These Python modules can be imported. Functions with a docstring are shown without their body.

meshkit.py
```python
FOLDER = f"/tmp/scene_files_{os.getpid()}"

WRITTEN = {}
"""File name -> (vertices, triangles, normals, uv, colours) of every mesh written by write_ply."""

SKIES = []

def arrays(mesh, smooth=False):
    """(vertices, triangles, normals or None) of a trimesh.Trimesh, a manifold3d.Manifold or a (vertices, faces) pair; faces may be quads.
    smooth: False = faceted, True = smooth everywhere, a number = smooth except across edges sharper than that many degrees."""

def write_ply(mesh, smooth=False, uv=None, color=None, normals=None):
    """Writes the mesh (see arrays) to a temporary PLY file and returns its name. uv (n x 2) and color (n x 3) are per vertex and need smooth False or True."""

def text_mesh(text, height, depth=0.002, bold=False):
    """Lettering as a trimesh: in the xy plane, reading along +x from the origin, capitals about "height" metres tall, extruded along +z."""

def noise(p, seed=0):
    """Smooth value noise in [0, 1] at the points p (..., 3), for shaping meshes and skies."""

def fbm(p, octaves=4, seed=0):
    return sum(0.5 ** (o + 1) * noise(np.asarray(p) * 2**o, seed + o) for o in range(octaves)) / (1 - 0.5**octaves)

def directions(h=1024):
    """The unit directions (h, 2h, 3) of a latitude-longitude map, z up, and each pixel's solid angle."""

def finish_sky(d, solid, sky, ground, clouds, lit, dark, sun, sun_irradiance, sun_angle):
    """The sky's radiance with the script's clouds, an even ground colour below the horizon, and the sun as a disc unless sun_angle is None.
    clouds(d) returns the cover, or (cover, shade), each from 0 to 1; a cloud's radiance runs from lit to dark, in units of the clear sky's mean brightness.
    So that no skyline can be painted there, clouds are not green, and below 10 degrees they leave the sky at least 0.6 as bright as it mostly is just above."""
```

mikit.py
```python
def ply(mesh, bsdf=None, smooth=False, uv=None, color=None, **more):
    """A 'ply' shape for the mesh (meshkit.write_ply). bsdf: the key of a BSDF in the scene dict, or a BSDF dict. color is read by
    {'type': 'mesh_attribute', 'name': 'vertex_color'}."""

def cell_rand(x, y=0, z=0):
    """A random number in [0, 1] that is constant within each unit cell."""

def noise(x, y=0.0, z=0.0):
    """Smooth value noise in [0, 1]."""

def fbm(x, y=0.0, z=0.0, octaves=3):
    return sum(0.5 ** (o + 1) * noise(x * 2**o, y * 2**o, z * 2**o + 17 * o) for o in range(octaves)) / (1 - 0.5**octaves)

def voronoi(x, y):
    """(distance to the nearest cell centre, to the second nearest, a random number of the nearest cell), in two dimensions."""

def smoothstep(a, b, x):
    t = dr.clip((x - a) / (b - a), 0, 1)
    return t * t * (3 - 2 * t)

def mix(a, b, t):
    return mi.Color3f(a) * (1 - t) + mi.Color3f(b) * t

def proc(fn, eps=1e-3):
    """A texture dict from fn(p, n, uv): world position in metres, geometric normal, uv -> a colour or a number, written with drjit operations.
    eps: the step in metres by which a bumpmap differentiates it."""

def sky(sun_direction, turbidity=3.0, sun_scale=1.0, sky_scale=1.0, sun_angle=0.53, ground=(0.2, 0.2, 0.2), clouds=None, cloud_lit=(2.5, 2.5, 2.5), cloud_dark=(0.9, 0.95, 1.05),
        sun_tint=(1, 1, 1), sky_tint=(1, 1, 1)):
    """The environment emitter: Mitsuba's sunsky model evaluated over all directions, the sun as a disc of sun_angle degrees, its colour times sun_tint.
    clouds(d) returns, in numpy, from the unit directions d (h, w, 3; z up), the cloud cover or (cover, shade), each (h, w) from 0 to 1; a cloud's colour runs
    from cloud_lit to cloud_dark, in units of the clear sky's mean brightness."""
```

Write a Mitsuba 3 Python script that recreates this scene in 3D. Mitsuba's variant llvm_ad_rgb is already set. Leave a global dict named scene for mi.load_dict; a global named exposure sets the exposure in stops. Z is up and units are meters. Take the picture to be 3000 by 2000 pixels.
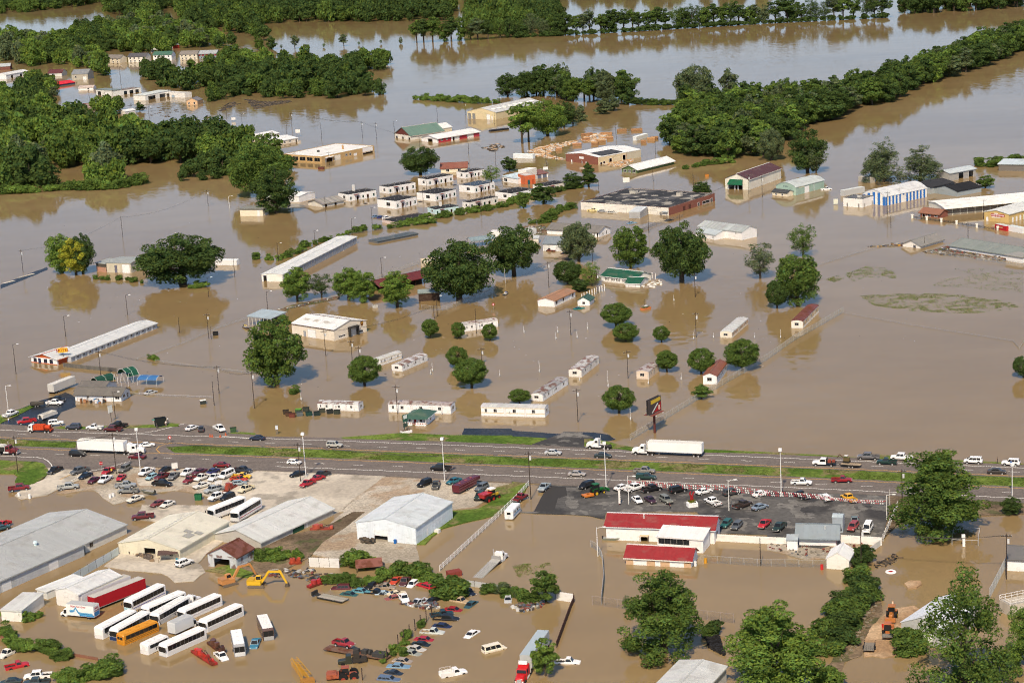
import math, random
import numpy as np, trimesh, shapely, mitsuba as mi, drjit as dr, mikit, meshkit
from shapely.geometry import Polygon, LineString
T = mi.ScalarTransform4f
scene, labels = {}, {}
# camera, daylight, exposure
scene['camera'] = {'type': 'perspective', 'fov': 28.3309, 'fov_axis': 'x', 'near_clip': 1.0, 'far_clip': 30000.0,
                   'to_world': T().translate([0,0,165.578]).rotate([1,0,0], 90 - 13.3742).rotate([0,0,1], -3.30).rotate([0,1,0], 180)}
SUN_AZ, SUN_EL = 12.0,45.0
scene['daylight'] = mikit.sky([-math.sin(math.radians(SUN_AZ)) * math.cos(math.radians(SUN_EL)), -math.cos(math.radians(SUN_AZ)) * math.cos(math.radians(SUN_EL)), math.sin(math.radians(SUN_EL))],
                              turbidity=3.6, sky_scale=1.0)
exposure = 1.72
# materials
def rgb(*c): return {'type': 'rgb', 'value': list(c)}
N, FB, MIX, SS = mikit.noise, mikit.fbm, mikit.mix, mikit.smoothstep
VC = mikit.proc(lambda p, n, uv: mi.Color3f(dr.floor(uv.x) / 1000.0, (uv.x - dr.floor(uv.x) - .05) / .9, uv.y))
def packed(c): c = np.clip(c, 0,.999); return np.c_[np.floor(c[:, 0] * 1000 + .5) + .05 + .9 * c[:, 1], c[:, 2]]
def two(d): return {'type': 'twosided', 'bsdf': d}
def prin(col, rough, **k): return {'type': 'principled', 'base_color': col, 'roughness': rough, **k}
scene['paint'] = two(prin(VC, 0.32, specular=0.5, clearcoat=0.6, clearcoat_gloss=0.9))
scene['glass'] = two(prin(rgb(.012,.014,.017), 0.08, specular=0.6))
scene['matte'] = two(prin(VC, 0.8, specular=0.25))
def grime(p, n, uv): return SS(.52,.78, FB(p.x * .9, p.y * .9, p.z * 1.6, octaves=4)) * .20 + SS(.55,.7, N(p.x * 4, p.y * 4, p.z * .7)) * .06
scene['wall'] = two({'type': 'blendbsdf', 'weight': mikit.proc(grime), 'bsdf_0': prin(VC, 0.65, specular=0.3), 'bsdf_1': prin(rgb(.24,.20,.155), 0.9, specular=0.1)})
def rust(p, n, uv): return SS(.46,.62, FB(p.x * .8 + 31, p.y * .8, p.z * .5, octaves=4)) * .8
scene['rusty'] = two({'type': 'blendbsdf', 'weight': mikit.proc(rust), 'bsdf_0': prin(VC, 0.5, specular=0.4), 'bsdf_1': prin(rgb(.12,.042,.024), 0.9, specular=0.1)})
def streak(p, n, uv): return SS(.5,.8, FB(p.x * .35, p.y * .35, p.z, octaves=4)) * .28 + .08 * N(p.x * 3, p.y * 3,4)
scene['roofing'] = two({'type': 'blendbsdf', 'weight': mikit.proc(streak), 'bsdf_0': prin(VC, 0.45, specular=0.4), 'bsdf_1': prin(rgb(.22,.20,.17), 0.8, specular=0.1)})
def felt(p, n, uv):
 a = FB(p.x * .10, p.y * .10,3, octaves=4); b = N(p.x * 1.3, p.y * 1.3,5)
 return MIX((.030,.031,.034), (.085,.085,.09), SS(.35,.7, a)) * (.75 + .5 * b) + mi.Color3f(.20,.19,.165) * SS(.60,.68, FB(p.x * .22 + 9, p.y * .22,1, octaves=3))
scene['roof_felt'] = two(prin(mikit.proc(felt), 0.75, specular=0.3))
scene['leaf'] = {'type': 'principledthin', 'base_color': VC, 'roughness': 0.6, 'diff_trans': 0.75, 'spec_trans': 0.0, 'eta': 1.35}
scene['bark'] = two(prin(rgb(.075,.06,.045), 0.9, specular=0.1))
def tarmac(p, n, uv):
 a = FB(p.x * .05, p.y * .4,2, octaves=4); b = N(p.x * 2.2, p.y * 2.2,1)
 return MIX((.125,.108,.098), (.170,.148,.135), a) * (.82 + .36 * b)
scene['asphalt'] = two(prin(mikit.proc(tarmac), 0.85, specular=0.25))
def lotasphalt(p, n, uv):
 a = FB(p.x * .12, p.y * .12,6, octaves=4); b = N(p.x * 1.7, p.y * 1.7,1); c = SS(.6,.64, FB(p.x * .3, p.y * .3,12, octaves=3))
 return (MIX((.048,.047,.047), (.105,.102,.097), SS(.35,.65, a)) + mi.Color3f(.07,.067,.06) * c) * (.8 + .4 * b)
scene['lot_asphalt'] = two(prin(mikit.proc(lotasphalt), 0.8, specular=0.3))
scene['wet_asphalt'] = two(prin(mikit.proc(lambda p, n, uv: mi.Color3f(.011,.012,.014) * (.6 + 1.6 * FB(p.x * .5, p.y * .5,2, octaves=3))), 0.4, specular=0.5))
def concrete(p, n, uv):
 a = FB(p.x * .09, p.y * .09,8, octaves=5); b = N(p.x * 1.5, p.y * 1.5,1); s = SS(.58,.72, FB(p.x * .16, p.y * .16,21, octaves=4))
 return MIX((.40,.36,.30), (.52,.475,.40), SS(.3,.7, a)) * (.88 + .24 * b) * (1 - .35 * s)
scene['concrete'] = two(prin(mikit.proc(concrete), 0.85, specular=0.2))
def gravel(p, n, uv):
 a = FB(p.x * .07, p.y * .07,4, octaves=5); b = N(p.x * 2.5, p.y * 2.5,9); s = SS(.5,.66, FB(p.x * .13 + 40, p.y * .13,2, octaves=4))
 return MIX(MIX((.30,.265,.21), (.43,.39,.325), SS(.3,.7, a)), (.29,.20,.125), s * .7) * (.75 + .5 * b)
scene['gravel'] = two(prin(mikit.proc(gravel), 0.9, specular=0.15))
def sand(p, n, uv):
 a = FB(p.x * .2, p.y * .2,4, octaves=4); b = N(p.x * 2.5, p.y * 2.5,9)
 return MIX((.33,.215,.125), (.48,.35,.225), SS(.3,.7, a)) * (.8 + .4 * b)
scene['sand'] = two(prin(mikit.proc(sand), 0.9, specular=0.1))
def grassy(p, n, uv):
 a = FB(p.x * .12, p.y * .12,4, octaves=5); b = N(p.x * 1.9, p.y * 1.9,9); s = SS(.56,.70, FB(p.x * .17 + 40, p.y * .17,2, octaves=4))
 return MIX(MIX((.062,.115,.018), (.125,.175,.035), SS(.3,.7, a)), (.20,.155,.085), s * .75) * (.65 + .7 * b)
scene['turf'] = two(prin(mikit.proc(grassy), 0.9, specular=0.1))
def mud(p, n, uv):
 a = FB(p.x * .15, p.y * .15,4, octaves=5); b = N(p.x * 2.1, p.y * 2.1,9); g = SS(.56,.66, FB(p.x * .2 + 9, p.y * .2,2, octaves=4))
 return MIX(MIX((.105,.078,.05), (.20,.15,.10), SS(.3,.7, a)), (.05,.075,.02), g * .6) * (.7 + .6 * b)
scene['mud'] = two(prin(mikit.proc(mud), 0.85, specular=0.2))
def silt(p, n, uv):
 a = FB(p.x * .006, p.y * .012,4, octaves=4); b = FB(p.x * .05, p.y * .09,2, octaves=4)
 return MIX((.272,.189,.089), (.308,.221,.112), SS(.3,.7, a)) * (.93 + .14 * b)
def ripple(p, n, uv):
 w = SS(.45,.68, FB(p.x * .008 + 3, p.y * .005,1, octaves=3))
 return (FB(p.x * .9, p.y * .9,1, octaves=3) - .5) * .014 + w * .10 * (FB(p.x * .22 + 40, p.y * .30,5, octaves=2) - .5)
scene['water_surface'] = {'type': 'bumpmap', 'scale': 1.0, 'arbitrary': mikit.proc(ripple, eps=.15),
      'bsdf': {'type': 'plastic', 'int_ior': 1.333, 'nonlinear': False, 'diffuse_reflectance': mikit.proc(silt)}}
# mesh helpers
def B(x0, x1, y0, y1, z0, z1):
 v = np.array([[x, y, z] for x in (x0, x1) for y in (y0, y1) for z in (z0, z1)], float)
 return v, np.array([[0,1,3], [0,3,2], [4,6,7], [4,7,5], [0,4,5], [0,5,1], [2,3,7], [2,7,6], [0,2,6], [0,6,4], [1,5,7], [1,7,3]])
def C(p0, p1, r0, r1=None, n=8, caps=True):
 p0, p1 = np.asarray(p0, float), np.asarray(p1, float); r1 = r0 if r1 is None else r1
 d = (p1 - p0) / np.linalg.norm(p1 - p0)
 a = np.cross(d, [0,0,1.0] if abs(d[2]) < .9 else [1.0,0,0]); a /= np.linalg.norm(a); b = np.cross(d, a)
 t = np.arange(n) * 2 * np.pi / n; ring = np.cos(t)[:, None] * a + np.sin(t)[:, None] * b
 v = np.vstack([p0 + ring * r0, p1 + ring * r1]); i = np.arange(n); j = (i + 1) % n
 f = np.vstack([np.stack([i, j, j + n], 1), np.stack([i, j + n, i + n], 1)])
 if caps:
  v = np.vstack([v, p0, p1]); f = np.vstack([f, np.stack([j, i, i * 0 + 2 * n], 1), np.stack([i + n, j + n, i * 0 + 2 * n + 1], 1)])
 return v, f
def J(*ms):
 ms = [m for m in ms if m is not None and len(m[0])]; v, f, o = [], [], 0
 for a, b in ms: v.append(a); f.append(np.asarray(b) + o); o += len(a)
 return np.vstack(v), np.vstack(f)
def Q(*p):
 return np.array(p, float), np.array([[0, i, i + 1] for i in range(1, len(p) - 1)])
def X(prof, y0, y1):
 m = trimesh.creation.extrude_polygon(Polygon(prof), 1.0, engine='earcut'); v = np.array(m.vertices); f = np.array(m.faces)
 return np.stack([v[:, 0], y0 + v[:, 2] * (y1 - y0), v[:, 1]], 1), f[:, ::-1]
def PZ(poly, z0, z1):
 g = poly if hasattr(poly, 'geoms') or hasattr(poly, 'exterior') else Polygon(poly).buffer(0); out = []
 for q in getattr(g, 'geoms', [g]):
  if q.is_empty: continue
  m = trimesh.creation.extrude_polygon(q, z1 - z0, engine='earcut'); out.append((np.array(m.vertices) + [0,0, z0], np.array(m.faces)))
 return J(*out)
def LOFT(rings, caps=True):
 r = np.array(rings, float); k, n = r.shape[:2]; v = r.reshape(-1,3); i, j = np.meshgrid(np.arange(k - 1), np.arange(n), indexing='ij')
 q = np.stack([i * n + j, i * n + (j + 1) % n, (i + 1) * n + (j + 1) % n, (i + 1) * n + j], -1).reshape(-1,4)
 f = np.vstack([q[:, [0,1,2]], q[:, [0,2,3]]])
 if caps:
  v = np.vstack([v, r[0].mean(0), r[-1].mean(0)]); a = np.arange(n); b = (a + 1) % n
  f = np.vstack([f, np.stack([b, a, a * 0 + k * n], 1), np.stack([a + (k - 1) * n, b + (k - 1) * n, a * 0 + k * n + 1], 1)])
 return v, f
def TR(m, x=0, y=0, z=0, rz=0, s=1.0):
 c, q = math.cos(rz), math.sin(rz); v = np.asarray(m[0]) * s
 return np.stack([v[:, 0] * c - v[:, 1] * q + x, v[:, 0] * q + v[:, 1] * c + y, v[:, 2] + z], 1), m[1]
def MY(m): return np.asarray(m[0]) * [1,-1,1], np.asarray(m[1])[:, ::-1]
# scene helpers
_used = {}
def key_of(name):
 k = _used.get(name, -1) + 1; _used[name] = k
 return name if k == 0 else f'{name}_{k:03d}'
PLACE = {}
def thing(name, label, cat, loc=(0,0), rz=0.0, z=0.0, group=None, s=1.0, tilt=0.0):
 k = key_of(name); labels[k] = {'label': label, 'category': cat, 'kind': 'thing'}
 if group: labels[k]['group'] = group
 PLACE[k] = T().translate([float(loc[0]), float(loc[1]), float(z)]).rotate([0,0,1], math.degrees(rz)).rotate([0,1,0], tilt).scale(s)
 return k
CACHE = {}
VCOL = ('paint', 'matte', 'wall', 'rusty', 'roofing', 'leaf')
def shape(mesh, mat, col=None, smooth=False, ck=None):
 if ck is not None and (ck, mat, col) in CACHE: return CACHE[(ck, mat, col)]
 mesh = mesh() if callable(mesh) else mesh
 kw = {}
 if mat in VCOL:
  c = np.asarray(col if col is not None else (.5,.5,.5), float)
  if smooth not in (False, True):
   m = trimesh.graph.smooth_shade(trimesh.Trimesh(*mesh, process=False), angle=math.radians(smooth), facet_minarea=None); mesh = (np.array(m.vertices), np.array(m.faces)); smooth = True
  kw['uv'] = packed(c if c.ndim == 2 else np.tile(c, (len(mesh[0]), 1)))
 d = mikit.ply(mesh, mat, smooth=smooth, **kw)
 if ck is not None: CACHE[(ck, mat, col)] = d
 return d
def part(t, name, mesh, mat='matte', col=None, smooth=False, ck=None, at=None, kind=None, label=None):
 root = t.split('__')[0]; k = key_of(f'{t}__{name}')
 d = dict(shape(mesh, mat, col, smooth, ck)); m = PLACE[root]
 d['to_world'] = m @ at if at is not None else m
 scene[k] = d
 if kind: labels.setdefault(k, {})['kind'] = kind
 if label: labels.setdefault(k, {})['label'] = label
 return k
def solo(name, label, cat, mesh, mat='matte', col=None, smooth=False, loc=(0,0), rz=0.0, z=0.0, group=None, kind=None, ck=None):
 k = thing(name, label, cat, loc, rz, z, group)
 if kind: labels[k]['kind'] = kind
 d = dict(shape(mesh, mat, col, smooth, ck)); d['to_world'] = PLACE[k]; scene[k] = d
 return k
def setting(name, mesh, mat, col=None, kind='structure'):
 k = key_of(name); scene[k] = shape(mesh, mat, col); labels[k] = {'kind': kind}; PLACE[k] = T()
 return k
def heading(a, b): return math.atan2(b[1] - a[1], b[0] - a[0])
def mid(a, b): return ((a[0] + b[0]) / 2, (a[1] + b[1]) / 2)
def dist(a, b): return math.hypot(b[0] - a[0], b[1] - a[1])
def jit(c, r, a=.06): f = 1 + r.uniform(-a, a); return tuple(max(0.0, min(.95, x * f * (1 + r.uniform(-a, a) * .2))) for x in c)
WHITE, BLACK, RED, DRED, BLUE, SILVER, GREY = (.80,.81,.82), (.012,.012,.014), (.42,.015,.02), (.12,.012,.02), (.02,.05,.22), (.45,.47,.49), (.17,.18,.19)
GREEN, DGREEN, YELLOW, ORANGE, BROWN, TAN, NAVY, TEAL, MAROON, LBLUE = (.02,.17,.06), (.012,.045,.03), (.75,.45,.03), (.55,.16,.03), (.07,.04,.025), (.48,.40,.28), (.012,.018,.06), (.02,.16,.17), (.075,.012,.018), (.30,.55,.68)
# == THE SETTING
setting('flood_water', (np.array([[-9000,-300,0], [9000,-300,0], [9000,14000,0], [-9000,14000,0]], float), np.array([[0,1,2], [0,2,3]])), 'water_surface')
def ground(name, poly, mat, z, rough=0.0, seed=1, kind='structure', col=None):
 g = Polygon(poly).buffer(0)
 if rough:
  r = random.Random(seed); g = g.segmentize(3.0); out = []
  for q in getattr(g, 'geoms', [g]):
   c = np.array(q.exterior.coords)[:-1]; n = meshkit.fbm(np.c_[c * .16, np.full(len(c), seed * 3.7)], 3) - .5; m = meshkit.fbm(np.c_[c * .16, np.full(len(c), seed * 3.7 + 50)], 3) - .5
   out.append(Polygon(c + np.c_[n, m] * 2 * rough).buffer(0))
  g = shapely.union_all(out)
 return setting(name, PZ(g, -.6, z), mat, col, kind=kind)
UP_WHITE = [(-169.5,617.5),(-162.1,615.2),(-136.5,607),(-120.5,602),(-101.3,596.8),(-89.5,593.7),(-78.7,588.6),(-78.6,588.1),(-1.8,562.8),(32.1,552.1),(69,539),(69,538.9),(106.8,525.7),(134.2,516.1),(146,511.8)]
UP_DASH = [(-168.5,613.3),(-159.8,610.6),(-147.6,606.6),(-135.5,602.5),(-123.4,598.8),(-111.6,594.9),(-99.8,591.2),(-87.9,587.2),(-76.1,583.5),(-40.9,571.9),(-29.2,567.8),(-17.6,564.1),(-6.1,560.2),(5.6,556.5),(17.3,552.6),(28.8,548.8),(40.4,544.7),(51.9,540.9),(63.7,536.7),(75.5,532.5),(98.8,524.2),(122.6,516.2),(145,508.3)]
UP_YEL = [(-167.4,608.9),(-160.1,606.6),(-134.9,598.5),(-103.7,588.8),(-77.7,580),(-44.7,569.2),(-1.9,554.8),(34.5,542.8),(68,531.2),(68,531.2),(104.5,518.6),(132.3,508.9),(144,504.8)]
LO_YEL = [(-164.4,596.8),(-157.3,594.5),(-132.5,587.1),(-102.6,577.1),(-76.5,568.7),(-44.1,558.5),(-2,544.2),(33.7,532.3),(66.6,521.2),(66.6,521.2),(105.3,507.3),(129.7,498.9),(141.2,494.8)]
LO_DASH = [(-163.3,592.1),(-144.5,586.2),(-120.3,578.6),(-108.4,574.9),(-96.1,571),(-84.3,566.9),(-72.7,563.3),(-60.7,559.3),(-48.7,555.5),(-37.1,551.6),(-25.4,547.8),(-13.2,543.6),(-1.8,540),(9.9,536),(21.4,532.2),(45.2,524.2),(56.8,520.2),(68.5,516.1),(80,512),(92.6,507.6),(104.2,503.5),(128.7,495),(140.1,491)]
LO_WHITE = [(-162.2,587.7),(-155.1,585.4),(-143.6,581.9),(-113.6,571.7),(-75.5,559.9),(-43.6,549.4),(-2.1,535.4),(33,523.8),(65.5,512.8),(65.5,512.8),(105.3,499.1),(127.7,490.8),(138.9,486.6)]
def smooth(L, deg=3):
 q = np.array(L); k = np.polyfit(q[:, 0] / 100, q[:, 1], deg); x = np.linspace(q[0,0], q[-1,0], 40); return [(float(a), float(b)) for a, b in zip(x, np.polyval(k, x / 100))]
UP_WHITE, UP_YEL, LO_YEL, LO_WHITE, UP_DASH, LO_DASH = smooth(UP_WHITE), smooth(UP_YEL), smooth(LO_YEL), smooth(LO_WHITE), smooth(UP_DASH), smooth(LO_DASH)
SHOULDER_N = [(-171.6,626.3),(-163.8,622.8),(-143.4,614),(-116.8,608.4),(-104.8,607.1),(-103.1,609.9),(-94.7,605),(-88.3,596.9),(-79.1,592.9),(-78.9,591),(-52.7,583.8),(-1.7,567),(-1.7,566.7),(7.7,563.4),(18.5,558.7),(69.5,542.3),(69.5,542.1),(107.4,528.7),(134.9,518.7),(146.8,514.6)]
SHOULDER_S = [(-161.3,583.8),(-154.3,581.6),(-142.6,577.2),(-137.9,570.3),(-130.6,567.2),(-123.7,562.6),(-112.8,566.9),(-75,555.2),(-75,555.2),(-37.4,542.4),(-2.2,529.7),(-2.2,530.5),(15.3,522.9),(64.9,508.7),(65.1,509.9),(104.6,496.1),(126.8,487.4),(137.9,483.1)]
highway = ground('highway', SHOULDER_N + SHOULDER_S[::-1], 'asphalt', .30)
def strip(line, w): return LineString(line).buffer(w / 2, cap_style=2, join_style=2)
def wild_edge(g, seed, amp=.35):
 g = g.segmentize(.9); out = []
 for q in getattr(g, 'geoms', [g]):
  c = np.array(q.exterior.coords)[:-1]; n = meshkit.fbm(np.c_[c * .7, np.full(len(c), seed)], 3) - .5; m = meshkit.fbm(np.c_[c * .7, np.full(len(c), seed + 9.)], 3) - .5
  out.append(Polygon(c + np.c_[n, m] * 2 * amp).buffer(0))
 return shapely.union_all(out)
ML = [(-166.8,606.3),(-159.6,604.5),(-134.6,596.3),(-133.9,594.4),(-133.3,589.6),(-157.9,597.3),(-165.1,599.6)]
MR = [(-103.9,585.9),(-99.7,585.9),(-77.5,577.6),(-44.6,567.4),(-1.9,553),(34.4,541.1),(67.7,529.4),(67.7,529.2),(104.1,516.8),(125.3,509.5),(128.9,506.9),(128.6,504.5),(123.8,503.6),(105.7,509.1),(66.8,522.9),(66.9,523.1),(33.8,534.4),(-2,546.3),(-44.2,560.7),(-76.7,570.7),(-101.9,578.5),(-104.7,582),(-105,584.4)]
MR = [(x, y - 1.35) for x, y in UP_YEL if x > MR[0][0] + 2] + [(x, y + 1.35) for x, y in LO_YEL[::-1] if x > MR[0][0] + 2] + MR[-1:]
def tufts(key, poly, n, seed, hmax=.35, tone=(.085,.125,.03), spread=.55, thr=.35, fr=.25):
 r = np.random.default_rng(seed); g = poly if hasattr(poly, 'geoms') or hasattr(poly, 'exterior') else Polygon(poly).buffer(0); x0, y0, x1, y1 = g.bounds; P = np.zeros((0,2))
 while len(P) < n:
  q = np.c_[r.uniform(x0, x1,4 * n), r.uniform(y0, y1,4 * n)]; q = q[shapely.contains_xy(g, q[:, 0], q[:, 1])]
  d = meshkit.fbm(np.c_[q * fr, np.full(len(q), float(seed))], 3); q = q[r.random(len(q)) < np.clip((d - thr) * 4 * 1.0,.05 if thr < .4 else .004,1)]; P = np.vstack([P, q])
 P = P[:n]; a = r.uniform(0, np.pi, n); w = r.uniform(.12,.4, n); h = r.uniform(.3,1, n) * hmax; dx, dy = np.cos(a) * w, np.sin(a) * w; lx, ly = r.normal(0,.35, (2, n)) * h
 z = np.full(n, key)
 v = np.stack([np.c_[P[:, 0] - dx, P[:, 1] - dy, z], np.c_[P[:, 0] + dx, P[:, 1] + dy, z], np.c_[P[:, 0] + lx, P[:, 1] + ly, z + h]], 1).reshape(-1,3)
 c = np.repeat(np.array(tone) * r.uniform(1 - spread, 1 + spread, (n, 1)) * r.uniform(.85,1.15, (n, 3)), 3,0)
 return (v, np.arange(3 * n).reshape(-1,3)), c
def grass_on(name, poly, z, n, seed, **k):
 m, c = tufts(z - .02, poly, n, seed, **k); return setting(name, m, 'leaf', c, kind='stuff')
for i, (nm, poly, n) in enumerate((('median', ML, 1500), ('median', MR, 14000))):
 g = wild_edge(Polygon(poly).buffer(0), i + 3); setting(nm, PZ(g, .1,.335), 'turf'); grass_on('grass', g, .335, n, 11 + i, hmax=.2, tone=(.12,.165,.04))
for nm, line, c in (('edge_line', UP_WHITE, (.78,.78,.75)), ('edge_line', LO_WHITE[12:], (.78,.78,.75)), ('centre_line', UP_YEL, (.62,.33,.06)), ('centre_line', LO_YEL, (.62,.33,.06))):
 part(highway, nm, PZ(strip(line, .22), .28,.306), 'matte', c)
def dashes(pts_, tag):
 L = LineString(pts_); s = 2.0
 while s < L.length - 4:
  a, b = L.interpolate(s), L.interpolate(s + 3.1)
  part(highway, 'lane_dash', PZ(strip([(a.x, a.y), (b.x, b.y)], .17), .28,.305), 'matte', (.76,.76,.73)); s += 12.0
dashes(UP_DASH, 'n'); dashes(LO_DASH, 's')
# the wide curves of paint where the side roads leave the highway
for line, c in (([(-155.1,585.4),(-143.6,581.9),(-140.9,580),(-139,577.1),(-137.3,573.4),(-136,569.5)], (.78,.78,.75)), ([(-127.9,555.3),(-123.7,564.2),(-119.1,566.5),(-115.9,569.9),(-113.6,571.7)], (.78,.78,.75)), ([(-120.5,602),(-115.8,602),(-111.3,603.5),(-107.4,606.7),(-103.3,610.5)], (.78,.78,.75)),
    ([(-89.5,593.7),(-86.7,591.9),(-83.2,590.1),(-78.7,588.6)], (.78,.78,.75)), ([(-103.4,588.7),(-105.9,588.1),(-107.5,585.8),(-107.8,582.7),(-106.1,578.9)], (.62,.33,.06)), ([(-131.4,557.2),(-130.3,559.3),(-129.3,561.3)], (.62,.33,.06))):
 part(highway, 'painted_curve', PZ(strip(line, .22), .28,.308), 'matte', c)
ground('verge', [(-52.7,584.1),(-34.5,585.3),(-19.4,579.8),(-1.6,575.6),(-1.7,566.7),(-25.8,574.8),(-52,582.6)], 'turf', .34,.5,5)
ground('verge', [(-1.6,574.7),(7,571.5),(8.8,570.2),(3.9,565),(-1.7,566.7)], 'turf', .34,.4,6)
ground('verge', [(19.2,567.5),(22.4,566.8),(26.6,563.1),(28.9,559.5),(32.7,555.8),(52.9,550),(69.7,543.9),(84,538.1),(93.2,533.9),(98.7,535.9),(108.3,529.8),(108,528.5),(69.5,542.1),(69.5,542.3),(32.4,552.2),(26.5,556.7),(18.8,559.7)], 'turf', .33,.5,7)
ground('verge', [(116.1,527.5),(125.8,523.6),(135.2,519.9),(134.9,518.9),(115.7,525.8)], 'turf', .33,.4,8)
ground('verge', [(-144.8,614.3),(-140.9,615.4),(-134.3,613.3),(-113.6,611.4),(-107.5,612),(-104.9,610.2),(-104.8,607.1),(-116.5,608.3),(-133.8,610.5),(-142.3,612.3)], 'turf', .33,.4,9)
ground('verge', [(-166.5,634.4),(-161,641.2),(-157.7,647.3),(-156.3,645.6),(-159.8,635.5),(-164,623.4)], 'turf', .2,.5,10)
ground('verge', [(-88.2,596.5),(-84.6,597),(-79.3,594.4),(-79.1,592.4)], 'turf', .32,.4,11)
ground('roadside_island', [(-164.3,582.7),(-154,580.6),(-142.6,577),(-139.8,574.5),(-137.5,569.1),(-136.3,564),(-136.7,559.8),(-138.1,554.9),(-140.2,553.2),(-142.7,554.5),(-144.4,558.2),(-144.7,563.5),(-146.6,566.2),(-150.9,567.1),(-160.9,569)], 'turf', .36,.4,12)
ground('side_road', [(-137.9,570.3),(-130.6,567.2),(-123.7,562.6),(-124.5,558.5),(-128.6,551),(-132,543.5),(-139,540.7),(-141.6,544.4),(-140.2,553.2),(-136.4,558.7),(-136.1,564.5)], 'concrete', .22,.3,13)
ground('wet_apron', [(-164.6,626.1),(-162.9,640.2),(-158,648.7),(-150.5,659.7),(-145.2,651.4),(-143,639.9),(-146.7,634),(-146,617.1),(-153.7,616.2),(-164,623.4)], 'wet_asphalt', .05,.9,14)
ground('wet_apron', [(-16.3,587.2),(-1.5,584),(-1.5,581.7),(4.9,579.1),(11.9,575.3),(19,576.2),(22.8,574.8),(27.1,571),(28.3,566.2),(24.7,564.1),(19.2,566.9),(18.2,558.7),(7.7,563.6),(3.9,565.5),(8.9,570.8),(-1.6,574.7),(-1.6,575.6),(-16.2,579.3)], 'wet_asphalt', .06,.9,15)
ground('broken_drive', [(12.2,574.1),(13.5,576.7),(19.6,575.5),(19.2,572.7),(21.8,568.7),(18.9,567),(19.4,558.5),(3.9,565.5),(8.8,570.4)], 'lot_asphalt', .3,.9,16)
ground('wet_apron', [(-104.8,607.1),(-103.2,610.2),(-96,607.1),(-93.6,604.7),(-88.3,596.9),(-101.8,600.3)], 'asphalt', .26,.4,17)
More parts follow.
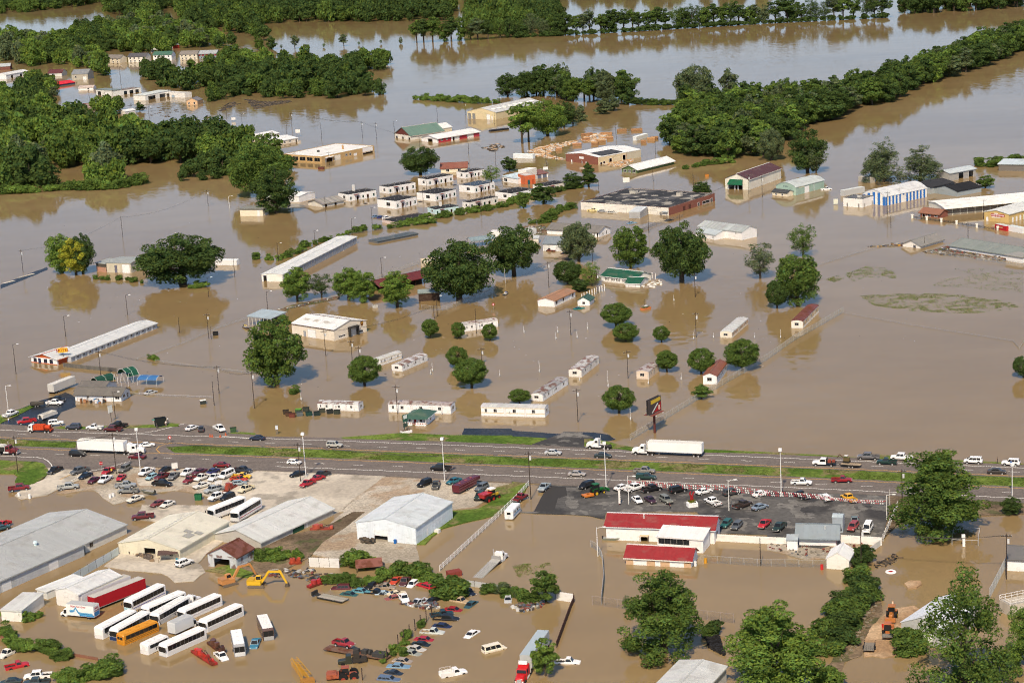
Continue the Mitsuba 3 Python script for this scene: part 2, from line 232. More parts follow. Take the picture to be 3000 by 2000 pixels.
# dry ground on the near side of the highway
ground('sales_lot', [(-125.6,554.5),(-123.7,562.6),(-121,564.7),(-112.6,565.8),(-74.9,554.6),(-75,555.2),(-37.4,542.4),(-47.4,514.7),(-49.9,510.1),(-70.8,516.9),(-81.5,509.7),(-84.9,519.5),(-79.3,526.8),(-84.1,531.5),(-88.6,536.3),(-96.2,540.7),(-101.2,539.7),(-105.4,535.5),(-111.1,530.8),(-115,537.4),(-118.9,545.1),(-122.7,545.8),(-127.1,543.6),(-129.7,544.1),(-127,550.7)], 'gravel', .2,1.2,18)
ground('concrete_yard', [(-96.8,554.7),(-74.9,554.1),(-74.9,554.6),(-37.7,542.7),(-48,514.8),(-50.2,513.1),(-80.8,504.2),(-103.5,517.3),(-103.3,528.6),(-82,524.6),(-82.1,525.4),(-78.8,534.5),(-87,540),(-93.7,544.3),(-100,545.5),(-106.3,546.7),(-109.1,554.5)], 'concrete', .225,1.0,19)
ground('gravel_yard', [(-37.4,542.1),(-2.2,529.2),(-2.3,526.8),(-6.2,520.7),(-12.6,510.6),(-21.2,507.8),(-21.1,505.9),(-24.7,492.4),(-26.7,482.6),(-26,469.6),(-33.7,470.1),(-41.7,470.7),(-45.2,474.5),(-52,478.8),(-53.5,484),(-51.7,495.5),(-47.2,512.6),(-50.2,513.1),(-47.4,514.7)], 'gravel', .21,.8,20)
ground('yard_grass', [(-2.2,528.7),(-6.8,526.2),(-9.1,521.3),(-8.9,511.8),(-11.4,508.5),(-21.2,507.8),(-21.1,505),(-22.6,493.8),(-26.7,482.6),(-24.5,482.3),(-20.9,493.5),(-15.3,497.7),(-9.7,500.3),(-5.5,503.1),(-2.5,510.6),(1.1,519.3),(2.2,527.9),(-2.2,530.2)], 'turf', .26,.7,21)
ground('yard_grass', [(-65.4,492.8),(-54.7,498.7),(-49.5,503.9),(-44.9,512.1),(-41.4,511.5),(-46.3,498),(-50.6,488.5),(-53,477.4),(-57.7,470.3),(-59.6,467.5),(-65.5,468.5),(-71.5,474.2)], 'mud', .24,.9,22)
ground('yard_grass', [(-78.5,472.2),(-66.7,479.8),(-65.5,468.5),(-67.1,465.6),(-75,470.1)], 'turf', .22,.6,23)
ground('works_yard', [(-104.5,479.8),(-102.6,487.6),(-103.4,493.5),(-98.7,495.3),(-86,483.1),(-76.1,505.2),(-73.5,502),(-79.7,485.3),(-80.7,478.1),(-77.8,470.5),(-80.2,464.8),(-84.9,464.8),(-89.3,472.5),(-97.3,475.4)], 'concrete', .18,1.0,24)
ground('car_lot', [(15.3,522.9),(64.9,508.7),(65.1,509.9),(94.6,499.3),(92.5,486.9),(87.8,469.9),(86.9,467.6),(77.1,470.9),(75.3,464.8),(71.2,462.3),(59.5,469.2),(60.3,474.8),(47.4,478.3),(44.9,495.6),(21.9,499.8),(21,493.8),(17.5,497.1),(11.5,499.5),(5.9,501),(-2.6,504.3),(3.1,503.3),(5.1,513.8),(8.1,525.8),(11.8,524.1)], 'lot_asphalt', .22,.6,25)
ground('lot_patch', [(7.6,524.9),(12.1,523.5),(12.2,515.3),(9.7,513),(8.2,502.4),(3.1,503.3),(5.1,513.8)], 'matte', .228,.3,26, col=(.045,.043,.042))
ground('yard_bank', [(59.5,469.2),(71.4,463.8),(76.3,467.8),(84.7,464.7),(86.2,466.9),(86.9,467.6),(82.9,463.4),(79.9,464),(72.2,455.9),(66.7,455.3),(63.3,458.9),(58.8,463.7)], 'gravel', .15,.7,27)
ground('verge', [(94.6,499.3),(104.6,496.1),(126.8,487.4),(125.1,480.8),(124.6,479.2),(117.9,479.6),(112.5,479.7),(97.2,484.2),(92.3,476.5),(84.5,460.8),(83.4,460.2),(88,470.7),(93,486.8),(92.5,486.9)], 'mud', .2,.7,28)
ground('sandy_drive', [(79.8,419.5),(82.8,421),(85.6,421.9),(86.3,419.1),(85.4,412.7),(79,402.3),(79.4,397.4),(78.4,394.6),(73,393.6),(71,395.1),(69.3,394.7),(70.7,402.4),(74.3,411.9)], 'sand', .16,.8,29)
ground('muddy_bank', [(78.6,421.7),(74.3,411.9),(70.7,402.4),(68.9,394.8),(64.9,392.5),(62.4,385.9),(60.9,382.3),(57.2,382.8),(64.8,400.2),(69.6,408.8),(71.8,414.8),(75.2,424.3),(78,434.2),(80.1,429.6)], 'mud', .10,1.3,30)
# == BUILDINGS
import manifold3d as m3
BRAND = random.Random(3)
def px_m(p): return max(.25,1.5 * math.hypot(p[0], p[1]) / 9000.0)
class House:
 def __init__(s, name, label, cat, A, Bp, C, h, wall=WHITE, wmat='wall', siding=0, sub=1.2, group=None):
  s.W = dist(A, Bp); s.rz = heading(A, Bp); nx, ny = -math.sin(s.rz), math.cos(s.rz)
  s.D = C if isinstance(C, (int, float)) else abs((C[0] - A[0]) * nx + (C[1] - A[1]) * ny)
  s.h, s.col, s.A, s.sub = h, wall, A, sub; s.t = thing(name, label, cat, A, s.rz, group=group); W, D = s.W, s.D; s.pw = max(1.0, px_m(A) * 1.15)
  e = .12; s.cut = {}
  for nm, m in (('f', B(0, W, 0, e, -sub, h)), ('b', B(0, W, D - e, D, -sub, h)), ('l', B(0, e, e + .003, D - e - .003,-sub, h)), ('r', B(W - e, W, e + .003, D - e - .003,-sub, h))):
   k = part(s.t, 'wall', m, wmat, wall); s.cut.setdefault(nm, []).append((k, m, wmat, wall))
   if siding and nm in 'frl':
    L = W if nm == 'f' else D; n = int(min(60, max(2, L / siding))); w = L / n
    for i in range(n): q, cc = s.slab(nm, i * w + .02, (i + 1) * w - .02,-sub, h - .02,0,.03), jit(wall, BRAND, .05); s.cut[nm].append((part(k, 'panel', q, wmat, cc), q, wmat, cc))
 def slab(s, face, u0, u1, z0, z1, o0, o1):
  if face == 'f': return B(u0, u1,-o1,-o0, z0, z1)
  if face == 'r': return B(s.W + o0, s.W + o1, u0, u1, z0, z1)
  if face == 'l': return B(-o1,-o0, u0, u1, z0, z1)
  return B(s.W - u1, s.W - u0, s.D + o0, s.D + o1, z0, z1)
 def hole(s, face, u0, u1, z0, z1):
  c = s.slab(face, u0, u1, z0 - 2, z1,-.4,.4); c = m3.Manifold(m3.Mesh(c[0].astype('f4'), c[1].astype('u4'))); out = []
  for k, m, mat, col in s.cut[face]:
   a = m3.Manifold(m3.Mesh(np.asarray(m[0], 'f4'), np.asarray(m[1], 'u4'))); d = a - c
   if d.volume() < a.volume() - 1e-4 and k in scene:
    q = d.to_mesh(); m = (np.array(q.vert_properties[:, :3], float), np.array(q.tri_verts)); w = scene.pop(k)['to_world']
    if not len(m[1]): continue
    scene[k] = {**shape(m, mat, col), 'to_world': w}
   out.append((k, m, mat, col))
  s.cut[face] = out
 def slope(s, p00, p10, p11, p01, col, mat='roofing', panels=True, root=None, var=.05, th=.07):
  P = [np.array(p, float) for p in (p00, p10, p11, p01)]; nrm = np.cross(P[1] - P[0], P[3] - P[0]); nrm /= np.linalg.norm(nrm)
  if nrm[2] < 0: nrm = -nrm
  def piece(a, b, o0, o1):
   q = [P[0] + (P[1] - P[0]) * a, P[0] + (P[1] - P[0]) * b, P[3] + (P[2] - P[3]) * b, P[3] + (P[2] - P[3]) * a]; v = np.array([x + nrm * o0 for x in q] + [x + nrm * o1 for x in q])
   return v, np.array([[0,1,2], [0,2,3], [4,6,5], [4,7,6], [0,4,5], [0,5,1], [1,5,6], [1,6,2], [2,6,7], [2,7,3], [3,7,4], [3,4,0]])
  k = part(s.t, root or 'roof', piece(0,1,0, th), mat, col)
  if panels:
   n = int(np.clip(np.linalg.norm(P[1] - P[0]) / (s.pw * panels), 2,44))
   for i in range(n):
    o = th + .012 + .01 * (i % 2); part(k, 'panel', piece((i + .02) / n, (i + .98) / n, th + .002, o + .02), mat, jit(col, BRAND, var))
  return k
 def roof(s, kind, rise=1.0, col=(.5,.5,.5), mat='roofing', over=.35, panels=1.0, cap=None, gable=None, trim=None, var=.05):
  W, D, h, o = s.W, s.D, s.h, over; gc = gable or s.col; tc = trim or tuple(.85 * c for c in col)
  if kind == 'flat':
   k = part(s.t, 'roof', B(.13, W - .13,.13, D - .13, h - .35, h - .12), mat, col)
   for m in (B(-.05, W + .05,-.05,.25, h, h + .12), B(-.05, W + .05, D - .25, D + .05, h, h + .12), B(-.05,.25,.253, D - .253, h, h + .12), B(W - .25, W + .05,.253, D - .253, h, h + .12)):
    part(s.t, 'parapet_cap', m, 'matte', tc)
  elif kind == 'slab':
   part(s.t, 'roof', B(-o, W + o, -o, D + o, h + .01, h + .28), mat, col); part(s.t, 'fascia', J(B(-o - .04, W + o + .04,-o - .05,-o - .002, h - .02, h + .24), B(W + o + .002, W + o + .05,-o, D + o, h - .02, h + .24)), 'matte', tc)
  elif kind == 'gx':
   e = rise * o / (D / 2)
   s.slope((-o, -o, h - e), (W + o, -o, h - e), (W + o, D / 2, h + rise), (-o, D / 2, h + rise), col, mat, panels, var=var)
   s.slope((W + o, D + o, h - e), (-o, D + o, h - e), (-o, D / 2, h + rise), (W + o, D / 2, h + rise), col, mat, panels, var=var)
   for x0, x1 in ((.01,.13), (W - .13, W - .01)): part(s.t, 'gable', (lambda m: (m[0][:, [1,0,2]] * [1,1,1], m[1][:, ::-1]))(X([(.0, h - .01), (D, h - .01), (D / 2, h + rise - .03)], x0, x1)), 'wall', gc)
   part(s.t, 'ridge_cap', B(-o - .02, W + o + .02, D / 2 - .22, D / 2 + .22, h + rise + .02, h + rise + .16), mat, cap or tc)
   part(s.t, 'fascia', B(-o - .03, W + o + .03,-o - .06,-o - .004, h - e - .2, h - e + .05), 'matte', tc)
  elif kind == 'gy':
   e = rise * o / (W / 2)
   s.slope((-o, D + o, h - e), (-o, -o, h - e), (W / 2,-o, h + rise), (W / 2, D + o, h + rise), col, mat, panels, var=var)
   s.slope((W + o, -o, h - e), (W + o, D + o, h - e), (W / 2, D + o, h + rise), (W / 2,-o, h + rise), col, mat, panels, var=var)
   for y0, y1 in ((.01,.13), (D - .13, D - .01)): part(s.t, 'gable', X([(.0, h - .01), (W, h - .01), (W / 2, h + rise - .03)], y0, y1), 'wall', gc)
   part(s.t, 'ridge_cap', B(W / 2 - .22, W / 2 + .22,-o - .02, D + o + .02, h + rise + .02, h + rise + .16), mat, cap or tc)
   part(s.t, 'fascia', B(W + o + .004, W + o + .06,-o - .02, D + o + .02, h - e - .2, h - e + .05), 'matte', tc)
  elif kind == 'shed':
   e = rise * o / D
   s.slope((-o, -o, h - e), (W + o, -o, h - e), (W + o, D + o, h + rise + e), (-o, D + o, h + rise + e), col, mat, panels, var=var)
   for x0, x1 in ((.01,.13), (W - .13, W - .01)): part(s.t, 'gable', (lambda m: (m[0][:, [1,0,2]], m[1][:, ::-1]))(X([(0, h - .01), (D, h - .01), (D, h + rise - .02)], x0, x1)), 'wall', gc)
   part(s.t, 'fascia', B(-o - .03, W + o + .03,-o - .06,-o - .004, h - e - .2, h - e + .05), 'matte', tc)
  elif kind == 'hip':
   i = min(W, D) / 2 + o; a, b, c, d = (-o, -o, h), (W + o, -o, h), (W + o, D + o, h), (-o, D + o, h)
   r0, r1 = ((i - o, D / 2, h + rise), (W - i + o, D / 2, h + rise)) if W >= D else ((W / 2, i - o, h + rise), (W / 2, D - i + o, h + rise))
   for nm, q in (('f', (a, b, r1, r0)), ('b', (c, d, r0, r1)), ('r', (b, c, r1)), ('l', (d, a, r0))) if W >= D else (('f', (a, b, r0)), ('b', (c, d, r1)), ('r', (b, c, r1, r0)), ('l', (d, a, r0, r1))):
    part(s.t, 'roof_slope', Q(*q), mat, jit(col, BRAND, .04))
   part(s.t, 'eave', J(B(-o, W + o, -o - .02,-o + .1, h - .18, h - .003), B(W + o - .1, W + o + .02,-o, D + o, h - .18, h - .003)), 'matte', tc); part(s.t, 'soffit', B(-o + .02, W + o - .02,-o + .02, D + o - .02, h - .1, h - .02), 'matte', tc)
  elif kind in ('archy', 'archx'):
   L, S = (D, W) if kind == 'archy' else (W, D); n = 7; ang = [(-1 + 2 * i / n) for i in range(n + 1)]; pts = [((a + 1) / 2 * (S + 2 * o) - o, h + rise * (1 - a * a)) for a in ang]
   m = int(np.clip(L / (s.pw * panels * 1.0), 2,40)) if panels else 1
   for j in range(m):
    y0, y1 = (j / m) * (L + 2 * o) - o + .02, ((j + 1) / m) * (L + 2 * o) - o - .02
    prof = pts + [(x, z - .09) for x, z in pts[::-1]]; q = X(prof, y0, y1)
    if kind == 'archx': q = (q[0][:, [1,0,2]], q[1][:, ::-1])
    part(s.t, 'roof_sheet', q, mat, jit(col, BRAND, var))
   for y0, y1 in ((.01,.13), (L - .13, L - .01)):
    q = X([(0.02, h - .01)] + [(min(max(x, .02), S - .02), z - .1) for x, z in pts[1:-1]] + [(S - .02, h - .01)], y0, y1)
    if kind == 'archx': q = (q[0][:, [1,0,2]], q[1][:, ::-1])
    part(s.t, 'gable', q, 'wall', gc)
  return s
 def open(s, *items):
  for it in items:
   face, u, w, z0, z1, kind = it[:6]; col = it[6] if len(it) > 6 else WHITE; L = s.W if face in 'fb' else s.D; u0, u1, z0, z1 = u * L, (u + w) * L, z0 * s.h, z1 * s.h
   if z0 <= 0: z0 = -.6
   f = .09
   if kind == 'win':
    k = part(s.t, 'window', J(s.slab(face, u0, u1, z0, z0 + f, .035,.1), s.slab(face, u0, u1, z1 - f, z1,.035,.1), s.slab(face, u0, u0 + f, z0 + f, z1 - f, .035,.1), s.slab(face, u1 - f, u1, z0 + f, z1 - f, .035,.1), s.slab(face, (u0 + u1) / 2 - .03, (u0 + u1) / 2 + .03, z0 + f, z1 - f, .035,.085)), 'matte', col)
    part(k, 'pane', s.slab(face, u0 + f, u1 - f, z0 + f, z1 - f, .034,.06), 'glass')
   elif kind == 'door':
    k = part(s.t, 'door', s.slab(face, u0 + .08, u1 - .08, z0, z1 - .08,.034,.07), 'matte', col)
    part(k, 'frame', J(s.slab(face, u0, u0 + .08, z0, z1,.034,.1), s.slab(face, u1 - .08, u1, z0, z1,.034,.1), s.slab(face, u0 + .08, u1 - .08, z1 - .08, z1,.034,.1)), 'matte', tuple(.7 * c for c in col))
   elif kind == 'garage':
    k = part(s.t, 'garage_door', J(s.slab(face, u0, u0 + .12, z0, z1,.034,.12), s.slab(face, u1 - .12, u1, z0, z1,.034,.12), s.slab(face, u0 + .12, u1 - .12, z1 - .14, z1,.034,.12)), 'matte', tuple(.6 * c for c in col))
    for i in range(4): part(k, 'section', s.slab(face, u0 + .12, u1 - .12, z0 + (z1 - .14 - z0) * i / 4 + .015, z0 + (z1 - .14 - z0) * (i + 1) / 4 - .015,.034,.075), 'matte', jit(col, BRAND, .04))
   elif kind == 'dark':
    k = part(s.t, 'doorway', J(s.slab(face, u0, u0 + .1, z0, z1,.034,.12), s.slab(face, u1 - .1, u1, z0, z1,.034,.12), s.slab(face, u0 + .1, u1 - .1, z1 - .1, z1,.034,.12)), 'matte', col); s.hole(face, u0 + .1, u1 - .1, z0, z1 - .1)
   elif kind == 'panel': q = s.slab(face, u0, u1, z0, z1,.032,.05); s.cut[face].append((part(s.t, 'wall_panel', q, 'wall', col), q, 'wall', col))
   elif kind == 'awning':
    part(s.t, 'awning', (lambda b: (b[0] + (np.array([0,0,-1.0]) * 0), b[1]))(s.slab(face, u0, u1, z1, z1 + .12,.03,1.3)), 'matte', col)
    part(s.t, 'awning_post', J(s.slab(face, u0, u0 + .1,-.5, z1,1.15,1.25), s.slab(face, u1 - .1, u1,-.5, z1,1.15,1.25)), 'matte', tuple(.6 * c for c in col))
  return s
 def unit(s, u, v, w=1.6, d=1.2, z=.8, name='roof_unit', col=(.5,.5,.48)):
  k = part(s.t, name, B(u * s.W, u * s.W + w, v * s.D, v * s.D + d, s.h - .12, s.h + z), 'matte', col); part(k, 'grille', B(u * s.W + .15, u * s.W + w - .15, v * s.D + .15, v * s.D + d - .15, s.h + z + .002, s.h + z + .05), 'matte', (.1,.1,.1)); return s
 def vent(s, u, v, z, r=.14, hh=.8, col=(.6,.6,.58)): part(s.t, 'vent_pipe', J(C((u * s.W, v * s.D, z), (u * s.W, v * s.D, z + hh), r), C((u * s.W, v * s.D, z + hh), (u * s.W, v * s.D, z + hh + .15), r * 1.7)), 'matte', col); return s
 def sign(s, face, u, z, text, hgt, col, back=None, bw=None, bold=True, bh=1.0):
  m = meshkit.text_mesh(text, hgt, .03, bold); v = np.array(m.vertices); L = s.W if face in 'fb' else s.D
  P = np.stack([u * L + v[:, 0], -.05 - v[:, 2], z + v[:, 1]], 1) if face == 'f' else np.stack([s.W + .05 + v[:, 2], u * L + v[:, 0], z + v[:, 1]], 1)
  k = None
  if back is not None: w = v[:, 0].max(); k = part(s.t, 'sign_board', s.slab(face, u * L - .3, u * L + w + .3, z - hgt * .5 * bh, z + hgt * 1.5 * bh, .034,.048), 'matte', back)
  part(k or s.t, 'lettering', (P, np.array(m.faces)), 'matte', col); return s
GREYROOF, BLACKROOF, REDROOF, MAROONROOF, WHITEROOF, SHINGLE = (.38,.40,.41), (.025,.025,.028), (.27,.022,.026), (.085,.03,.028), (.74,.75,.74), (.15,.14,.125)
CREAM, BEIGE, TANW, BRICK, LGREY, PGREEN = (.72,.66,.52), (.55,.51,.42), (.50,.34,.16), (.23,.085,.06), (.55,.56,.56), (.33,.47,.41)
# ---- motel
m = House('motel_wing', 'long low motel wing with a pale metal roof running back from its office', 'motel', (-157.2,703.7), (-134,751.5), 9.5,2.0, (.42,.45,.50)).roof('gx', .9, (.60,.62,.62))
for i in range(14): m.open(('f', .04 + i * .068,.02,0,.8, 'door', (.75,.75,.73)), ('f', .065 + i * .068,.022,.25,.8, 'win', WHITE))
m = House('motel_office', 'white motel office with orange gable and trim', 'motel', (-172.2,707.3), (-161.5,700.4), 11.0,2.1, WHITE).roof('gy', 1.5, (.60,.62,.62), gable=(.52,.11,.03), trim=(.50,.10,.03), over=.7)
m.open(('f', .1,.12,.15,.85, 'win', (.05,.05,.12)), ('f', .28,.1,0,.85, 'door', (.03,.03,.08)), ('f', .5,.12,.15,.85, 'win', (.05,.05,.12)), ('f', .72,.12,.15,.85, 'win', (.05,.05,.12)), ('r', .05,.4,0,.98, 'panel', (.40,.07,.02)), ('r', .5,.45,0,.98, 'panel', (.42,.08,.02)), ('f', .0,1.0,-.0,.12, 'panel', (.50,.11,.03)))
# ---- small ones on the left
House('flat_roofed_building', 'small white building with a flat grey overhanging roof under the dense dark tree', 'building', (-131.5,999.2), (-119.7,995.2), (-117.1,1001.6), 3.7, CREAM).roof('slab', 0, (.20,.21,.20), over=.8).open(('f', .75,.12,0,.8, 'door', (.75,.76,.76)), ('r', .3,.4,0,.8, 'door', (.6,.62,.62)))
House('steel_hall', 'plain white steel hall peeking out behind the dense dark tree', 'building', (-104.9,1031.4), (-97.5,1041.5), 24,3.1, WHITE, siding=1.6).roof('gy', .9, WHITEROOF)
House('wrecked_house', 'low white house with a torn grey roof half under water', 'house', (-99.4,1020.8), (-91.4,1011.3), (-81.9,1020.7), 1.9, (.66,.64,.58)).roof('gy', 1.5, (.30,.28,.25), var=.3, over=.8).open(('f', .3,.2,0,.9, 'door', (.6,.6,.58)), ('r', .1,.12,0,.9, 'dark'), ('r', .55,.12,0,.9, 'dark'))
House('metal_shed', 'beige metal shed with a white roll door and a green grey roof', 'shed', (-174.5,870), (-163.2,865.5), (-157.4,877.1), 4.4, (.52,.49,.40), siding=1.3).roof('archx', .5, (.30,.33,.32)).open(('f', .64,.32,0,.86, 'garage', WHITE), ('f', .33,.1,0,.75, 'door', (.15,.15,.2)), ('l', .0,.98,0,.6, 'panel', (.42,.25,.18)))
House('metal_shed', 'brick footed lean to at the left end of the beige metal shed', 'shed', (-179.8,874), (-174.8,870.1), 8,3.9, (.09,.08,.07)).roof('shed', .4, (.30,.33,.32)).open(('f', 0,1,0,.55, 'panel', (.45,.25,.18)))
# ---- white cottages with black flat roofs
COT = 'white cottage with a black flat roof, '
for A_, B_, L_, hh, wall, rc, lab, chim in (
 ((-79.2,1025.5), (-65.4,1035.3), (-83.2,1034.7), 3.5, WHITE, BLACKROOF, COT + 'tall white chimney', 1),
 ((-59.8,1042.8), (-45.8,1053.8), (-63.4,1049.7), 3.5, WHITE, BLACKROOF, COT + 'next right of the chimney cottage, higher row', 0),
 ((-53.5,993.1), (-43.4,1003.3), (-61.6,1004.3), 4.0, WHITE, BLACKROOF, COT + 'square one in front of the second cottage', 0),
 ((-39.6,1061.3), (-26.3,1072.8), (-43.8,1068.4), 3.5, WHITE, BLACKROOF, COT + 'third along the higher row', 0),
 ((-34.2,1010), (-24,1021.3), (-41.9,1021.1), 3.7, WHITE, BLACKROOF, COT + 'beside the sunken light blue cottage', 0),
 ((-14.6,1028.6), (-4.3,1039), (-22.4,1037), 3.6, WHITE, (.03,.045,.07), 'white cottage with a bluish black flat roof behind the hedge', 0),
 ((-20,1079.2), (-9.5,1087.5), (-24,1085.6), 3.3, WHITE, BLACKROOF, COT + 'last of the higher row beside the feathery tree', 0),
 ((-17,981.2), (-2.8,994), (-20.1,985.4), 3.2, (.72,.72,.70), BLACKROOF, COT + 'long windowless wall behind the hedge', 0),
 ((-33.4,971.1), (-22.3,976.7), (-39.9,977.9), 2.4, (.50,.68,.72), BLACKROOF, 'sunken light blue cottage with a black roof and white chimney', 2),
 ((-50.8,946.7), (-34.1,959), (-55.2,960), 1.4, (.62,.52,.48), BLACKROOF, 'long pinkish cottage nearly drowned, black roof, beside three parked vehicles', 0),
 ((4,999.9), (15.6,1010.6), (-0.5,1012.2), 3.4, WHITE, BLACKROOF, COT + 'half behind the small upright tree', 0),
 ((21.6,1020.8), (33.1,1030.7), (18.7,1031.3), 2.7, (.7,.7,.68), BLACKROOF, COT + 'at the far end of the hedge', 0)):
 c = House('cottage', lab, 'cottage', A_, B_, L_, hh, wall).roof('flat', 0, rc, 'roofing' if rc is not BLACKROOF else 'matte', trim=(.03,.03,.03))
 if hh > 2:
  for u, ww, k in ((.06,.055, 'win'), (.29,.08, 'dark'), (.5,.05, 'win'), (.66,.07, 'dark'), (.88,.055, 'win')): c.open(('f', u, ww, .2,.6, k, (.03,.12,.10) if k == 'win' else (.16,.06,.05)))
  c.open(('f', .2,.16,.8,.86, 'awning', (.18,.05,.04)), ('l', .3,.2,.3,.75, 'win', (.5,.5,.5)))
 for i in range(4): part(c.t, 'roof_vent', C((c.W * (.2 + .2 * i), c.D * .5, c.h - .2), (c.W * (.2 + .2 * i), c.D * .5, c.h + .3), .12), 'matte', (.3,.3,.3))
 if chim: part(c.t, 'chimney', B(c.W * .45, c.W * .45 + 1.2, c.D * .75, c.D * .75 + .9, c.h, c.h + (3.2 if chim == 1 else 2)), 'wall', (.7,.69,.66))
House('house', 'cream house with a red brown roof above the cottages', 'house', (-33.6,1104.5), (-19.2,1103.8), 11,2.5, CREAM).roof('gx', 2.2, (.24,.09,.06), over=.5).open(('f', .2,.12,.2,.8, 'win'), ('f', .65,.12,.2,.8, 'win'))
House('shop', 'white shop with a pale blue roof beside the orange one', 'shop', (0,1061.8), (8.1,1050.7), 10,2.9, WHITE).roof('shed', .5, (.5,.62,.68)).open(('f', .1,.2,.1,.7, 'win'))
House('shop', 'tall white shop behind the orange one', 'shop', (8.4,1060.6), (12.6,1057.2), 9,5.8, (.74,.72,.66)).roof('flat', 0, WHITEROOF).open(('f', .2,.2,.2,.5, 'win'), ('f', .6,.2,.2,.5, 'win'))
House('shop', 'bright orange flat roofed shop', 'shop', (11.6,1046.5), (17.1,1048.8), 9,4.7, (.55,.13,.05)).roof('flat', 0, (.5,.48,.45)).open(('f', .25,.2,0,.5, 'door', (.02,.1,.12)), ('f', .65,.2,0,.5, 'door', (.4,.08,.03)))
House('shop', 'brown roofed porch building right of the orange shop', 'shop', (17.8,1064.1), (24.1,1067.8), 8,2.3, (.12,.14,.2)).roof('shed', 1.0, (.20,.09,.07)).open(('f', .0,.1,0,1, 'panel', WHITE), ('f', .45,.1,0,1, 'panel', WHITE), ('f', .9,.1,0,1, 'panel', WHITE))
# ---- the upper middle
w = House('warehouse', 'tan flat roofed warehouse with a bright white roof and a window row', 'warehouse', (-104,1168.5), (-75.2,1202.5), (-122.6,1195.3), 3.9, TANW).roof('flat', 0, (.70,.70,.67), trim=(.4,.26,.12))
for i in range(5): w.open(('l', .04 + i * .19,.15,.2,.8, 'win', (.6,.5,.35)))
w.open(('f', .06,.15,.1,.75, 'awning', WHITE), ('f', .06,.14,0,.6, 'dark'), ('f', .24,.11,0,.8, 'garage', (.75,.72,.65)), ('f', .44,.04,.3,.7, 'win'), ('f', .52,.03,.3,.7, 'win'), ('f', .6,.06,.1,.5, 'panel', WHITE), ('f', .77,.2,.4,.98, 'panel', WHITE), ('f', .77,.2,.05,.3, 'dark')).unit(.3,.5,1.2,1.2,1.0, col=(.1,.1,.1)).unit(.62,.3,.8,.8,2.4, 'chimney', (.5,.3,.14)).unit(.05,.8,2,1,.5)
c = House('church', 'white roofed church like building, front gabled part', 'building', (-139.8,1258.9), (-127,1271.1), (-155.8,1273.7), 2.5, (.72,.66,.56)).roof('gx', 1.1, WHITEROOF).open(('f', .1,.1,.2,.7, 'dark'), ('f', .36,.08,.2,.7, 'win'), ('f', .6,.08,.2,.7, 'win'), ('f', .88,.08,0,.7, 'dark'))
House('church', 'white roofed church like building, rear part under the tree', 'building', (-159.3,1277.2), (-141.4,1298.4), 13,2.8, (.72,.66,.56)).roof('gx', 1.2, WHITEROOF).open(('f', .1,.06,.2,.7, 'win'), ('f', .3,.06,.2,.7, 'win'))
House('green_roofed_building', 'steep green shingle roofed building with a brown gable', 'building', (-65.6,1262.5), (-55.2,1247.9), (-40.4,1270.1), 2.7, (.70,.68,.62)).roof('gy', 4.6, (.13,.22,.18), gable=(.12,.035,.03), over=.6, panels=1.5, trim=(.6,.5,.45)).open(('f', .05,.15,0,.6, 'dark'), ('f', .45,.12,0,.6, 'dark'), ('f', .85,.12,0,.6, 'dark'))
House('white_hall', 'white roofed hall joined behind the green roofed one', 'building', (-40.2,1273.6), (-30.3,1282.4), 11,2.4, CREAM).roof('gx', 2.4, WHITEROOF)
w = House('shop_row', 'long white roofed shop row with red wall panels', 'shop', (-38.2,1227.4), (-12.8,1247.8), (-45.8,1241.9), 2.8, WHITE).roof('gx', 1.5, WHITEROOF, over=.9)
w.open(('f', .02,.3,0,1, 'panel', (.40,.03,.05)), ('f', .52,.18,0,1, 'panel', (.40,.03,.05)), ('f', .86,.14,0,1, 'panel', (.42,.05,.08)), ('f', .08,.05,.3,.8, 'win'), ('f', .2,.04,.3,.8, 'win'), ('f', .36,.05,.2,.8, 'dark'), ('l', .3,.3,0,.8, 'dark'))
w = House('warehouse', 'big cream warehouse with a low grey gable roof and three doors', 'warehouse', (-20.8,1338), (-2.1,1323.6), (38.4,1358.7), 4.9, (.66,.57,.36), siding=2.6).roof('gy', 2.6, (.52,.53,.52), panels=1.3)
w.open(('f', .03,.1,0,.75, 'garage', (.22,.23,.24)), ('f', .18,.1,0,.75, 'garage', (.22,.23,.24)), ('f', .68,.12,0,.7, 'garage', WHITE), ('f', .85,.04,0,.5, 'door', WHITE))
for i in range(8): part(w.t, 'skylight', B(w.W * .7, w.W * .85, w.D * (.08 + i * .115), w.D * (.08 + i * .115) + 1.0, w.h + 1.25, w.h + 1.75), 'matte', (.8,.8,.76))
w = House('brick_warehouse', 'brick fronted warehouse with a white roof amid floating lumber', 'warehouse', (35.8,1121.1), (52.6,1100.4), (76.4,1122.1), 4.3, BRICK).roof('gy', 1.2, WHITEROOF, panels=1.2, over=.2)
w.open(('f', .42,.14,.55,.85, 'panel', WHITE), ('f', .16,.04,0,.3, 'door'), ('f', .48,.04,0,.3, 'dark'), ('f', .62,.06,0,.25, 'door'), ('r', 0,.66,0,.98, 'panel', (.66,.55,.36)), ('r', .67,.33,0,.98, 'panel', (.50,.47,.38)), ('r', .04,.05,0,.3, 'dark'), ('r', .11,.05,0,.35, 'dark'), ('r', .25,.07,0,.6, 'dark'), ('r', .36,.16,.1,.7, 'garage', (.66,.58,.42)), ('r', .57,.07,0,.7, 'dark'))
part(w.t, 'dark_roof_patch', (lambda z: (np.array([[w.W * .62, w.D * .1, z + .06], [w.W * .98, w.D * .1, z - .6], [w.W * .98, w.D * .6, z - .6], [w.W * .62, w.D * .6, z + .06]]) + [0,0,.35], np.array([[0,1,2], [0,2,3]])))(w.h + .75), 'matte', (.05,.055,.065))
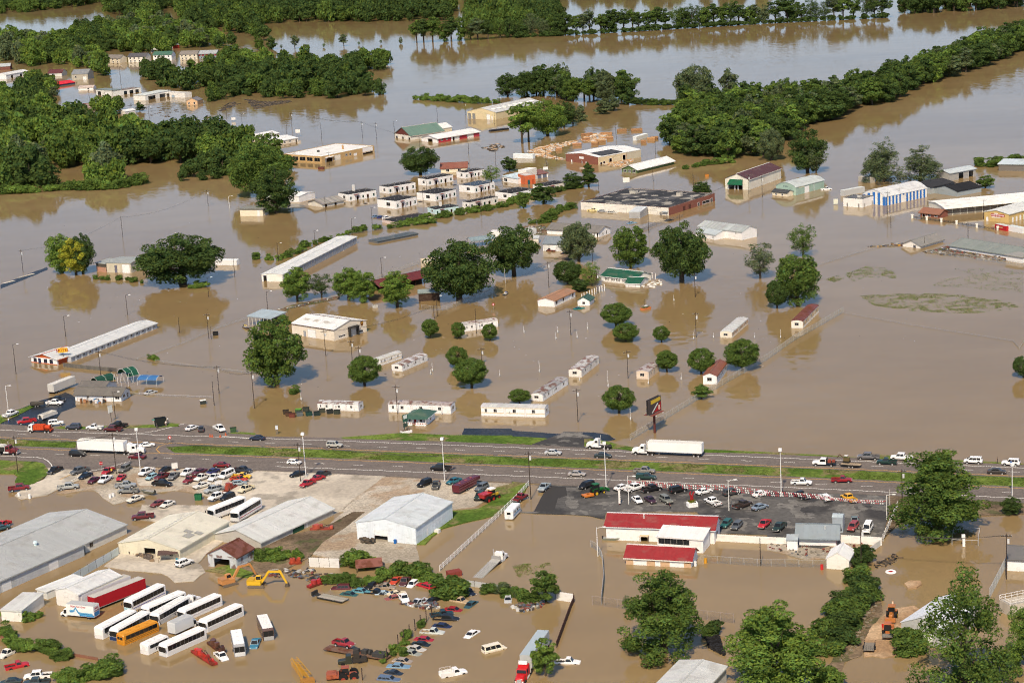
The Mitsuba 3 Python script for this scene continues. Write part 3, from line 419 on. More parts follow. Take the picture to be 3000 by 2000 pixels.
House('porch_house', 'house with one dark green and one white roof slope and a green porch', 'house', (63.7,1070.4), (71.2,1063.6), (94.6,1085.9), 2.0, (.10,.16,.06)).roof('gy', 2.0, (.78,.79,.78), over=.8).open(('f', .1,.2,.1,.8, 'win'), ('f', .4,.2,.1,.8, 'win'), ('f', .7,.2,.1,.8, 'win'))
k = 'house' ; h0 = k
w = House('hall', 'tall white hall with a maroon roof and a green awning', 'hall', (110.2,996.9), (121.1,989.5), (140.7,1019.4), 5.3, (.70,.69,.62), siding=2.2).roof('gy', 2.6, MAROONROOF, over=.5, trim=(.7,.7,.66))
part(w.t, 'awning', Q((w.W * .2,-.05, w.h * .95), (w.W * .75,-.05, w.h * .95), (w.W * .8,-2.2, w.h * .48), (w.W * .15,-2.2, w.h * .48)), 'matte', (.01,.10,.05)); w.open(('f', .15,.6,0,.5, 'dark'), ('f', .38,.05,0,.35, 'door'), ('f', .52,.05,0,.35, 'door'))
w = House('metal_hall', 'pale green metal hall with a curved grey roof and a white truck at its side', 'hall', (132.3,974.1), (140.7,965.8), (160.1,979.4), 3.9, PGREEN, siding=1.8).roof('archy', 2.2, (.48,.53,.53)).open(('r', .3,.16,0,.85, 'garage', WHITE), ('r', .63,.01,0,1, 'panel', WHITE), ('r', .1,.2,.82,.95, 'panel', (.6,.58,.4)))
w.sign('f', .38, w.h * .96, 'STORE', .55, (.05,.08,.1))
House('small_office', 'tiny white office with a dark gable roof before the pale green hall', 'office', (129.9,970.3), (136.2,963.5), 4.5,1.9, CREAM).roof('gx', .9, (.05,.055,.06)).open(('f', .2,.12,.1,.7, 'win'), ('f', .62,.12,.1,.7, 'win'))
w = House('white_block', 'white flat roofed block joined to the blue striped hall', 'building', (157.2,928.8), (164.9,922), (172,928.9), 4.0, (.80,.79,.76)).roof('flat', 0, (.10,.10,.10)).open(('f', .18,.06,0,.45, 'dark', (.4,.4,.4)), ('f', .78,.06,0,.45, 'dark', (.4,.4,.4)), ('r', .12,.08,0,.45, 'dark', (.4,.4,.4)), ('r', .82,.08,0,.45, 'dark', (.4,.4,.4))).unit(.5,.4,1.6,1.2,.9)
w = House('striped_hall', 'hall with blue and white striped walls and a curved silver roof', 'hall', (167.4,934.8), (175.7,923.6), (199.8,938.7), 4.2, (.78,.78,.76)).roof('archy', 2.8, (.62,.64,.65))
for face, n in (('f', 9), ('r', 24)):
 L = w.W if face == 'f' else w.D
 for i in range(n): part(w.t, 'wall_stripe', w.slab(face, L * i / n + .03, L * (i + 1) / n - .03,-.8, w.h + (1.6 if face == 'f' and 2 < i < 7 else .9 if face == 'f' and 0 < i < 8 else -.05), .01,.06), 'wall', (.03,.16,.50) if i % 2 == 0 else (.80,.80,.78))
w.open(('r', .37,.1,0,.8, 'garage', (.8,.8,.78)))
House('grey_shop', 'grey workshop with a black roof and two white roll doors', 'workshop', (201.8,947.8), (215.7,958.4), 15,3.2, (.36,.40,.42)).roof('gx', 1.3, (.035,.036,.04), 'matte').open(('f', .48,.17,0,.8, 'garage'), ('f', .73,.2,0,.8, 'garage'), ('f', .2,.07,.1,.4, 'win'))
w = House('bay_building', 'grey building with two dark open bays at the upper right', 'workshop', (213.5,988.4), (218.3,981.1), (231.9,993.5), 4.0, (.34,.34,.33)).roof('gy', 1.0, (.5,.56,.58), over=.5).open(('f', .3,.3,0,.35, 'dark'), ('r', .32,.22,0,.85, 'dark'), ('r', .72,.2,0,.85, 'dark'))
House('black_roofed_shed', 'shed with a broad black roof beside the small bright tree', 'shed', (211.9,937.2), (225.5,946), 15,2.5, (.30,.35,.38)).roof('gx', 1.8, (.02,.02,.022), 'matte')
House('open_shed', 'open sided shed with a pale blue metal roof at the picture edge', 'shed', (248,1003.9), (262.5,996.5), 12,3.5, (.16,.15,.14)).roof('shed', .6, (.50,.58,.62), over=.6)
w = House('storage_row', 'long white roofed storage row with dark bays behind the brick house', 'storage building', (192.2,906.3), (195.3,890.2), (237,925.4), 4.0, (.70,.69,.62)).roof('gy', .8, (.80,.80,.76), over=.5)
w.slope((w.W, -.3, w.h * .97), (w.W, w.D, w.h * .97), (w.W + 2.4, w.D, w.h * .80), (w.W + 2.4,-.3, w.h * .80), (.80,.79,.72), root='canopy')
for i in range(13): w.open(('r', .02 + i * .075,.066,0,.86, 'garage', (.20,.19,.17)))
House('brick_house', 'small red brick house with a brown roof before the storage row', 'house', (185.3,891.9), (192.1,884), 6.0,2.1, BRICK).roof('gx', 1.5, (.28,.13,.08), over=.7).open(('f', .1,.16,0,.8, 'dark', WHITE), ('f', .4,.16,.2,.8, 'win'), ('f', .75,.16,.2,.8, 'win'))
w = House('mini_storage', 'tan mini storage building with a red and white wall sign', 'storage building', (209.4,873.2), (217.8,863.9), (242.3,879.7), 3.9, (.58,.42,.17), siding=1.8).roof('gy', 1.2, (.62,.64,.62), over=.4)
w.open(('f', .08,.09,0,.45, 'door')); w.sign('f', .30, w.h * .66, 'MINI STORAGE', .62, WHITE, (.35,.02,.03)); w.open(('f', .40,.16,.86,.98, 'panel', (.76,.76,.74)), ('f', .31,.34,.44,.56, 'panel', (.70,.68,.64)))
for i in range(8): w.open(('r', .08 + i * .1,.045,0,.55, 'door', (.78,.77,.72)))
House('low_house', 'low white house with a grey roof and a debris dock on its left', 'house', (164.1,825.9), (170.2,819.6), (183.6,829.6), 1.2, (.74,.73,.70)).roof('gy', 1.9, (.24,.23,.21), over=.6, panels=2).open(('f', .6,.14,0,.95, 'door', (.1,.1,.12)))
w = House('long_school', 'long low white building with a grey green shingle roof at the picture edge', 'building', (181.1,814.6), (205.5,779.6), 15,1.6, (.72,.74,.78)).roof('gx', 1.9, (.22,.25,.23), over=.5, panels=2)
House('school_wing', 'flat wing with a white wall at the near end of the long low building', 'building', (196.9,785.3), (201.3,778.6), 8,2.3, (.76,.77,.78)).roof('slab', 0, (.28,.27,.24), over=.5)
# ---- middle
w = House('long_house', 'long white house with a grey shingle roof behind the two bay garage', 'house', (18.6,902), (41.2,886.1), (47.4,893.6), 2.3, WHITE).roof('gx', 1.9, (.19,.18,.165), over=.5, panels=2).open(('f', .9,.03,.1,.8, 'win'), ('f', .96,.03,0,.9, 'dark'), ('r', .3,.1,.1,.8, 'win'), ('r', .6,.1,.1,.9, 'win'))
House('garage', 'white two bay garage with a blue grey roof and an orange pickup before it', 'garage', (15.7,861.5), (28.4,855.9), 9,3.4, (.76,.77,.78)).roof('gx', 2.2, (.20,.24,.28), over=.4).open(('f', .03,.18,0,.85, 'garage', (.6,.62,.62)), ('f', .45,.25,0,.85, 'garage', (.6,.62,.62)))
House('small_shed', 'small white shed with a pale roof by the debris patch', 'shed', (5.8,902), (10.1,898.5), (13.2,903.8), 2.5, (.72,.73,.73)).roof('flat', 0, (.55,.58,.58))
House('small_shed', 'small cream shed left of the two bay garage', 'shed', (11.9,879.6), (14.2,879.4), 6,2.5, (.70,.66,.58)).roof('gx', .6, (.5,.54,.55))
House('small_shed', 'tiny white tank house behind the small white shed', 'shed', (-6.5,901.3), (-1.8,900.9), 4,2.5, (.76,.76,.76)).roof('flat', 0, (.7,.7,.7))
w = House('store', 'broad flat black roofed store with white front and brick side', 'store', (36.7,960.8), (76.2,930.7), (95.1,968.4), 3.7, (.76,.74,.68), siding=3.2).roof('flat', 0, (.05,.05,.05), 'roof_felt', trim=(.09,.035,.03))
w.open(('f', .04,.09,0,.45, 'garage', (.72,.71,.67)), ('f', .45,.08,0,.5, 'garage', (.72,.71,.67)), ('f', .8,.08,0,.5, 'garage', (.72,.71,.67)), ('f', .9,.02,0,.4, 'door', (.2,.2,.2)), ('f', .935,.06,.4,.45, 'awning', (.2,.25,.3)), ('r', 0,1,0,.985, 'panel', BRICK), ('r', .3,.05,0,.6, 'door', (.1,.04,.03)), ('r', .42,.05,0,.6, 'door', (.1,.04,.03)), ('r', .62,.04,0,.5, 'win'), ('r', .72,.16,.05,.45, 'win'), ('r', .9,.05,0,.5, 'win')).unit(.18,.7,3.5,2.2,1.2, col=(.45,.44,.40)).unit(.72,.7,2.4,2,1.6, col=(.5,.47,.42))
House('grey_annex', 'small grey metal annex on the white front of the black roofed store', 'annex', (57.7,929.8), (62.6,927.6), (67.6,936.3), 2.9, (.36,.37,.38), siding=1.2).roof('shed', .9, (.56,.60,.62), over=.15)
House('patched_house', 'white house with a patched grey metal roof alone in the water', 'house', (84.7,879.5), (101.6,859.9), (109,865.9), 3.7, WHITE).roof('gx', 1.7, (.42,.46,.46), var=.18).open(('f', .84,.04,.65,.78, 'win'), ('f', .6,.03,.25,.55, 'win'))
House('patched_wing', 'lower wing with a pale blue roof on the patched roof white house', 'house', (83.1,874.7), (90.6,863.9), 8.0,2.3, WHITE).roof('gx', 1.2, (.46,.52,.54)).open(('f', .1,.05,.2,.7, 'win'), ('f', .85,.06,.2,.7, 'win'))
w = House('green_roofed_house', 'white house with a bright green metal roof and dark shutters', 'house', (37,791.2), (49.6,780), 10.5,2.3, WHITE).roof('gx', 2.0, (.008,.085,.045), over=.45, trim=WHITE)
for u in (.14,.32,.48,.66): w.open(('f', u, .045,.25,.75, 'win'), ('f', u - .03,.02,.25,.75, 'panel', (.02,.02,.02)), ('f', u + .055,.02,.25,.75, 'panel', (.02,.02,.02)))
House('green_roofed_wing', 'garage wing with a bright green roof and a wrecked dock at its side', 'garage', (45.7,777.7), (51.1,775), (55.4,782.6), 1.6, WHITE).roof('gx', 1.5, (.008,.085,.045), over=.4, trim=WHITE).open(('f', .2,.5,0,.8, 'garage', (.7,.7,.7)))
House('tan_roofed_house', 'white house with a tan shingle roof beside the green roofed shed', 'house', (10.6,751.9), (16.8,748.5), (26.7,763.4), 2.4, WHITE, siding=0).roof('gy', .9, (.36,.19,.10), over=.35, panels=1.6).open(('r', .08,.05,.3,.8, 'win', (.1,.1,.1)), ('r', .4,.05,.3,.8, 'win', (.1,.1,.1)), ('r', .72,.05,0,.9, 'door'), ('r', .85,.05,.2,.8, 'win', (.1,.1,.1)))
House('green_roofed_shed', 'little white shed with a dark green roof beside the turquoise pickup', 'shed', (25.6,748.8), (30,747.3), (33.5,752.9), 1.9, WHITE).roof('gy', 1.3, (.04,.10,.07), over=.3).open(('f', .4,.22,.3,.75, 'win', (.05,.05,.05)))
w = House('storage_row', 'very long white metal storage row lying across the flood', 'storage building', (-102.6,830.1), (-93.6,827.1), (-58.3,902.6), 3.1, (.76,.75,.71)).roof('gy', .35, (.62,.64,.63), over=.25)
w.open(('f', .08,.16,0,.85, 'dark', (.2,.2,.3)))
for i in range(20): w.open(('r', .03 + i * .048,.04,0,.88, 'garage', (.36,.38,.42)))
House('dark_storage_end', 'dark roofed ruined end of the very long white storage row', 'storage building', (-62.4,907.3), (-57.9,901.9), (-48.3,926.3), .9, (.13,.14,.15)).roof('gy', .25, (.07,.085,.09), over=.2)
w = thing('pavilion', 'long open pavilion with a maroon roof on dark posts', 'pavilion', (-51.2,792.5), heading((-51.2,792.5), (-30.7,808.8))); W_ = dist((-51.2,792.5), (-30.7,808.8))
for i in range(7):
 for y in (0,8): part(w, 'post', B(i * W_ / 6 - .12, i * W_ / 6 + .12, y - .12, y + .12,-1,3.2), 'matte', (.05,.03,.025))
P_ = House.__new__(House); P_.t, P_.pw, P_.W, P_.D, P_.h, P_.col = w, 1.4, W_, 8,3.2, DRED; P_.roof('gx', 1.5, (.13,.022,.022), over=1.2, gable=(.1,.02,.02)); part(w, 'back_wall', B(0, W_, 7.6,7.8,-.5,3.1), 'matte', (.03,.02,.02))
House('cream_building', 'flat cream building mostly hidden behind the massive dome shaped tree', 'building', (-34.8,836.3), (-28,837.8), 9,2.8, (.62,.53,.38)).roof('flat', 0, (.62,.55,.42))
House('brown_shed', 'dark brown shed with a flat grey green roof under the dome shaped tree', 'shed', (-35.3,772.4), (-27.2,772.6), (-24.4,777.9), 3.3, (.045,.025,.018)).roof('shed', .3, (.25,.31,.30), over=.3).open(('r', .2,.3,0,.8, 'door', (.35,.4,.45)))
w = thing('carport', 'open carport with a blue grey roof over a yellow machine', 'carport', (-15.2,878.7), heading((-15.2,878.7), (-8.2,881.2))); P_ = House.__new__(House); P_.t, P_.pw, P_.W, P_.D, P_.h, P_.col = w, 1.4,11,7,3.0, LGREY
for x in (0.2,3.8,7.2,10.8):
 for y in (.2,6.8): part(w, 'post', B(x - .08, x + .08, y - .08, y + .08,-1,3), 'matte', (.2,.2,.2))
P_.roof('gx', .9, (.22,.30,.33), over=.3); 
w = House('depot', 'white delivery depot with a brown shield on its gable and a loading dock', 'depot', (-80.5,727.7), (-63.9,713), (-52.8,725.3), 4.2, (.72,.66,.56), siding=0).roof('gx', 1.9, WHITEROOF, over=.35, trim=(.10,.05,.03))
w.open(('f', .38,.19,0,.72, 'garage', WHITE), ('f', .28,.05,0,.5, 'door', (.3,.32,.35)), ('r', .45,.22,0,.75, 'garage', (.6,.6,.58)), ('r', .12,.22,.18,.35, 'win', WHITE), ('r', .75,.13,.1,.3, 'win', WHITE), ('r', .42,.3,.9,.95, 'panel', (.6,.58,.52)))
part(w.t, 'dock_shelter', J(w.slab('r', w.D * .43, w.D * .45,0, w.h * .8,.04,1.2), w.slab('r', w.D * .68, w.D * .70,0, w.h * .8,.04,1.2), w.slab('r', w.D * .42, w.D * .71, w.h * .8, w.h * .86,.04,1.8)), 'matte', (.03,.03,.03))
sh = [(-.7,.9), (.7,.9), (.7,-.1), (.45,-.6), (0,-.95), (-.45,-.6), (-.7,-.1)]
k = part(w.t, 'shield_emblem', (lambda m: (np.stack([w.W + .05 + m[0][:, 1], w.D * .86 + m[0][:, 0], w.h * .82 + m[0][:, 2]], 1), m[1]))(X(sh, 0,.05)), 'matte', (.16,.07,.02)); part(k, 'gold_band', (lambda m: (np.stack([w.W + .105 + m[0][:, 1], w.D * .86 + m[0][:, 0], w.h * .82 + m[0][:, 2]], 1), m[1]))(X([(-.5,.45), (.5,.7), (.5,.35), (-.5,.2)], 0,.02)), 'matte', (.55,.32,.05))
for u, v in ((.12,.25), (.35,.25), (.58,.25), (.2,.75), (.45,.75), (.7,.75)): part(w.t, 'skylight', (lambda z: (np.array([[u * w.W, w.D * (v - .05), z - .18], [u * w.W + 2.6, w.D * (v - .05), z - .18], [u * w.W + 2.6, w.D * (v + .05), z + .18], [u * w.W, w.D * (v + .05), z + .18]]) if v < .5 else np.array([[u * w.W, w.D * (v - .05), z + .18], [u * w.W + 2.6, w.D * (v - .05), z + .18], [u * w.W + 2.6, w.D * (v + .05), z - .18], [u * w.W, w.D * (v + .05), z - .18]]), np.array([[0,1,2], [0,2,3]])))(w.h + 1.9 * .5 + .16), 'matte', (.42,.40,.36))
w = thing('loading_canopy', 'open canopy with a blue grey roof at the left of the white depot', 'canopy', (-98.9,747.7), heading((-98.9,747.7), (-87.4,739))); P_ = House.__new__(House); P_.t, P_.pw, P_.W, P_.D, P_.h, P_.col = w, 1.2,12,8,3.6, LGREY
for i in range(7): part(w, 'post', B(i * 1.95, i * 1.95 + .2,0,.2,-1,3.6), 'matte', (.6,.58,.5))
P_.roof('shed', .8, (.34,.42,.47), over=.3); part(w, 'back_wall', B(0,12,7.5,7.7,-1,3.5), 'matte', (.12,.11,.1))
w = House('roadside_office', 'white roadside office with a grey hipped shingle roof and belongings on its porch', 'office', (-144.8,648), (-128.8,643.3), (-127.4,649.8), 2.3, (.70,.73,.78), sub=.6).roof('gx', 1.6, SHINGLE, over=.55, panels=2)
w.open(('f', .26,.05,0,.85, 'dark'), ('f', .6,.08,.45,.85, 'win'), ('f', .78,.06,0,.85, 'door', (.6,.65,.65)), ('f', .87,.1,.3,.85, 'win'), ('r', .2,.25,.35,.85, 'win'), ('r', .6,.2,.1,.85, 'win'))
House('roadside_office_wing', 'rear wing of the white roadside office under the same grey shingles', 'office', (-145.7,653.6), (-136.5,650.9), 11,2.2, (.66,.70,.75)).roof('gx', 1.7, SHINGLE, over=.5, panels=2)
w = House('park_office', 'little white office with a green hipped roof at the mobile home park', 'office', (-33.4,596), (-27,594), (-25.2,600.7), 2.3, WHITE, sub=.6).roof('hip', 1.7, (.045,.11,.08), over=.7, trim=WHITE)
w.open(('f', .08,.2,.35,.85, 'win'), ('f', .36,.09,0,.9, 'door', (.25,.02,.02)), ('f', .52,.24,.35,.85, 'win'), ('f', .82,.04,.35,.85, 'panel', (.02,.02,.05)), ('r', .3,.2,.3,.8, 'win'))
part(w.t, 'porch_rail', J(B(0, w.W * .33,-1.5,-1.4,-.3,.95), B(w.W * .48, w.W, -1.5,-1.4,-.3,.95)), 'matte', WHITE)
for i in range(9): part(w.t, 'flower_pot', C((w.W * (.04 + .115 * i), -1.56,.5), (w.W * (.04 + .115 * i), -1.56,.8), .14), 'matte', (.3,.03,.02))
for i in range(4): part(w.t, 'porch_post', B(w.W * i / 3 - .07, w.W * i / 3 + .07,-1.5,-1.36,.9, w.h - .1), 'matte', WHITE)
part(w.t, 'porch_roof', (lambda z: (np.array([[-.6,-1.9, z - .15], [w.W + .6,-1.9, z - .15], [w.W + .6,-.5, z + .32], [-.6,-.5, z + .32]]), np.array([[0,1,2], [0,2,3]])))(w.h - .1), 'roofing', (.045,.11,.08))
# ---- near side of the highway
w = House('red_roofed_office', 'long white office with a bright red metal roof beside the car lot', 'office', (20.6,478.3), (46.6,470.6), (48.7,478.1), 3.8, WHITE, siding=0).roof('gx', 2.0, REDROOF, over=.5, trim=(.6,.62,.66), var=.03)
w.open(('f', .32,.08,.35,.42, 'awning', (.6,.48,.33)), ('f', .32,.08,0,.34, 'dark'), ('r', .3,.3,.1,.6, 'win'))
w.vent(.34,.3, w.h + .8,.12,1.6, (.75,.75,.75))
w = House('white_lean_to', 'white lean to with a dark window band between the two red roofs', 'annex', (32.5,468.6), (43.2,464.4), (44.9,470.1), 3.5, WHITE).roof('shed', .8, (.80,.80,.79), over=.3)
for i in range(5): w.open(('f', .03 + i * .135,.13,.5,.95, 'win', (.05,.05,.05)))
w = House('red_roofed_shed', 'low white and tan building with a bright red roof standing in the flood', 'shed', (24.2,459.7), (39.3,454.6), (41.9,460.7), 2.0, (.78,.80,.82)).roof('gx', 1.9, REDROOF, over=.5, trim=(.75,.72,.68), var=.03)
w.open(('f', 0,.115,0,.98, 'panel', (.55,.38,.24)), ('f', .31,.14,0,.95, 'panel', (.55,.38,.24)), ('f', .52,.155,0,.95, 'panel', (.55,.38,.24)), ('f', .885,.115,0,.98, 'panel', (.55,.38,.24)), ('f', .03,.07,.5,.9, 'win', (.5,.35,.22)), ('f', .9,.075,.5,.9, 'win', (.5,.35,.22)))
for u in (.117,.31,.45,.52,.675,.88): part(w.t, 'corner_board', w.slab('f', u * w.W, u * w.W + .16,-.5, w.h, .05,.09), 'matte', WHITE)
w = House('lot_office', 'white car lot office with a blue grey metal roof and red end wall', 'office', (66.6,465.7), (75.2,463.5), (77.6,467.4), 3.0, WHITE).roof('gx', 1.9, (.22,.27,.31), over=1.0).open(('r', .0,1.0,.2,.98, 'panel', (.40,.02,.03)), ('r', .1,.4,0,.6, 'dark'))
w.vent(.7,.25, w.h + 1.0,.1,.6)
House('lot_tower', 'narrow white flat topped tower at the front of the car lot office', 'building', (63.3,462.9), (65.7,462.3), (66.3,463.5), 2.8, WHITE, siding=1.2).roof('shed', .7, (.34,.40,.45), over=.2)
House('lot_tower', 'tall blue grey box standing behind the car lot office roof', 'building', (76,473.6), (78.4,472.7), 2.5,4.2, (.34,.40,.46)).roof('archx', .5, (.42,.50,.56), over=.1)
w = House('steel_garage', 'white carport style steel garage beside the dark bush and fence', 'garage', (70.5,448.8), (75.4,447), (78.9,453.2), 2.5, (.80,.80,.77), siding=0).roof('gy', 1.6, (.80,.81,.80), over=.2)
for i in range(9): part(w.t, 'siding_board', J(w.slab('f', .0, w.W, i * w.h / 9 + .02, (i + 1) * w.h / 9 - .02,.0,.04), w.slab('r', .0, w.D, i * w.h / 9 + .02, (i + 1) * w.h / 9 - .02,.0,.04)), 'wall', jit((.78,.78,.74), BRAND, .04))
House('white_building', 'white building with a grey shingle roof cut by the right picture edge', 'building', (110.8,440.6), (120,437.6), 9,2.9, WHITE).roof('gx', 1.6, (.15,.15,.15), over=.4, panels=2)
w = House('metal_barn', 'pale metal barn with a white roof half under the great leafy tree', 'barn', (78.8,402.7), (86.1,396.7), (84.9,419), 4.1, (.44,.45,.45), siding=1.1).roof('gy', 2.0, (.66,.70,.76), over=.2).open(('f', .28,.5,0,.82, 'garage', (.78,.80,.80)))
House('metal_roofed_building', 'building with a pale ribbed metal roof at the bottom of the picture', 'building', (24.8,378.6), (33.8,374.1), (29.7,391), 3.4, LGREY).roof('gy', .7, (.58,.61,.62), over=.3)
w = House('grey_warehouse', 'huge grey roofed corrugated warehouse at the left edge, ribbed wall with roll doors', 'warehouse', (-133.3,455), (-111.3,489.2), 27,3.1, (.46,.49,.52), siding=.9, sub=.6).roof('gx', 2.6, (.40,.42,.42), over=.4)
w.open(('r', .02,.2,0,.8, 'panel', (.6,.6,.58)), ('f', .30,.08,0,.75, 'garage', (.7,.72,.74)), ('f', .69,.085,0,.75, 'garage', (.7,.72,.74)))
part(w.t, 'roof_ventilator', J(C((w.W * .78, w.D * .28, w.h + 1.3), (w.W * .78, w.D * .28, w.h + 2.2), .35), C((w.W * .78, w.D * .28, w.h + 2.2), (w.W * .78, w.D * .28, w.h + 2.7), .62,.45)), 'matte', (.55,.68,.72)); w.vent(.62,.8, w.h + 1.0)
House('grey_warehouse_wing', 'white walled wing continuing the huge grey warehouse', 'warehouse', (-111.4,491.4), (-103.2,505), 27,2.5, (.66,.66,.62), sub=.6).roof('gx', 2.6, (.42,.44,.44), over=.3).open(('f', .1,.08,.35,.85, 'win', (.3,.28,.25)))
w = House('cream_barn', 'cream metal barn with skylight strips and an open front door', 'barn', (-102.5,489.4), (-85.8,481.4), (-75.9,501.8), 2.8, (.66,.63,.50), siding=1.1, sub=.4).roof('gy', 1.9, (.68,.66,.55), over=.25)
w.open(('f', .42,.19,0,.88, 'dark', (.6,.58,.48)), ('f', .83,.06,.3,.65, 'win', (.3,.3,.28)))
for i in range(16): part(w.t, 'skylight', (lambda x, y, z: (np.array([[x, y, z], [x + 1.1, y, z + .16], [x + 1.1, y + .9, z + .16], [x, y + .9, z]]) , np.array([[0,1,2], [0,2,3]])))(w.W * .40, w.D * (.01 + i * .061), w.h + 1.9 * .8 + .16), 'matte', (.42,.41,.38))
for u, v in ((.80,.30), (.80,.36), (.72,.42), (.86,.46)): part(w.t, 'grey_roof_sheet', (lambda x, y, z: (np.array([[x, y, z + .28], [x + 2.0, y, z - .12], [x + 2.0, y + 1.6, z - .12], [x, y + 1.6, z + .28]]), np.array([[0,1,2], [0,2,3]])))(w.W * u, w.D * v, w.h + 1.9 * (1 - u) * 2 - .08), 'matte', (.33,.33,.31))
w = House('long_barn', 'long grey metal barn lying diagonally behind the white steel shed', 'barn', (-66.2,486.6), (-49.6,510.7), 15.5,1.8, (.44,.43,.40), siding=2.4, sub=.3).roof('gx', 2.2, (.60,.62,.61), over=.4)
w.open(('f', .43,.15,0,.92, 'door', (.02,.075,.045)), ('f', .62,.01,0,1, 'panel', WHITE), ('f', .12,.1,0,.7, 'panel', (.5,.5,.48)), ('r', .2,.4,0,.8, 'garage'))
w = House('rusty_shed', 'old open shed with a rust brown roof and streaked tin walls', 'shed', (-78,475.8), (-70.5,471.8), (-66.6,478.1), 3.2, (.52,.56,.60), 'rusty', siding=.9, sub=.3).roof('gy', 2.0, (.17,.07,.05), 'rusty', over=.35, var=.12).open(('f', .2,.58,0,.78, 'dark', (.5,.52,.55)))
w = House('steel_shed', 'white steel shed with a half open roll door on the gravel yard', 'shed', (-42,489.5), (-26.8,482.5), (-21.3,503.3), 4.6, (.68,.76,.84), siding=1.0, sub=.3).roof('gy', 1.7, (.60,.65,.68), over=.25)
w.open(('f', .29,.24,0,.68, 'dark', (.75,.78,.8)), ('f', .3,.22,.35,.66, 'panel', (.76,.8,.82)), ('r', .28,.04,.1,.5, 'panel', (.85,.86,.86)))
part(w.t, 'air_conditioner', B(w.W + .3, w.W + 1.5, w.D * .45, w.D * .45 + 1.3,-.3,.9), 'matte', (.7,.7,.66))
House('low_shed', 'low white shed with a ribbed grey white roof and ivy on its end, bottom left', 'shed', (-122.2,445.8), (-117.1,444.3), (-111.2,453.6), 2.7, (.74,.74,.70), sub=.4).roof('shed', .3, (.62,.64,.62), over=.2)
House('low_shed', 'low white roofed shed between the warehouse and the white sided shop', 'shed', (-117.2,461.1), (-114.2,458.4), (-108.2,467.5), 1.9, (.66,.68,.66), sub=.4).roof('shed', .3, (.72,.74,.73), over=.2)
w = House('sided_shop', 'white sided shop with a gabled metal roof behind the moving truck', 'shop', (-111.1,454.3), (-104.9,450.1), (-99.3,463.4), 3.8, (.74,.74,.72), sub=.4).roof('gy', 1.0, (.68,.70,.70), over=.2)
for i in range(8): part(w.t, 'siding_board', w.slab('f', .02, w.W - .02, i * w.h / 8 + .03, (i + 1) * w.h / 8 - .03,.0,.05), 'wall', jit((.74,.74,.72), BRAND, .04))
# ---- the far upper left
for A_, B_, hh, wall, rc, lab in (((-369.6,1924.7), (-350.9,1910.5), 4.5, (.62,.57,.46), (.20,.18,.16), 'beige riverside house with a brown roof, leftmost of the far row'), ((-343.4,1912.3), (-325.2,1905.7), 5.3, (.72,.70,.64), (.09,.09,.10), 'white riverside house with a black roof in the far row'),
 ((-319.7,1910.8), (-301.7,1905.4), 5.7, WHITE, (.05,.14,.10), 'white riverside house with a green roof in the far row'), ((-294.4,1908.4), (-277.4,1903.5), 5.1, (.64,.60,.50), (.22,.20,.18), 'beige riverside house with a grey brown roof in the far row'), ((-275.7,1902.5), (-258.9,1897.6), 5.0, (.18,.24,.28), (.33,.36,.38), 'blue grey riverside house with a red strip at the end of the far row')):
 w = House('riverside_house', lab, 'house', A_, B_, 9, hh, wall).roof('gx', 2.6, rc, over=.5, panels=0)
 for u in (.08,.3,.55,.8): w.open(('f', u, .09,.55,.85, 'win'), ('f', u + .02,.08,.05,.35, 'win'))
 if 'red strip' in lab: w.open(('f', 0,1,.55,.85, 'panel', (.2,.02,.03)))
House('far_house', 'grey two storey house with a slate roof beside the red roof', 'house', (-367.6,1767.5), (-353.1,1764.9), 14,5.2, (.42,.40,.34)).roof('gx', 3.2, (.22,.24,.26), panels=0).open(('f', .2,.1,.3,.7, 'win'), ('f', .7,.2,0,.5, 'panel', WHITE))
House('far_house', 'house with a maroon roof left of the grey two storey house', 'house', (-398.4,1814.4), (-385.3,1811.8), 12,2.9, (.6,.6,.56)).roof('gx', 2.6, (.11,.03,.03), panels=0).open(('f', .3,.2,.2,.8, 'win'))
House('far_shop', 'far shop with a brilliant red roof', 'shop', (-371.8,1716), (-358.1,1732.5), 14,1.6, (.06,.08,.14)).roof('gx', 1.6, (.62,.01,.02), over=.4, panels=0)
House('far_barn', 'old white barn with a rust stained roof behind the red roof', 'barn', (-386.6,1728.1), (-376.2,1744), 14,3.7, (.66,.64,.6)).roof('gx', 2.6, (.42,.40,.36), 'rusty', panels=0)
House('far_shed', 'small white house with a part red roof near the red roofed shop', 'house', (-343.9,1675), (-331.4,1673.4), 8,2.0, WHITE).roof('gx', 1.4, (.5,.42,.38), panels=0).open(('f', .6,.12,.2,.8, 'win'))
w = House('far_garages', 'white row of garages with junk on its roof in the far flood', 'garage', (-304.4,1613.1), (-285,1631.7), 11,3.6, (.76,.78,.76)).roof('flat', 0, (.16,.15,.14), 'rusty').open(('f', .38,.12,0,.8, 'dark'), ('f', .58,.14,0,.8, 'dark'), ('f', .78,.14,0,.8, 'dark'))
House('far_garages', 'white flat shop with a dark canopy left of the white garages', 'shop', (-320.7,1629.1), (-304.4,1613.1), 9,4.4, (.66,.68,.66)).roof('slab', 0, (.16,.20,.19)).open(('f', .1,.2,0,.75, 'dark'), ('f', .5,.3,0,.75, 'dark'))
House('far_shed', 'white two door shed below the white garages', 'shed', (-281.5,1574.1), (-271.1,1566.7), (-266.5,1597.7), 4.0, (.76,.77,.75)).roof('shed', .5, (.50,.54,.52), panels=0).open(('r', .1,.3,0,.75, 'dark'), ('r', .55,.3,0,.75, 'dark'))
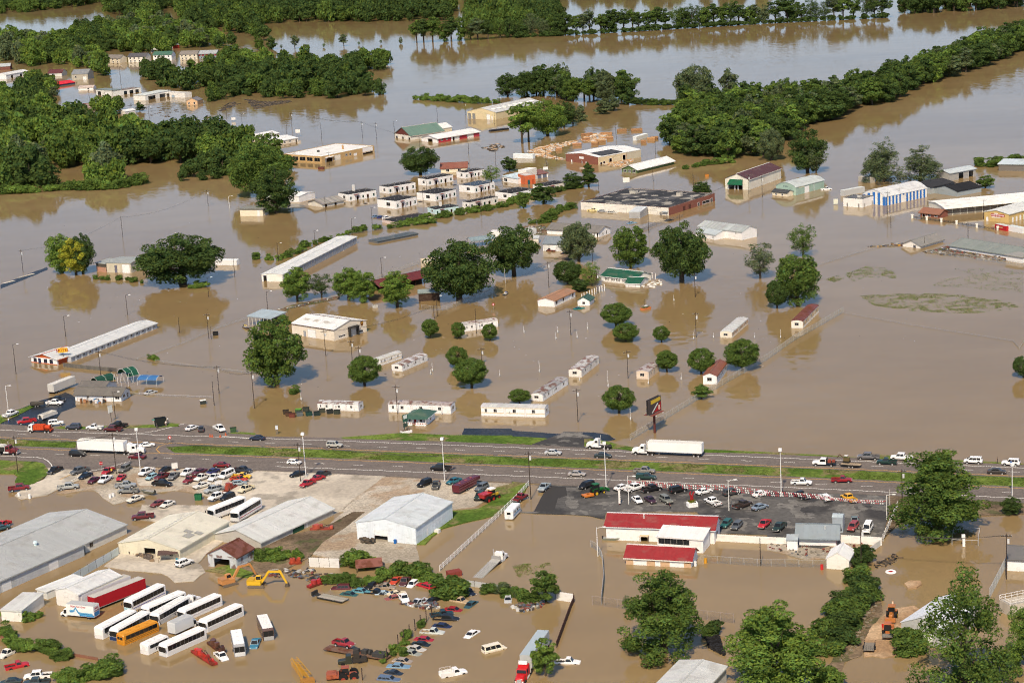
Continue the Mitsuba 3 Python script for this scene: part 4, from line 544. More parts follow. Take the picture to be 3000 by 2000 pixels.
House('far_shed', 'white windowless shed at the wood edge in the far flood', 'shed', (-265.3,1591.1), (-241.1,1569.9), 7,3.6, (.74,.74,.72)).roof('flat', 0, (.5,.5,.48)).open(('f', .32,.12,0,.8, 'dark'), ('f', .52,.1,0,.5, 'door', (.3,.4,.5)))
House('far_house', 'little orange tan gabled house standing in the far flood', 'house', (-232.6,1519.3), (-224.2,1517.3), 11,2.9, (.62,.42,.25)).roof('gy', 2.0, (.18,.17,.17), panels=0).open(('f', .15,.15,.1,.7, 'win'), ('f', .65,.15,.1,.7, 'win'))
House('far_barn', 'drowned barn with a rusty ribbed roof at the edge of the left wood', 'barn', (-317.3,1529.5), (-298,1527), 16,1.6, (.3,.25,.22)).roof('gx', 2.0, (.30,.24,.22), 'rusty', var=.3)
House('far_shed', 'small white roofed shed under the trees beside the small pointed evergreen', 'shed', (-272.1,1481.3), (-265.7,1488.1), 7,2.0, (.6,.6,.58)).roof('gx', .9, WHITEROOF, panels=0)
House('far_shed', 'white shed with pale blue doors at the left picture edge', 'shed', (-435,1813.3), (-421.2,1841.2), 12,3.7, (.74,.76,.78)).roof('gx', 1.4, (.62,.63,.62), panels=0).open(('f', .2,.1,0,.7, 'dark'), ('f', .6,.1,0,.7, 'dark'))
House('far_barn', 'grey roofed barn with a rusty wall at the left picture edge', 'barn', (-468.7,1907.1), (-453.2,1908.3), 12,3.4, (.16,.06,.05)).roof('gx', 2.0, (.42,.46,.48), panels=0)
House('far_house', 'small white gabled house behind the far row', 'house', (-335.5,2013.4), (-330.1,2017.1), 7,1.7, WHITE).roof('gy', 1.6, (.7,.7,.68), panels=0)
House('far_house', 'tall white gabled house with a red side behind the far row', 'house', (-327.8,2044), (-320.2,2036.8), 8,3.5, WHITE).roof('gy', 1.8, (.3,.3,.3), panels=0).open(('r', 0,1,0,.98, 'panel', (.3,.03,.02)), ('f', .2,.2,.3,.7, 'win'), ('f', .6,.2,.3,.7, 'win'))
House('far_house', 'house with a dark grey roof glimpsed between the trees', 'house', (-436.7,2004.9), (-427.3,1990.3), 9,2.1, (.4,.38,.36)).roof('gx', 2.6, (.12,.13,.15), panels=0)
# mobile homes
def mobile(label, A, Bp, Cp, h, wall=WHITE, roofc=(.5,.52,.52), rmat='rusty', stripe=None, front_win=True, shingle=None, belt=None):
 m = House('mobile_home', label, 'mobile home', A, Bp, Cp, h, wall, sub=.5)
 m.pw = max(m.pw, 1.25)
 lng = 'f' if m.W > m.D else 'r'; L = max(m.W, m.D)
 if shingle: m.roof('gy' if lng == 'r' else 'gx', .9, shingle, over=.25, panels=1.5)
 else: m.roof('archy' if lng == 'r' else 'archx', .45, roofc, rmat, over=.12, var=.12, panels=1)
 for u, w, z0, z1, k in ((.06,.035,.42,.8, 'win'), (.2,.05,.42,.8, 'win'), (.36,.035,.0,.88, 'door'), (.5,.05,.42,.8, 'win'), (.68,.03,.0,.88, 'door'), (.8,.05,.42,.8, 'win')):
  m.open((lng, u, w, z0, z1, k, (.35,.36,.36) if k == 'win' else tuple(.9 * c for c in wall)))
 o = 'r' if lng == 'f' else 'f'; m.open((o, .3,.35,.4,.8, 'win', (.45,.45,.45)))
 if stripe: m.open((lng, 0,1,.30,.40, 'panel', stripe), (lng, 0,1,.86,.93, 'panel', stripe))
 if belt: m.open((lng, .02,.96,.28,.84, 'panel', belt))
 part(m.t, 'skirting', J(m.slab('f', .05, m.W - .05,-.5,.3,.012,.045), m.slab('r', .05, m.D - .05,-.5,.3,.012,.045)), 'matte', tuple(.8 * c for c in wall))
 part(m.t, 'electric_meter', m.slab(lng, L * .44, L * .44 + .35,.9,1.6,.035,.2), 'matte', (.4,.4,.4))
 return m
mobile('white mobile home with a grey curved roof behind the row of refuse skips', (-62.4,618.6), (-49.2,613.9), (-47.5,617.4), 2.2)
mobile('long white mobile home with a badly rusted roof behind the green roofed office', (-39.7,611), (-20.1,604.4), (-18.7,608.5), 2.7, roofc=(.40,.36,.34))
mobile('long white mobile home with a grey roof, nearest the highway', (-10.7,600.5), (8.7,594.4), (10,598.4), 2.9, roofc=(.52,.53,.53), rmat='roofing', stripe=(.65,.55,.38))
mobile('white mobile home with rust striped roof sheets, upper middle', (-41,664), (-37.4,661.8), (-28.8,674.9), 2.1, roofc=(.50,.50,.50))
mobile('white mobile home with a plain grey roof beside the rust striped one', (-47.9,673.7), (-45.4,671.7), (-39.9,681.9), 2.2, roofc=(.52,.52,.50), rmat='roofing', stripe=(.6,.5,.3))
mobile('white mobile home with dark ribbed roof seams standing high out of the water', (4.9,614.8), (8.6,613.1), (19.1,630.8), 2.2, roofc=(.32,.32,.31))
mobile('white mobile home with a red and grey patched roof beyond the ribbed one', (17.9,642), (22,640.4), (28.5,657.5), 2.4, roofc=(.45,.45,.44), wall=(.72,.70,.66))
mobile('short beige mobile home with a rusty roof beside a clipped tree', (39.5,634.2), (43.3,632.6), (48,642.5), 2.5, roofc=(.38,.35,.34), wall=(.66,.56,.46))
mobile('white mobile home with a red brown shingle roof by the fence', (59.8,622.5), (64,621.2), (70.7,637.2), 2.9, shingle=(.22,.075,.045))
mobile('cream mobile home with tan bands and a weathered grey roof near the centre right', (72.2,684.1), (76.1,682.5), (86.8,701.6), 2.0, wall=(.70,.66,.56), roofc=(.55,.56,.55), rmat='roofing', belt=(.50,.34,.22))
mobile('white and tan mobile home with a maroon rusted roof by the fence corner', (98.1,692), (101.9,690.5), (115.3,712.9), 2.6, wall=(.74,.71,.64), roofc=(.16,.06,.055), belt=(.52,.38,.22))
mobile('white mobile home with a mottled rusty roof between small clipped trees', (-18.8,720), (-17,715.7), (-8.1,729), 2.5, roofc=(.46,.44,.42))
# == VEHICLES
def ringx(x, hw, z0, z1, r=.12): return [(x, -hw * .93, z0), (x, -hw, z0 + r), (x, -hw, z1 - r), (x, -hw + r * 1.1, z1), (x, hw - r * 1.1, z1), (x, hw, z1 - r), (x, hw, z0 + r), (x, hw * .93, z0)]
def shell(st): return LOFT([ringx(*s) for s in st])
def frustum(b, t, wb, wt, zb, zt):
 v = np.array([[b[0], -wb, zb], [b[1], -wb, zb], [b[1], wb, zb], [b[0], wb, zb], [t[0], -wt, zt], [t[1], -wt, zt], [t[1], wt, zt], [t[0], wt, zt]], float)
 return v, np.array([[4,5,6], [4,6,7], [0,1,5], [0,5,4], [1,2,6], [1,6,5], [2,3,7], [2,7,6], [3,0,4], [3,4,7]])
def pane(v, i, a0, a1, b0, b1, o=.015):
 p = [v[k] for k in i]; n = np.cross(p[1] - p[0], p[3] - p[0]); n /= np.linalg.norm(n)
 f = lambda a, b: (p[0] * (1 - a) + p[1] * a) * (1 - b) + (p[3] * (1 - a) + p[2] * a) * b
 q = [f(a0, b0), f(a1, b0), f(a1, b1), f(a0, b1)]; return np.array([x + n * o for x in q] + [x - n * .02 for x in q]), np.array([[0,1,2], [0,2,3], [0,4,5], [0,5,1], [1,5,6], [1,6,2], [2,6,7], [2,7,3], [3,7,4], [3,4,0]])
FACE = {'left': (2,3,7,6), 'right': (0,1,5,4), 'front': (1,2,6,5), 'rear': (3,0,4,7)}
def wheel_m(x, y, r, w): return C((x, y - w / 2, r), (x, y + w / 2, r), r, n=14)
CARS = {
 'sedan': (4.85,1.82,1.43,.93, (-1.75,1.25), (-1.0,.45), .86, None), 'coupe': (4.6,1.78,1.32,.90, (-1.6,1.0), (-.75,.2), .82, None),
 'old_sedan': (5.3,1.95,1.40,.90, (-1.6,1.05), (-1.0,.4), .88, None), 'wagon': (5.2,1.9,1.46,.93, (-2.45,1.1), (-2.15,.4), .88, None), 'hatch': (4.2,1.72,1.45,.93, (-2.0,1.2), (-1.5,.4), .86, None),
 'suv': (4.85,1.92,1.82,1.10, (-2.35,1.1), (-2.1,.5), 1.06, None), 'minivan': (5.0,1.98,1.78,1.02, (-2.4,1.75), (-2.15,.75), .96, None), 'van': (5.5,2.05,2.15,1.22, (-2.7,1.95), (-2.6,1.25), 1.12, None),
 'pickup': (5.5,1.95,1.78,1.06, (-.45,1.25), (-.3,.65), 1.04,-.5), 'extcab': (5.8,1.98,1.82,1.08, (-.75,1.5), (-.6,.85), 1.06,-.8), 'crewcab': (6.0,2.02,1.88,1.10, (-.95,1.7), (-.8,1.05), 1.08,-1.0), 'old_pickup': (5.3,1.92,1.75,1.08, (-.3,1.15), (-.2,.65), 1.02,-.35)}
def car_parts(kind):
 L, W, H, belt, cb, ct, hood, bed = CARS[kind]; h, w = L / 2, W / 2; r = .34 if H < 1.6 else .40; out = []
 back = belt if (bed is None and cb[0] < -L / 2 + .45) else (belt + .0 if bed is None else belt - .02)
 zb = .26 if H < 1.6 else .38
 st = [(-h, w * .90, zb + .12, back - .13), (-h + .10, w * .97, zb, back - .03), (cb[0], w, zb, belt), (0, w, zb, belt), (cb[1], w * .99, zb, belt - .01), (cb[1] + .1, w * .985, zb, hood + .02), (h - .5, w * .95, zb, hood - .06), (h - .12, w * .90, zb, hood - .16), (h, w * .80, zb + .1, hood - .3)]
 if bed is not None: st = [(bed - .02, w, zb, belt)] + st[3 if bed > -.2 else 3:]
 body = [shell(st)]
 if bed is not None:
  t = .07; body += [B(-h, bed - .021,-w, w, zb, zb + .25), B(-h + t + .002, bed - .022,-w, -w + t, zb + .252, belt), B(-h + t + .002, bed - .022, w - t, w, zb + .252, belt), B(-h, -h + t, -w + .02, w - .02, zb + .252, belt - .02)]
  out.append(('bed_floor', B(-h + t + .004, bed - .024,-w + t + .002, w - t - .002, zb + .254, zb + .30), 'matte', (.03,.03,.03)))
 out.insert(0, ('body', J(*body), 'paint', None))
 fr = frustum(cb, ct, w * .90, w * .74, belt - .02, H); v = fr[0]; out.append(('cab', fr, 'paint', None))
 out.append(('windshield', pane(v, FACE['front'], .06,.94,.08,.94), 'glass', None)); out.append(('rear_window', pane(v, FACE['rear'], .08,.92,.15 if bed is None else .3,.92), 'glass', None))
 n = 3 if kind in ('van', 'minivan', 'suv', 'wagon') else 1 if kind in ('pickup', 'old_pickup') else 2
 for s in ('left', 'right'):
  for i in range(n):
   a0, a1 = .07 + .86 * i / n, .07 + .86 * (i + 1) / n - .035
   out.append(('side_window', pane(v, FACE[s], a0, a1,.12,.88), 'glass', None))
 wx = (h - .95,-h + 1.0) if bed is None else (h - .95,-h + 1.15)
 for x in wx:
  for y in (-w + .06, w - .06): out.append(('wheel', wheel_m(x, y, r, .22), 'matte', (.014,.014,.015))); out.append(('wheel_hub', wheel_m(x, y + math.copysign(.012, y), r * .56,.22), 'matte', (.40,.41,.42)))
 for y in (-1,1):
  out.append(('headlight', B(h - .2, h - .05, y * w * .70 - .16, y * w * .70 + .16, hood - .32, hood - .17), 'matte', (.7,.7,.68))); out.append(('tail_light', B(-h - .02,-h + .1, y * w * .78 - .12, y * w * .78 + .12, back - .36, back - .12), 'matte', (.22,.012,.012)))
 out.append(('bumper', J(B(h - .10, h + .05,-w * .78, w * .78, zb + .05, zb + .22), B(-h - .05,-h + .08,-w * .84, w * .84, zb + .05, zb + .22)), 'matte', (.25,.25,.26) if bed is not None else (.05,.05,.05)))
 return out
_cp = {}
def car(kind, col, ab, label, cat=None, sink=0.0, z=.33, group=None, tail=False, extra=None):
 """ab: a ground point under its rear and one under its front"""
 a, b = ab; name = {'pickup': 'pickup_truck', 'extcab': 'pickup_truck', 'crewcab': 'pickup_truck', 'old_pickup': 'pickup_truck', 'suv': 'suv', 'van': 'van', 'minivan': 'minivan', 'wagon': 'station_wagon'}.get(kind, 'car')
 cat = cat or name.replace('_', ' '); t = thing(name, label, cat, mid(a, b), heading(a, b), z - sink, group=group)
 if kind not in _cp: _cp[kind] = car_parts(kind)
 r = CARS[kind]
 for i, (nm, m, mat, c) in enumerate(_cp[kind]):
  if sink and m[0][:, 2].max() < sink - z - .02 - .0: continue
  if nm in ('wheel_hub', 'bumper') and sink > .6: continue
  if nm == 'wheel_hub': nm = 'wheel__hub' if False else 'hub'
  cc = col if mat == 'paint' else (c or (.5,.5,.5)); part(t, nm, m, mat, cc, smooth=(35 if nm == 'body' else False), ck=(kind, i))
 if extra:
  for nm, m, mat, c in extra: part(t, nm, m, mat, c)
 return t
def kit(name, label, cat, ab, parts, z=.33, sink=0.0, group=None):
 a, b = ab; t = thing(name, label, cat, mid(a, b), heading(a, b), z - sink, group=group)
 for nm, m, mat, c in parts: part(t, nm, m, mat, c, smooth=(30 if nm in ('hood', 'drum', 'tank') else False))
 return t
def wheels(xs, w, r=.5, ww=.3, hub=(.42,.42,.43)):
 out = []
 for x in xs:
  for y in (-w, w): out += [('wheel', wheel_m(x, y, r, ww), 'matte', (.014,.014,.015)), ('hub', wheel_m(x, y + math.copysign(.014, y), r * .52, ww), 'matte', hub)]
 return out
# ---- traffic on the highway
H_ = .30
car('suv', (.05,.06,.09), [(-135.9,610.9),(-140.5,611.9)], 'dark blue suv on the shoulder beside the flooded car wash sign, behind the orange lorry')
car('pickup', WHITE, [(-128.5,608.6),(-133.7,610.1)], 'white regular cab pickup on the grass shoulder ahead of a maroon one')
car('crewcab', (.10,.02,.025), [(-121.9,605.4),(-127.8,607)], 'maroon and grey crew cab pickup on the shoulder towing a boat trailer')
car('extcab', BLACK, [(-121.7,610),(-126.2,611.6)], 'black pickup behind the maroon crew cab on the shoulder')
car('sedan', WHITE, [(-101.3,600.8),(-98.5,604.5)], 'white police car parked at the closed side road, nose to the flood')
car('sedan', (.05,.05,.055), [(-96.4,598),(-97.2,603.5)], 'black and white police car beside the white one at the closed side road')
car('crewcab', WHITE, [(-93.1,603.4),(-89,596.2)], 'white pickup angled among orange cones at the closed side road')
car('sedan', (.02,.03,.06), [(-75.4,585.9),(-80.7,587.6)], 'dark blue sedan heading left on the far carriageway')
car('minivan', BLACK, [(-133.6,581.3),(-128.1,579.7)], 'black van like car on the near carriageway left of the white lorry')
car('old_sedan', DRED, [(-109.4,573.4),(-114.7,575)], 'dark red sedan under the tall lamp beside the white lorry')
car('sedan', WHITE, [(-113.2,585.5),(-109.1,586.6)], 'white sedan crossing the median gap ahead of the white lorry')
car('sedan', (.18,.015,.02), [(-87.8,560.9),(-82.8,559.7)], 'red sedan on the near shoulder beside the sales lot')
car('suv', (.40,.40,.38), [(-56.3,575),(-51.4,573.2)], 'silver and blue suv heading right on the far carriageway')
car('hatch', WHITE, [(-66.8,559.8),(-61.9,558.1)], 'white and black hatchback on the near carriageway')
car('crewcab', BLACK, [(-19.3,543.7),(-24.6,545.5)], 'black crew cab pickup on the near carriageway beside the tall lamp')
car('sedan', SILVER, [(7.4,554.3),(12.3,553)], 'silver sedan on the far carriageway behind the white tractor unit')
car('sedan', (.03,.045,.05), [(21.5,548.6),(25.9,547.1)], 'dark green sedan on the far carriageway below the white tractor unit')
car('sedan', (.36,.34,.33), [(13.4,532.7),(17.9,531.3)], 'beige silver sedan on the near carriageway')
car('extcab', (.22,.21,.19), [(31.3,532.1),(36.9,530.1)], 'grey brown pickup on the inner near lane')
car('pickup', (.018,.05,.045), [(31.7,526.3),(36.6,524.4)], 'dark green covered pickup beside the grey brown pickup', extra=[('bed_cover', B(-2.7,-.55,-.94,.94,1.0,1.5), 'paint', (.018,.05,.045))])
car('pickup', WHITE, [(71.6,513.6),(77.1,511.8)], 'white pickup on the near carriageway with an open bed')
car('pickup', (.26,.012,.02), [(82.5,513.4),(87.6,512.4)], 'red pickup on the near carriageway')
car('crewcab', (.14,.14,.15), [(98.5,531.3),(92.8,532.9)], 'dark grey crew cab pickup on the far shoulder with a red box in its bed')
car('crewcab', WHITE, [(107.4,528.4),(101.2,530.9)], 'white crew cab pickup on the far shoulder')
car('pickup', (.012,.04,.035), [(102,525.6),(97.2,527.2)], 'dark green pickup on the far carriageway')
car('minivan', WHITE, [(124.7,522),(119.8,523.7)], 'white minivan on the far shoulder at right')
car('suv', WHITE, [(133.9,518.1),(129,520.1)], 'white suv with an open door on the far shoulder at the right edge')
car('sedan', (.05,.045,.045), [(123.6,513.4),(128.6,511.8)], 'black sedan on the far carriageway at the right edge')
def semi_trailer(L=15.6, hgt=2.75, col=WHITE, roof=(.62,.62,.58)):
 out = [('box', B(-L / 2, L / 2,-1.28,1.28,1.15,1.15 + hgt), 'matte', col), ('roof', B(-L / 2 + .03, L / 2 - .03,-1.25,1.25,1.152 + hgt, 1.18 + hgt), 'matte', roof), ('skirt', B(-L / 2, L / 2,-1.31,1.31,1.02,1.148), 'matte', (.35,.35,.35)), ('underframe', B(-L / 2 + .4, L / 2 - 1.5,-.5,.5,.75,1.018), 'matte', (.04,.04,.04)), ('landing_gear', J(B(L / 2 - 3.2, L / 2 - 3.0,-.7,-.5,.1,1.0), B(L / 2 - 3.2, L / 2 - 3.0,.5,.7,.1,1.0)), 'matte', (.3,.3,.3)), ('rear_door', J(B(-L / 2 - .03,-L / 2 - .002,-1.2,-.02,1.2,1.1 + hgt), B(-L / 2 - .03,-L / 2 - .002,.02,1.2,1.2,1.1 + hgt)), 'matte', tuple(.9 * c for c in col))]
 n = int(L / 1.2)
 for i in range(n):
  x0 = -L / 2 + i * L / n + .03; x1 = -L / 2 + (i + 1) * L / n - .03
  out += [('side_panel', B(x0, x1, s - .012, s + .012,1.2,1.1 + hgt), 'matte', jit(col, BRAND, .02)) for s in (-1.285,1.285)]
 return out + wheels((-L / 2 + 1.0,-L / 2 + 2.3), 1.1,.5,.35)
def tractor_unit(col=WHITE, sleeper=True, L=6.6):
 h = L / 2; out = [('frame', B(-h, h - .3,-.45,.45,.6,.95), 'matte', (.05,.05,.05)), ('hood', shell([(h - 2.0,1.0,.55,1.95,.2), (h - .8,.98,.55,1.85,.25), (h - .1,.85,.5,1.6,.25), (h, .75,.6,1.45,.2)]), 'paint', col)]
 c = frustum((h - 3.6, h - 2.0), (h - 3.6, h - 2.35), 1.12,1.05,.7,2.75); out.append(('cab', c, 'paint', col)); v = c[0]
 out += [('windshield', pane(v, FACE['front'], .05,.95,.58,.92), 'glass', None), ('side_window', pane(v, FACE['left'], .25,.9,.56,.88), 'glass', None), ('side_window', pane(v, FACE['right'], .1,.75,.56,.88), 'glass', None)]
 if sleeper: out.append(('sleeper', LOFT([ringx(h - 4.9,1.15,.8,3.2,.2), ringx(h - 4.3,1.15,.8,3.35,.2), ringx(h - 3.61,1.13,.8,3.0,.2)]), 'paint', col))
 out += [('exhaust_stack', C((h - 3.75 - 1.2 * sleeper, y, 1.0), (h - 3.75 - 1.2 * sleeper, y, 3.6), .09), 'matte', (.5,.5,.5)) for y in (-1.25,1.25)]
 out += [('fuel_tank', C((h - 4.4, y, .75), (h - 2.6, y, .75), .33, n=10), 'matte', (.55,.56,.57)) for y in (-.95,.95)]
 out += [('grille', B(h + .002, h + .05,-.5,.5,.75,1.4), 'matte', (.35,.35,.36)), ('bumper', B(h - .05, h + .15,-1.15,1.15,.4,.68), 'matte', (.5,.5,.5)), ('fifth_wheel', B(-h + .8,-h + 1.8,-.45,.45,.952,1.1), 'matte', (.08,.07,.06))]
 out += [('headlight', B(h - .1, h + .06, y - .15, y + .15,.8,1.05), 'matte', (.75,.75,.72)) for y in (-.75,.75)]
 return out + wheels((h - 1.1,-h + .7,-h + 2.0), 1.05,.5,.35)
kit('semi_trailer', 'white box trailer of the lorry in the left half of the highway', 'trailer', [(-132.1,585.3),(-115.1,579.4)], semi_trailer())
kit('road_tractor', 'white sleeper cab tractor pulling the box trailer in the left half of the highway', 'truck', [(-116.9,579.7),(-111,579.3)], tractor_unit())
kit('semi_trailer', 'long white box trailer of the lorry right of the billboard', 'trailer', [(52.1,543.2),(36.1,549.1)], semi_trailer())
kit('road_tractor', 'white tractor pulling the long trailer right of the billboard', 'truck', [(38.8,547.7),(32,549.9)], tractor_unit(sleeper=False))
kit('road_tractor', 'white tractor unit without a trailer pulling off at the broken drive', 'truck', [(26.7,555.9),(19.7,558.4)], tractor_unit(sleeper=False, L=7.2))
t = kit('dump_truck', 'dark red dump truck with a loaded body at the left edge', 'truck', [(-157.8,588.2),(-148.9,585.8)], tractor_unit((.14,.02,.025), False, 7.6) + [('dump_body', LOFT([ringx(-3.8,1.2,1.1,2.5,.1), ringx(.1,1.2,1.1,2.5,.1)]), 'matte', (.03,.03,.03)), ('load', shell([(-3.6,1.0,2.3,2.55,.08), (-2.4,1.1,2.3,3.0,.2), (-1.0,1.1,2.3,2.95,.2), (0,1.0,2.3,2.6,.1)]), 'matte', (.5,.5,.48))])
t = kit('pump_lorry', 'white cabbed lorry carrying orange pumping machinery on the far shoulder', 'truck', [(-143.5,609.1),(-152.8,611)], [('cab', shell([(2.2,1.1,.5,2.5,.15), (3.4,1.1,.5,2.5,.15), (3.75,1.05,.5,1.7,.15)]), 'paint', WHITE), ('windshield', B(3.42,3.72,-.95,.95,1.6,2.3), 'glass', None), ('side_window', J(B(2.6,3.35,-1.12,-1.1,1.6,2.3), B(2.6,3.35,1.1,1.12,1.6,2.3)), 'glass', None), ('frame', B(-3.8,2.2,-.5,.5,.65,.95), 'matte', (.3,.05,.02)), ('machine_body', B(-1.6,1.9,-1.1,1.1,.96,2.4), 'matte', (.55,.07,.02)), ('tank', C((-3.4,0,1.6), (-1.7,0,1.6), .7, n=14), 'matte', (.52,.06,.02)), ('rear_step', B(-3.9,-3.4,-1.1,1.1,.5,.9), 'matte', (.4,.05,.02))] + [('machine_rib', B(-1.5 + i * .7,-1.4 + i * .7,-1.16,1.16,1.0,2.45), 'matte', (.35,.04,.02)) for i in range(5)] + wheels((2.9,-1.9,-3.1), 1.05,.5,.35))
t = kit('flatbed_truck', 'white flatbed truck carrying tools and towing a machine on the far carriageway', 'truck', [(86,527.6),(79.8,529.6)], [(a, b, c, d) for a, b, c, d in car_parts('crewcab') if a not in ('bed_floor',)] and [('hood', shell([(1.2,.98,.45,1.25), (2.6,.95,.45,1.15), (3.1,.85,.5,.95)]), 'paint', WHITE), ('cab', frustum((-.7,1.6), (-.6,.9), 1.0,.85,.5,2.0), 'paint', WHITE), ('windshield', pane(frustum((-.7,1.6), (-.6,.9), 1.0,.85,.5,2.0)[0], FACE['front'], .08,.92,.5,.92), 'glass', None), ('side_window', J(pane(frustum((-.7,1.6), (-.6,.9), 1.0,.85,.5,2.0)[0], FACE['left'], .1,.9,.5,.9), pane(frustum((-.7,1.6), (-.6,.9), 1.0,.85,.5,2.0)[0], FACE['right'], .1,.9,.5,.9)), 'glass', None), ('flatbed', B(-3.3,-.75,-1.1,1.1,.85,1.0), 'matte', (.03,.03,.03)), ('headboard', B(-.85,-.76,-1.1,1.1,1.0,2.0), 'matte', (.03,.03,.03)), ('load', J(B(-3.0,-2.2,-.8,.2,1.0,1.5), B(-2.0,-1.2,-.3,.9,1.0,1.7)), 'matte', (.25,.06,.04))] + wheels((2.1,-2.1), .95,.42,.3))
t = kit('equipment_trailer', 'black equipment trailer with a small digger behind the white flatbed truck', 'trailer', [(92.3,524.8),(86.4,527.5)], [('deck', B(-3.2,2.2,-1.1,1.1,.6,.72), 'matte', (.33,.26,.18)), ('side_rail', J(B(-3.2,2.2,-1.18,-1.1,.5,.8), B(-3.2,2.2,1.1,1.18,.5,.8)), 'matte', (.03,.03,.03)), ('tongue', B(2.2,3.6,-.1,.1,.5,.62), 'matte', (.03,.03,.03))] + wheels((-1.2,-.2), 1.05,.36,.25))
kit('mini_digger', 'small digger strapped on the black equipment trailer', 'machine', [(90.7,526.7),(87.2,528.6)], [('body', B(-.8,.8,-.6,.6,.6,1.4), 'matte', (.12,.09,.04)), ('canopy', B(-.3,.6,-.55,.55,2.0,2.1), 'matte', (.6,.6,.58)), ('post', J(B(-.25,-.18,-.5,-.43,1.4,2.0), B(.5,.57,.43,.5,1.4,2.0)), 'matte', (.05,.05,.05)), ('boom', J(C((.8,0,1.2), (2.0,0,2.2), .12), C((2.0,0,2.2), (2.7,0,1.2), .1)), 'matte', (.1,.05,.03)), ('track', J(B(-.9,.9,-.75,-.45,.1,.55), B(-.9,.9,.45,.75,.1,.55)), 'matte', (.02,.02,.02))], z=.95)
# ---- left of the office
car('crewcab', WHITE, [(-164.5,629.3),(-160.7,635.7)], 'white pickup at the left edge beside the flooded lane', z=.2)
car('crewcab', (.40,.015,.02), [(-152.4,622.9),(-157.7,620.8)], 'bright red pickup on the wet apron at left', z=.3)
car('extcab', WHITE, [(-154.4,645.9),(-147.6,643.7)], 'white pickup in shallow water by the roadside office', sink=.25, z=.2)
car('extcab', BLACK, [(-153.9,649.9),(-148.2,647.9)], 'black pickup behind the white one by the roadside office', sink=.3, z=.2)
car('suv', WHITE, [(-146.4,617.2),(-143.4,617.8)], 'white jeep parked behind the orange lorry', z=.3)
car('sedan', SILVER, [(-121.9,650.4),(-119.2,653.3)], 'silver sedan drowned to its doors beside the blue tarp', sink=.45, z=.2)
t = kit('utility_trailer', 'dark mesh utility trailer behind the white pickup by the roadside office', 'trailer', [(-158.8,643.4),(-153.9,643.7)], [('basket', J(B(-2.2,2.2,-1.0,-.93,.5,1.3), B(-2.2,2.2,.93,1.0,.5,1.3), B(-2.2,-2.1,-.93,.93,.5,1.3), B(2.1,2.2,-.93,.93,.5,1.3), B(-2.2,2.2,-.93,.93,.45,.5)), 'matte', (.06,.055,.05)), ('load', shell([(-2.0,.8,.5,1.1), (0,.85,.5,1.35), (2.0,.8,.5,1.0)]), 'matte', (.10,.09,.07))] + wheels((-.5,.3), 1.05,.33,.2), z=.15)
t = kit('pontoon_boat', 'white pontoon boat on a trailer on the wet apron', 'boat', [(-152,623.4),(-147.1,631.5)], [('pontoon', C((-3.4, y, .75), (3.4, y, .75), .33, n=10), 'matte', (.55,.56,.56)) for y in (-.9,.9)] + [('deck', B(-3.3,3.2,-1.15,1.15,1.05,1.15), 'matte', (.5,.49,.45)), ('side_fence', J(B(-3.2,3.0,-1.15,-1.08,1.15,1.75), B(-3.2,3.0,1.08,1.15,1.15,1.75), B(2.95,3.02,-1.08,1.08,1.15,1.75)), 'matte', (.6,.59,.55)), ('seat', J(B(-3,-2.2,-.9,.9,1.15,1.6), B(.8,1.4,-.9,-.2,1.15,1.8), B(1.8,2.6,.2,.9,1.15,1.6)), 'matte', (.62,.6,.55)), ('outboard', B(-3.8,-3.4,-.2,.2,.6,1.7), 'matte', (.05,.05,.05))] + wheels((-1.2,-.5), .8,.3,.2), z=.15)
kit('storage_trailer', 'grey ribbed storage trailer beside the motel fence', 'trailer', [(-155.7,657.3),(-149,670.2)], semi_trailer(11.5,2.5, (.55,.55,.53), (.52,.52,.50)), z=-.3)
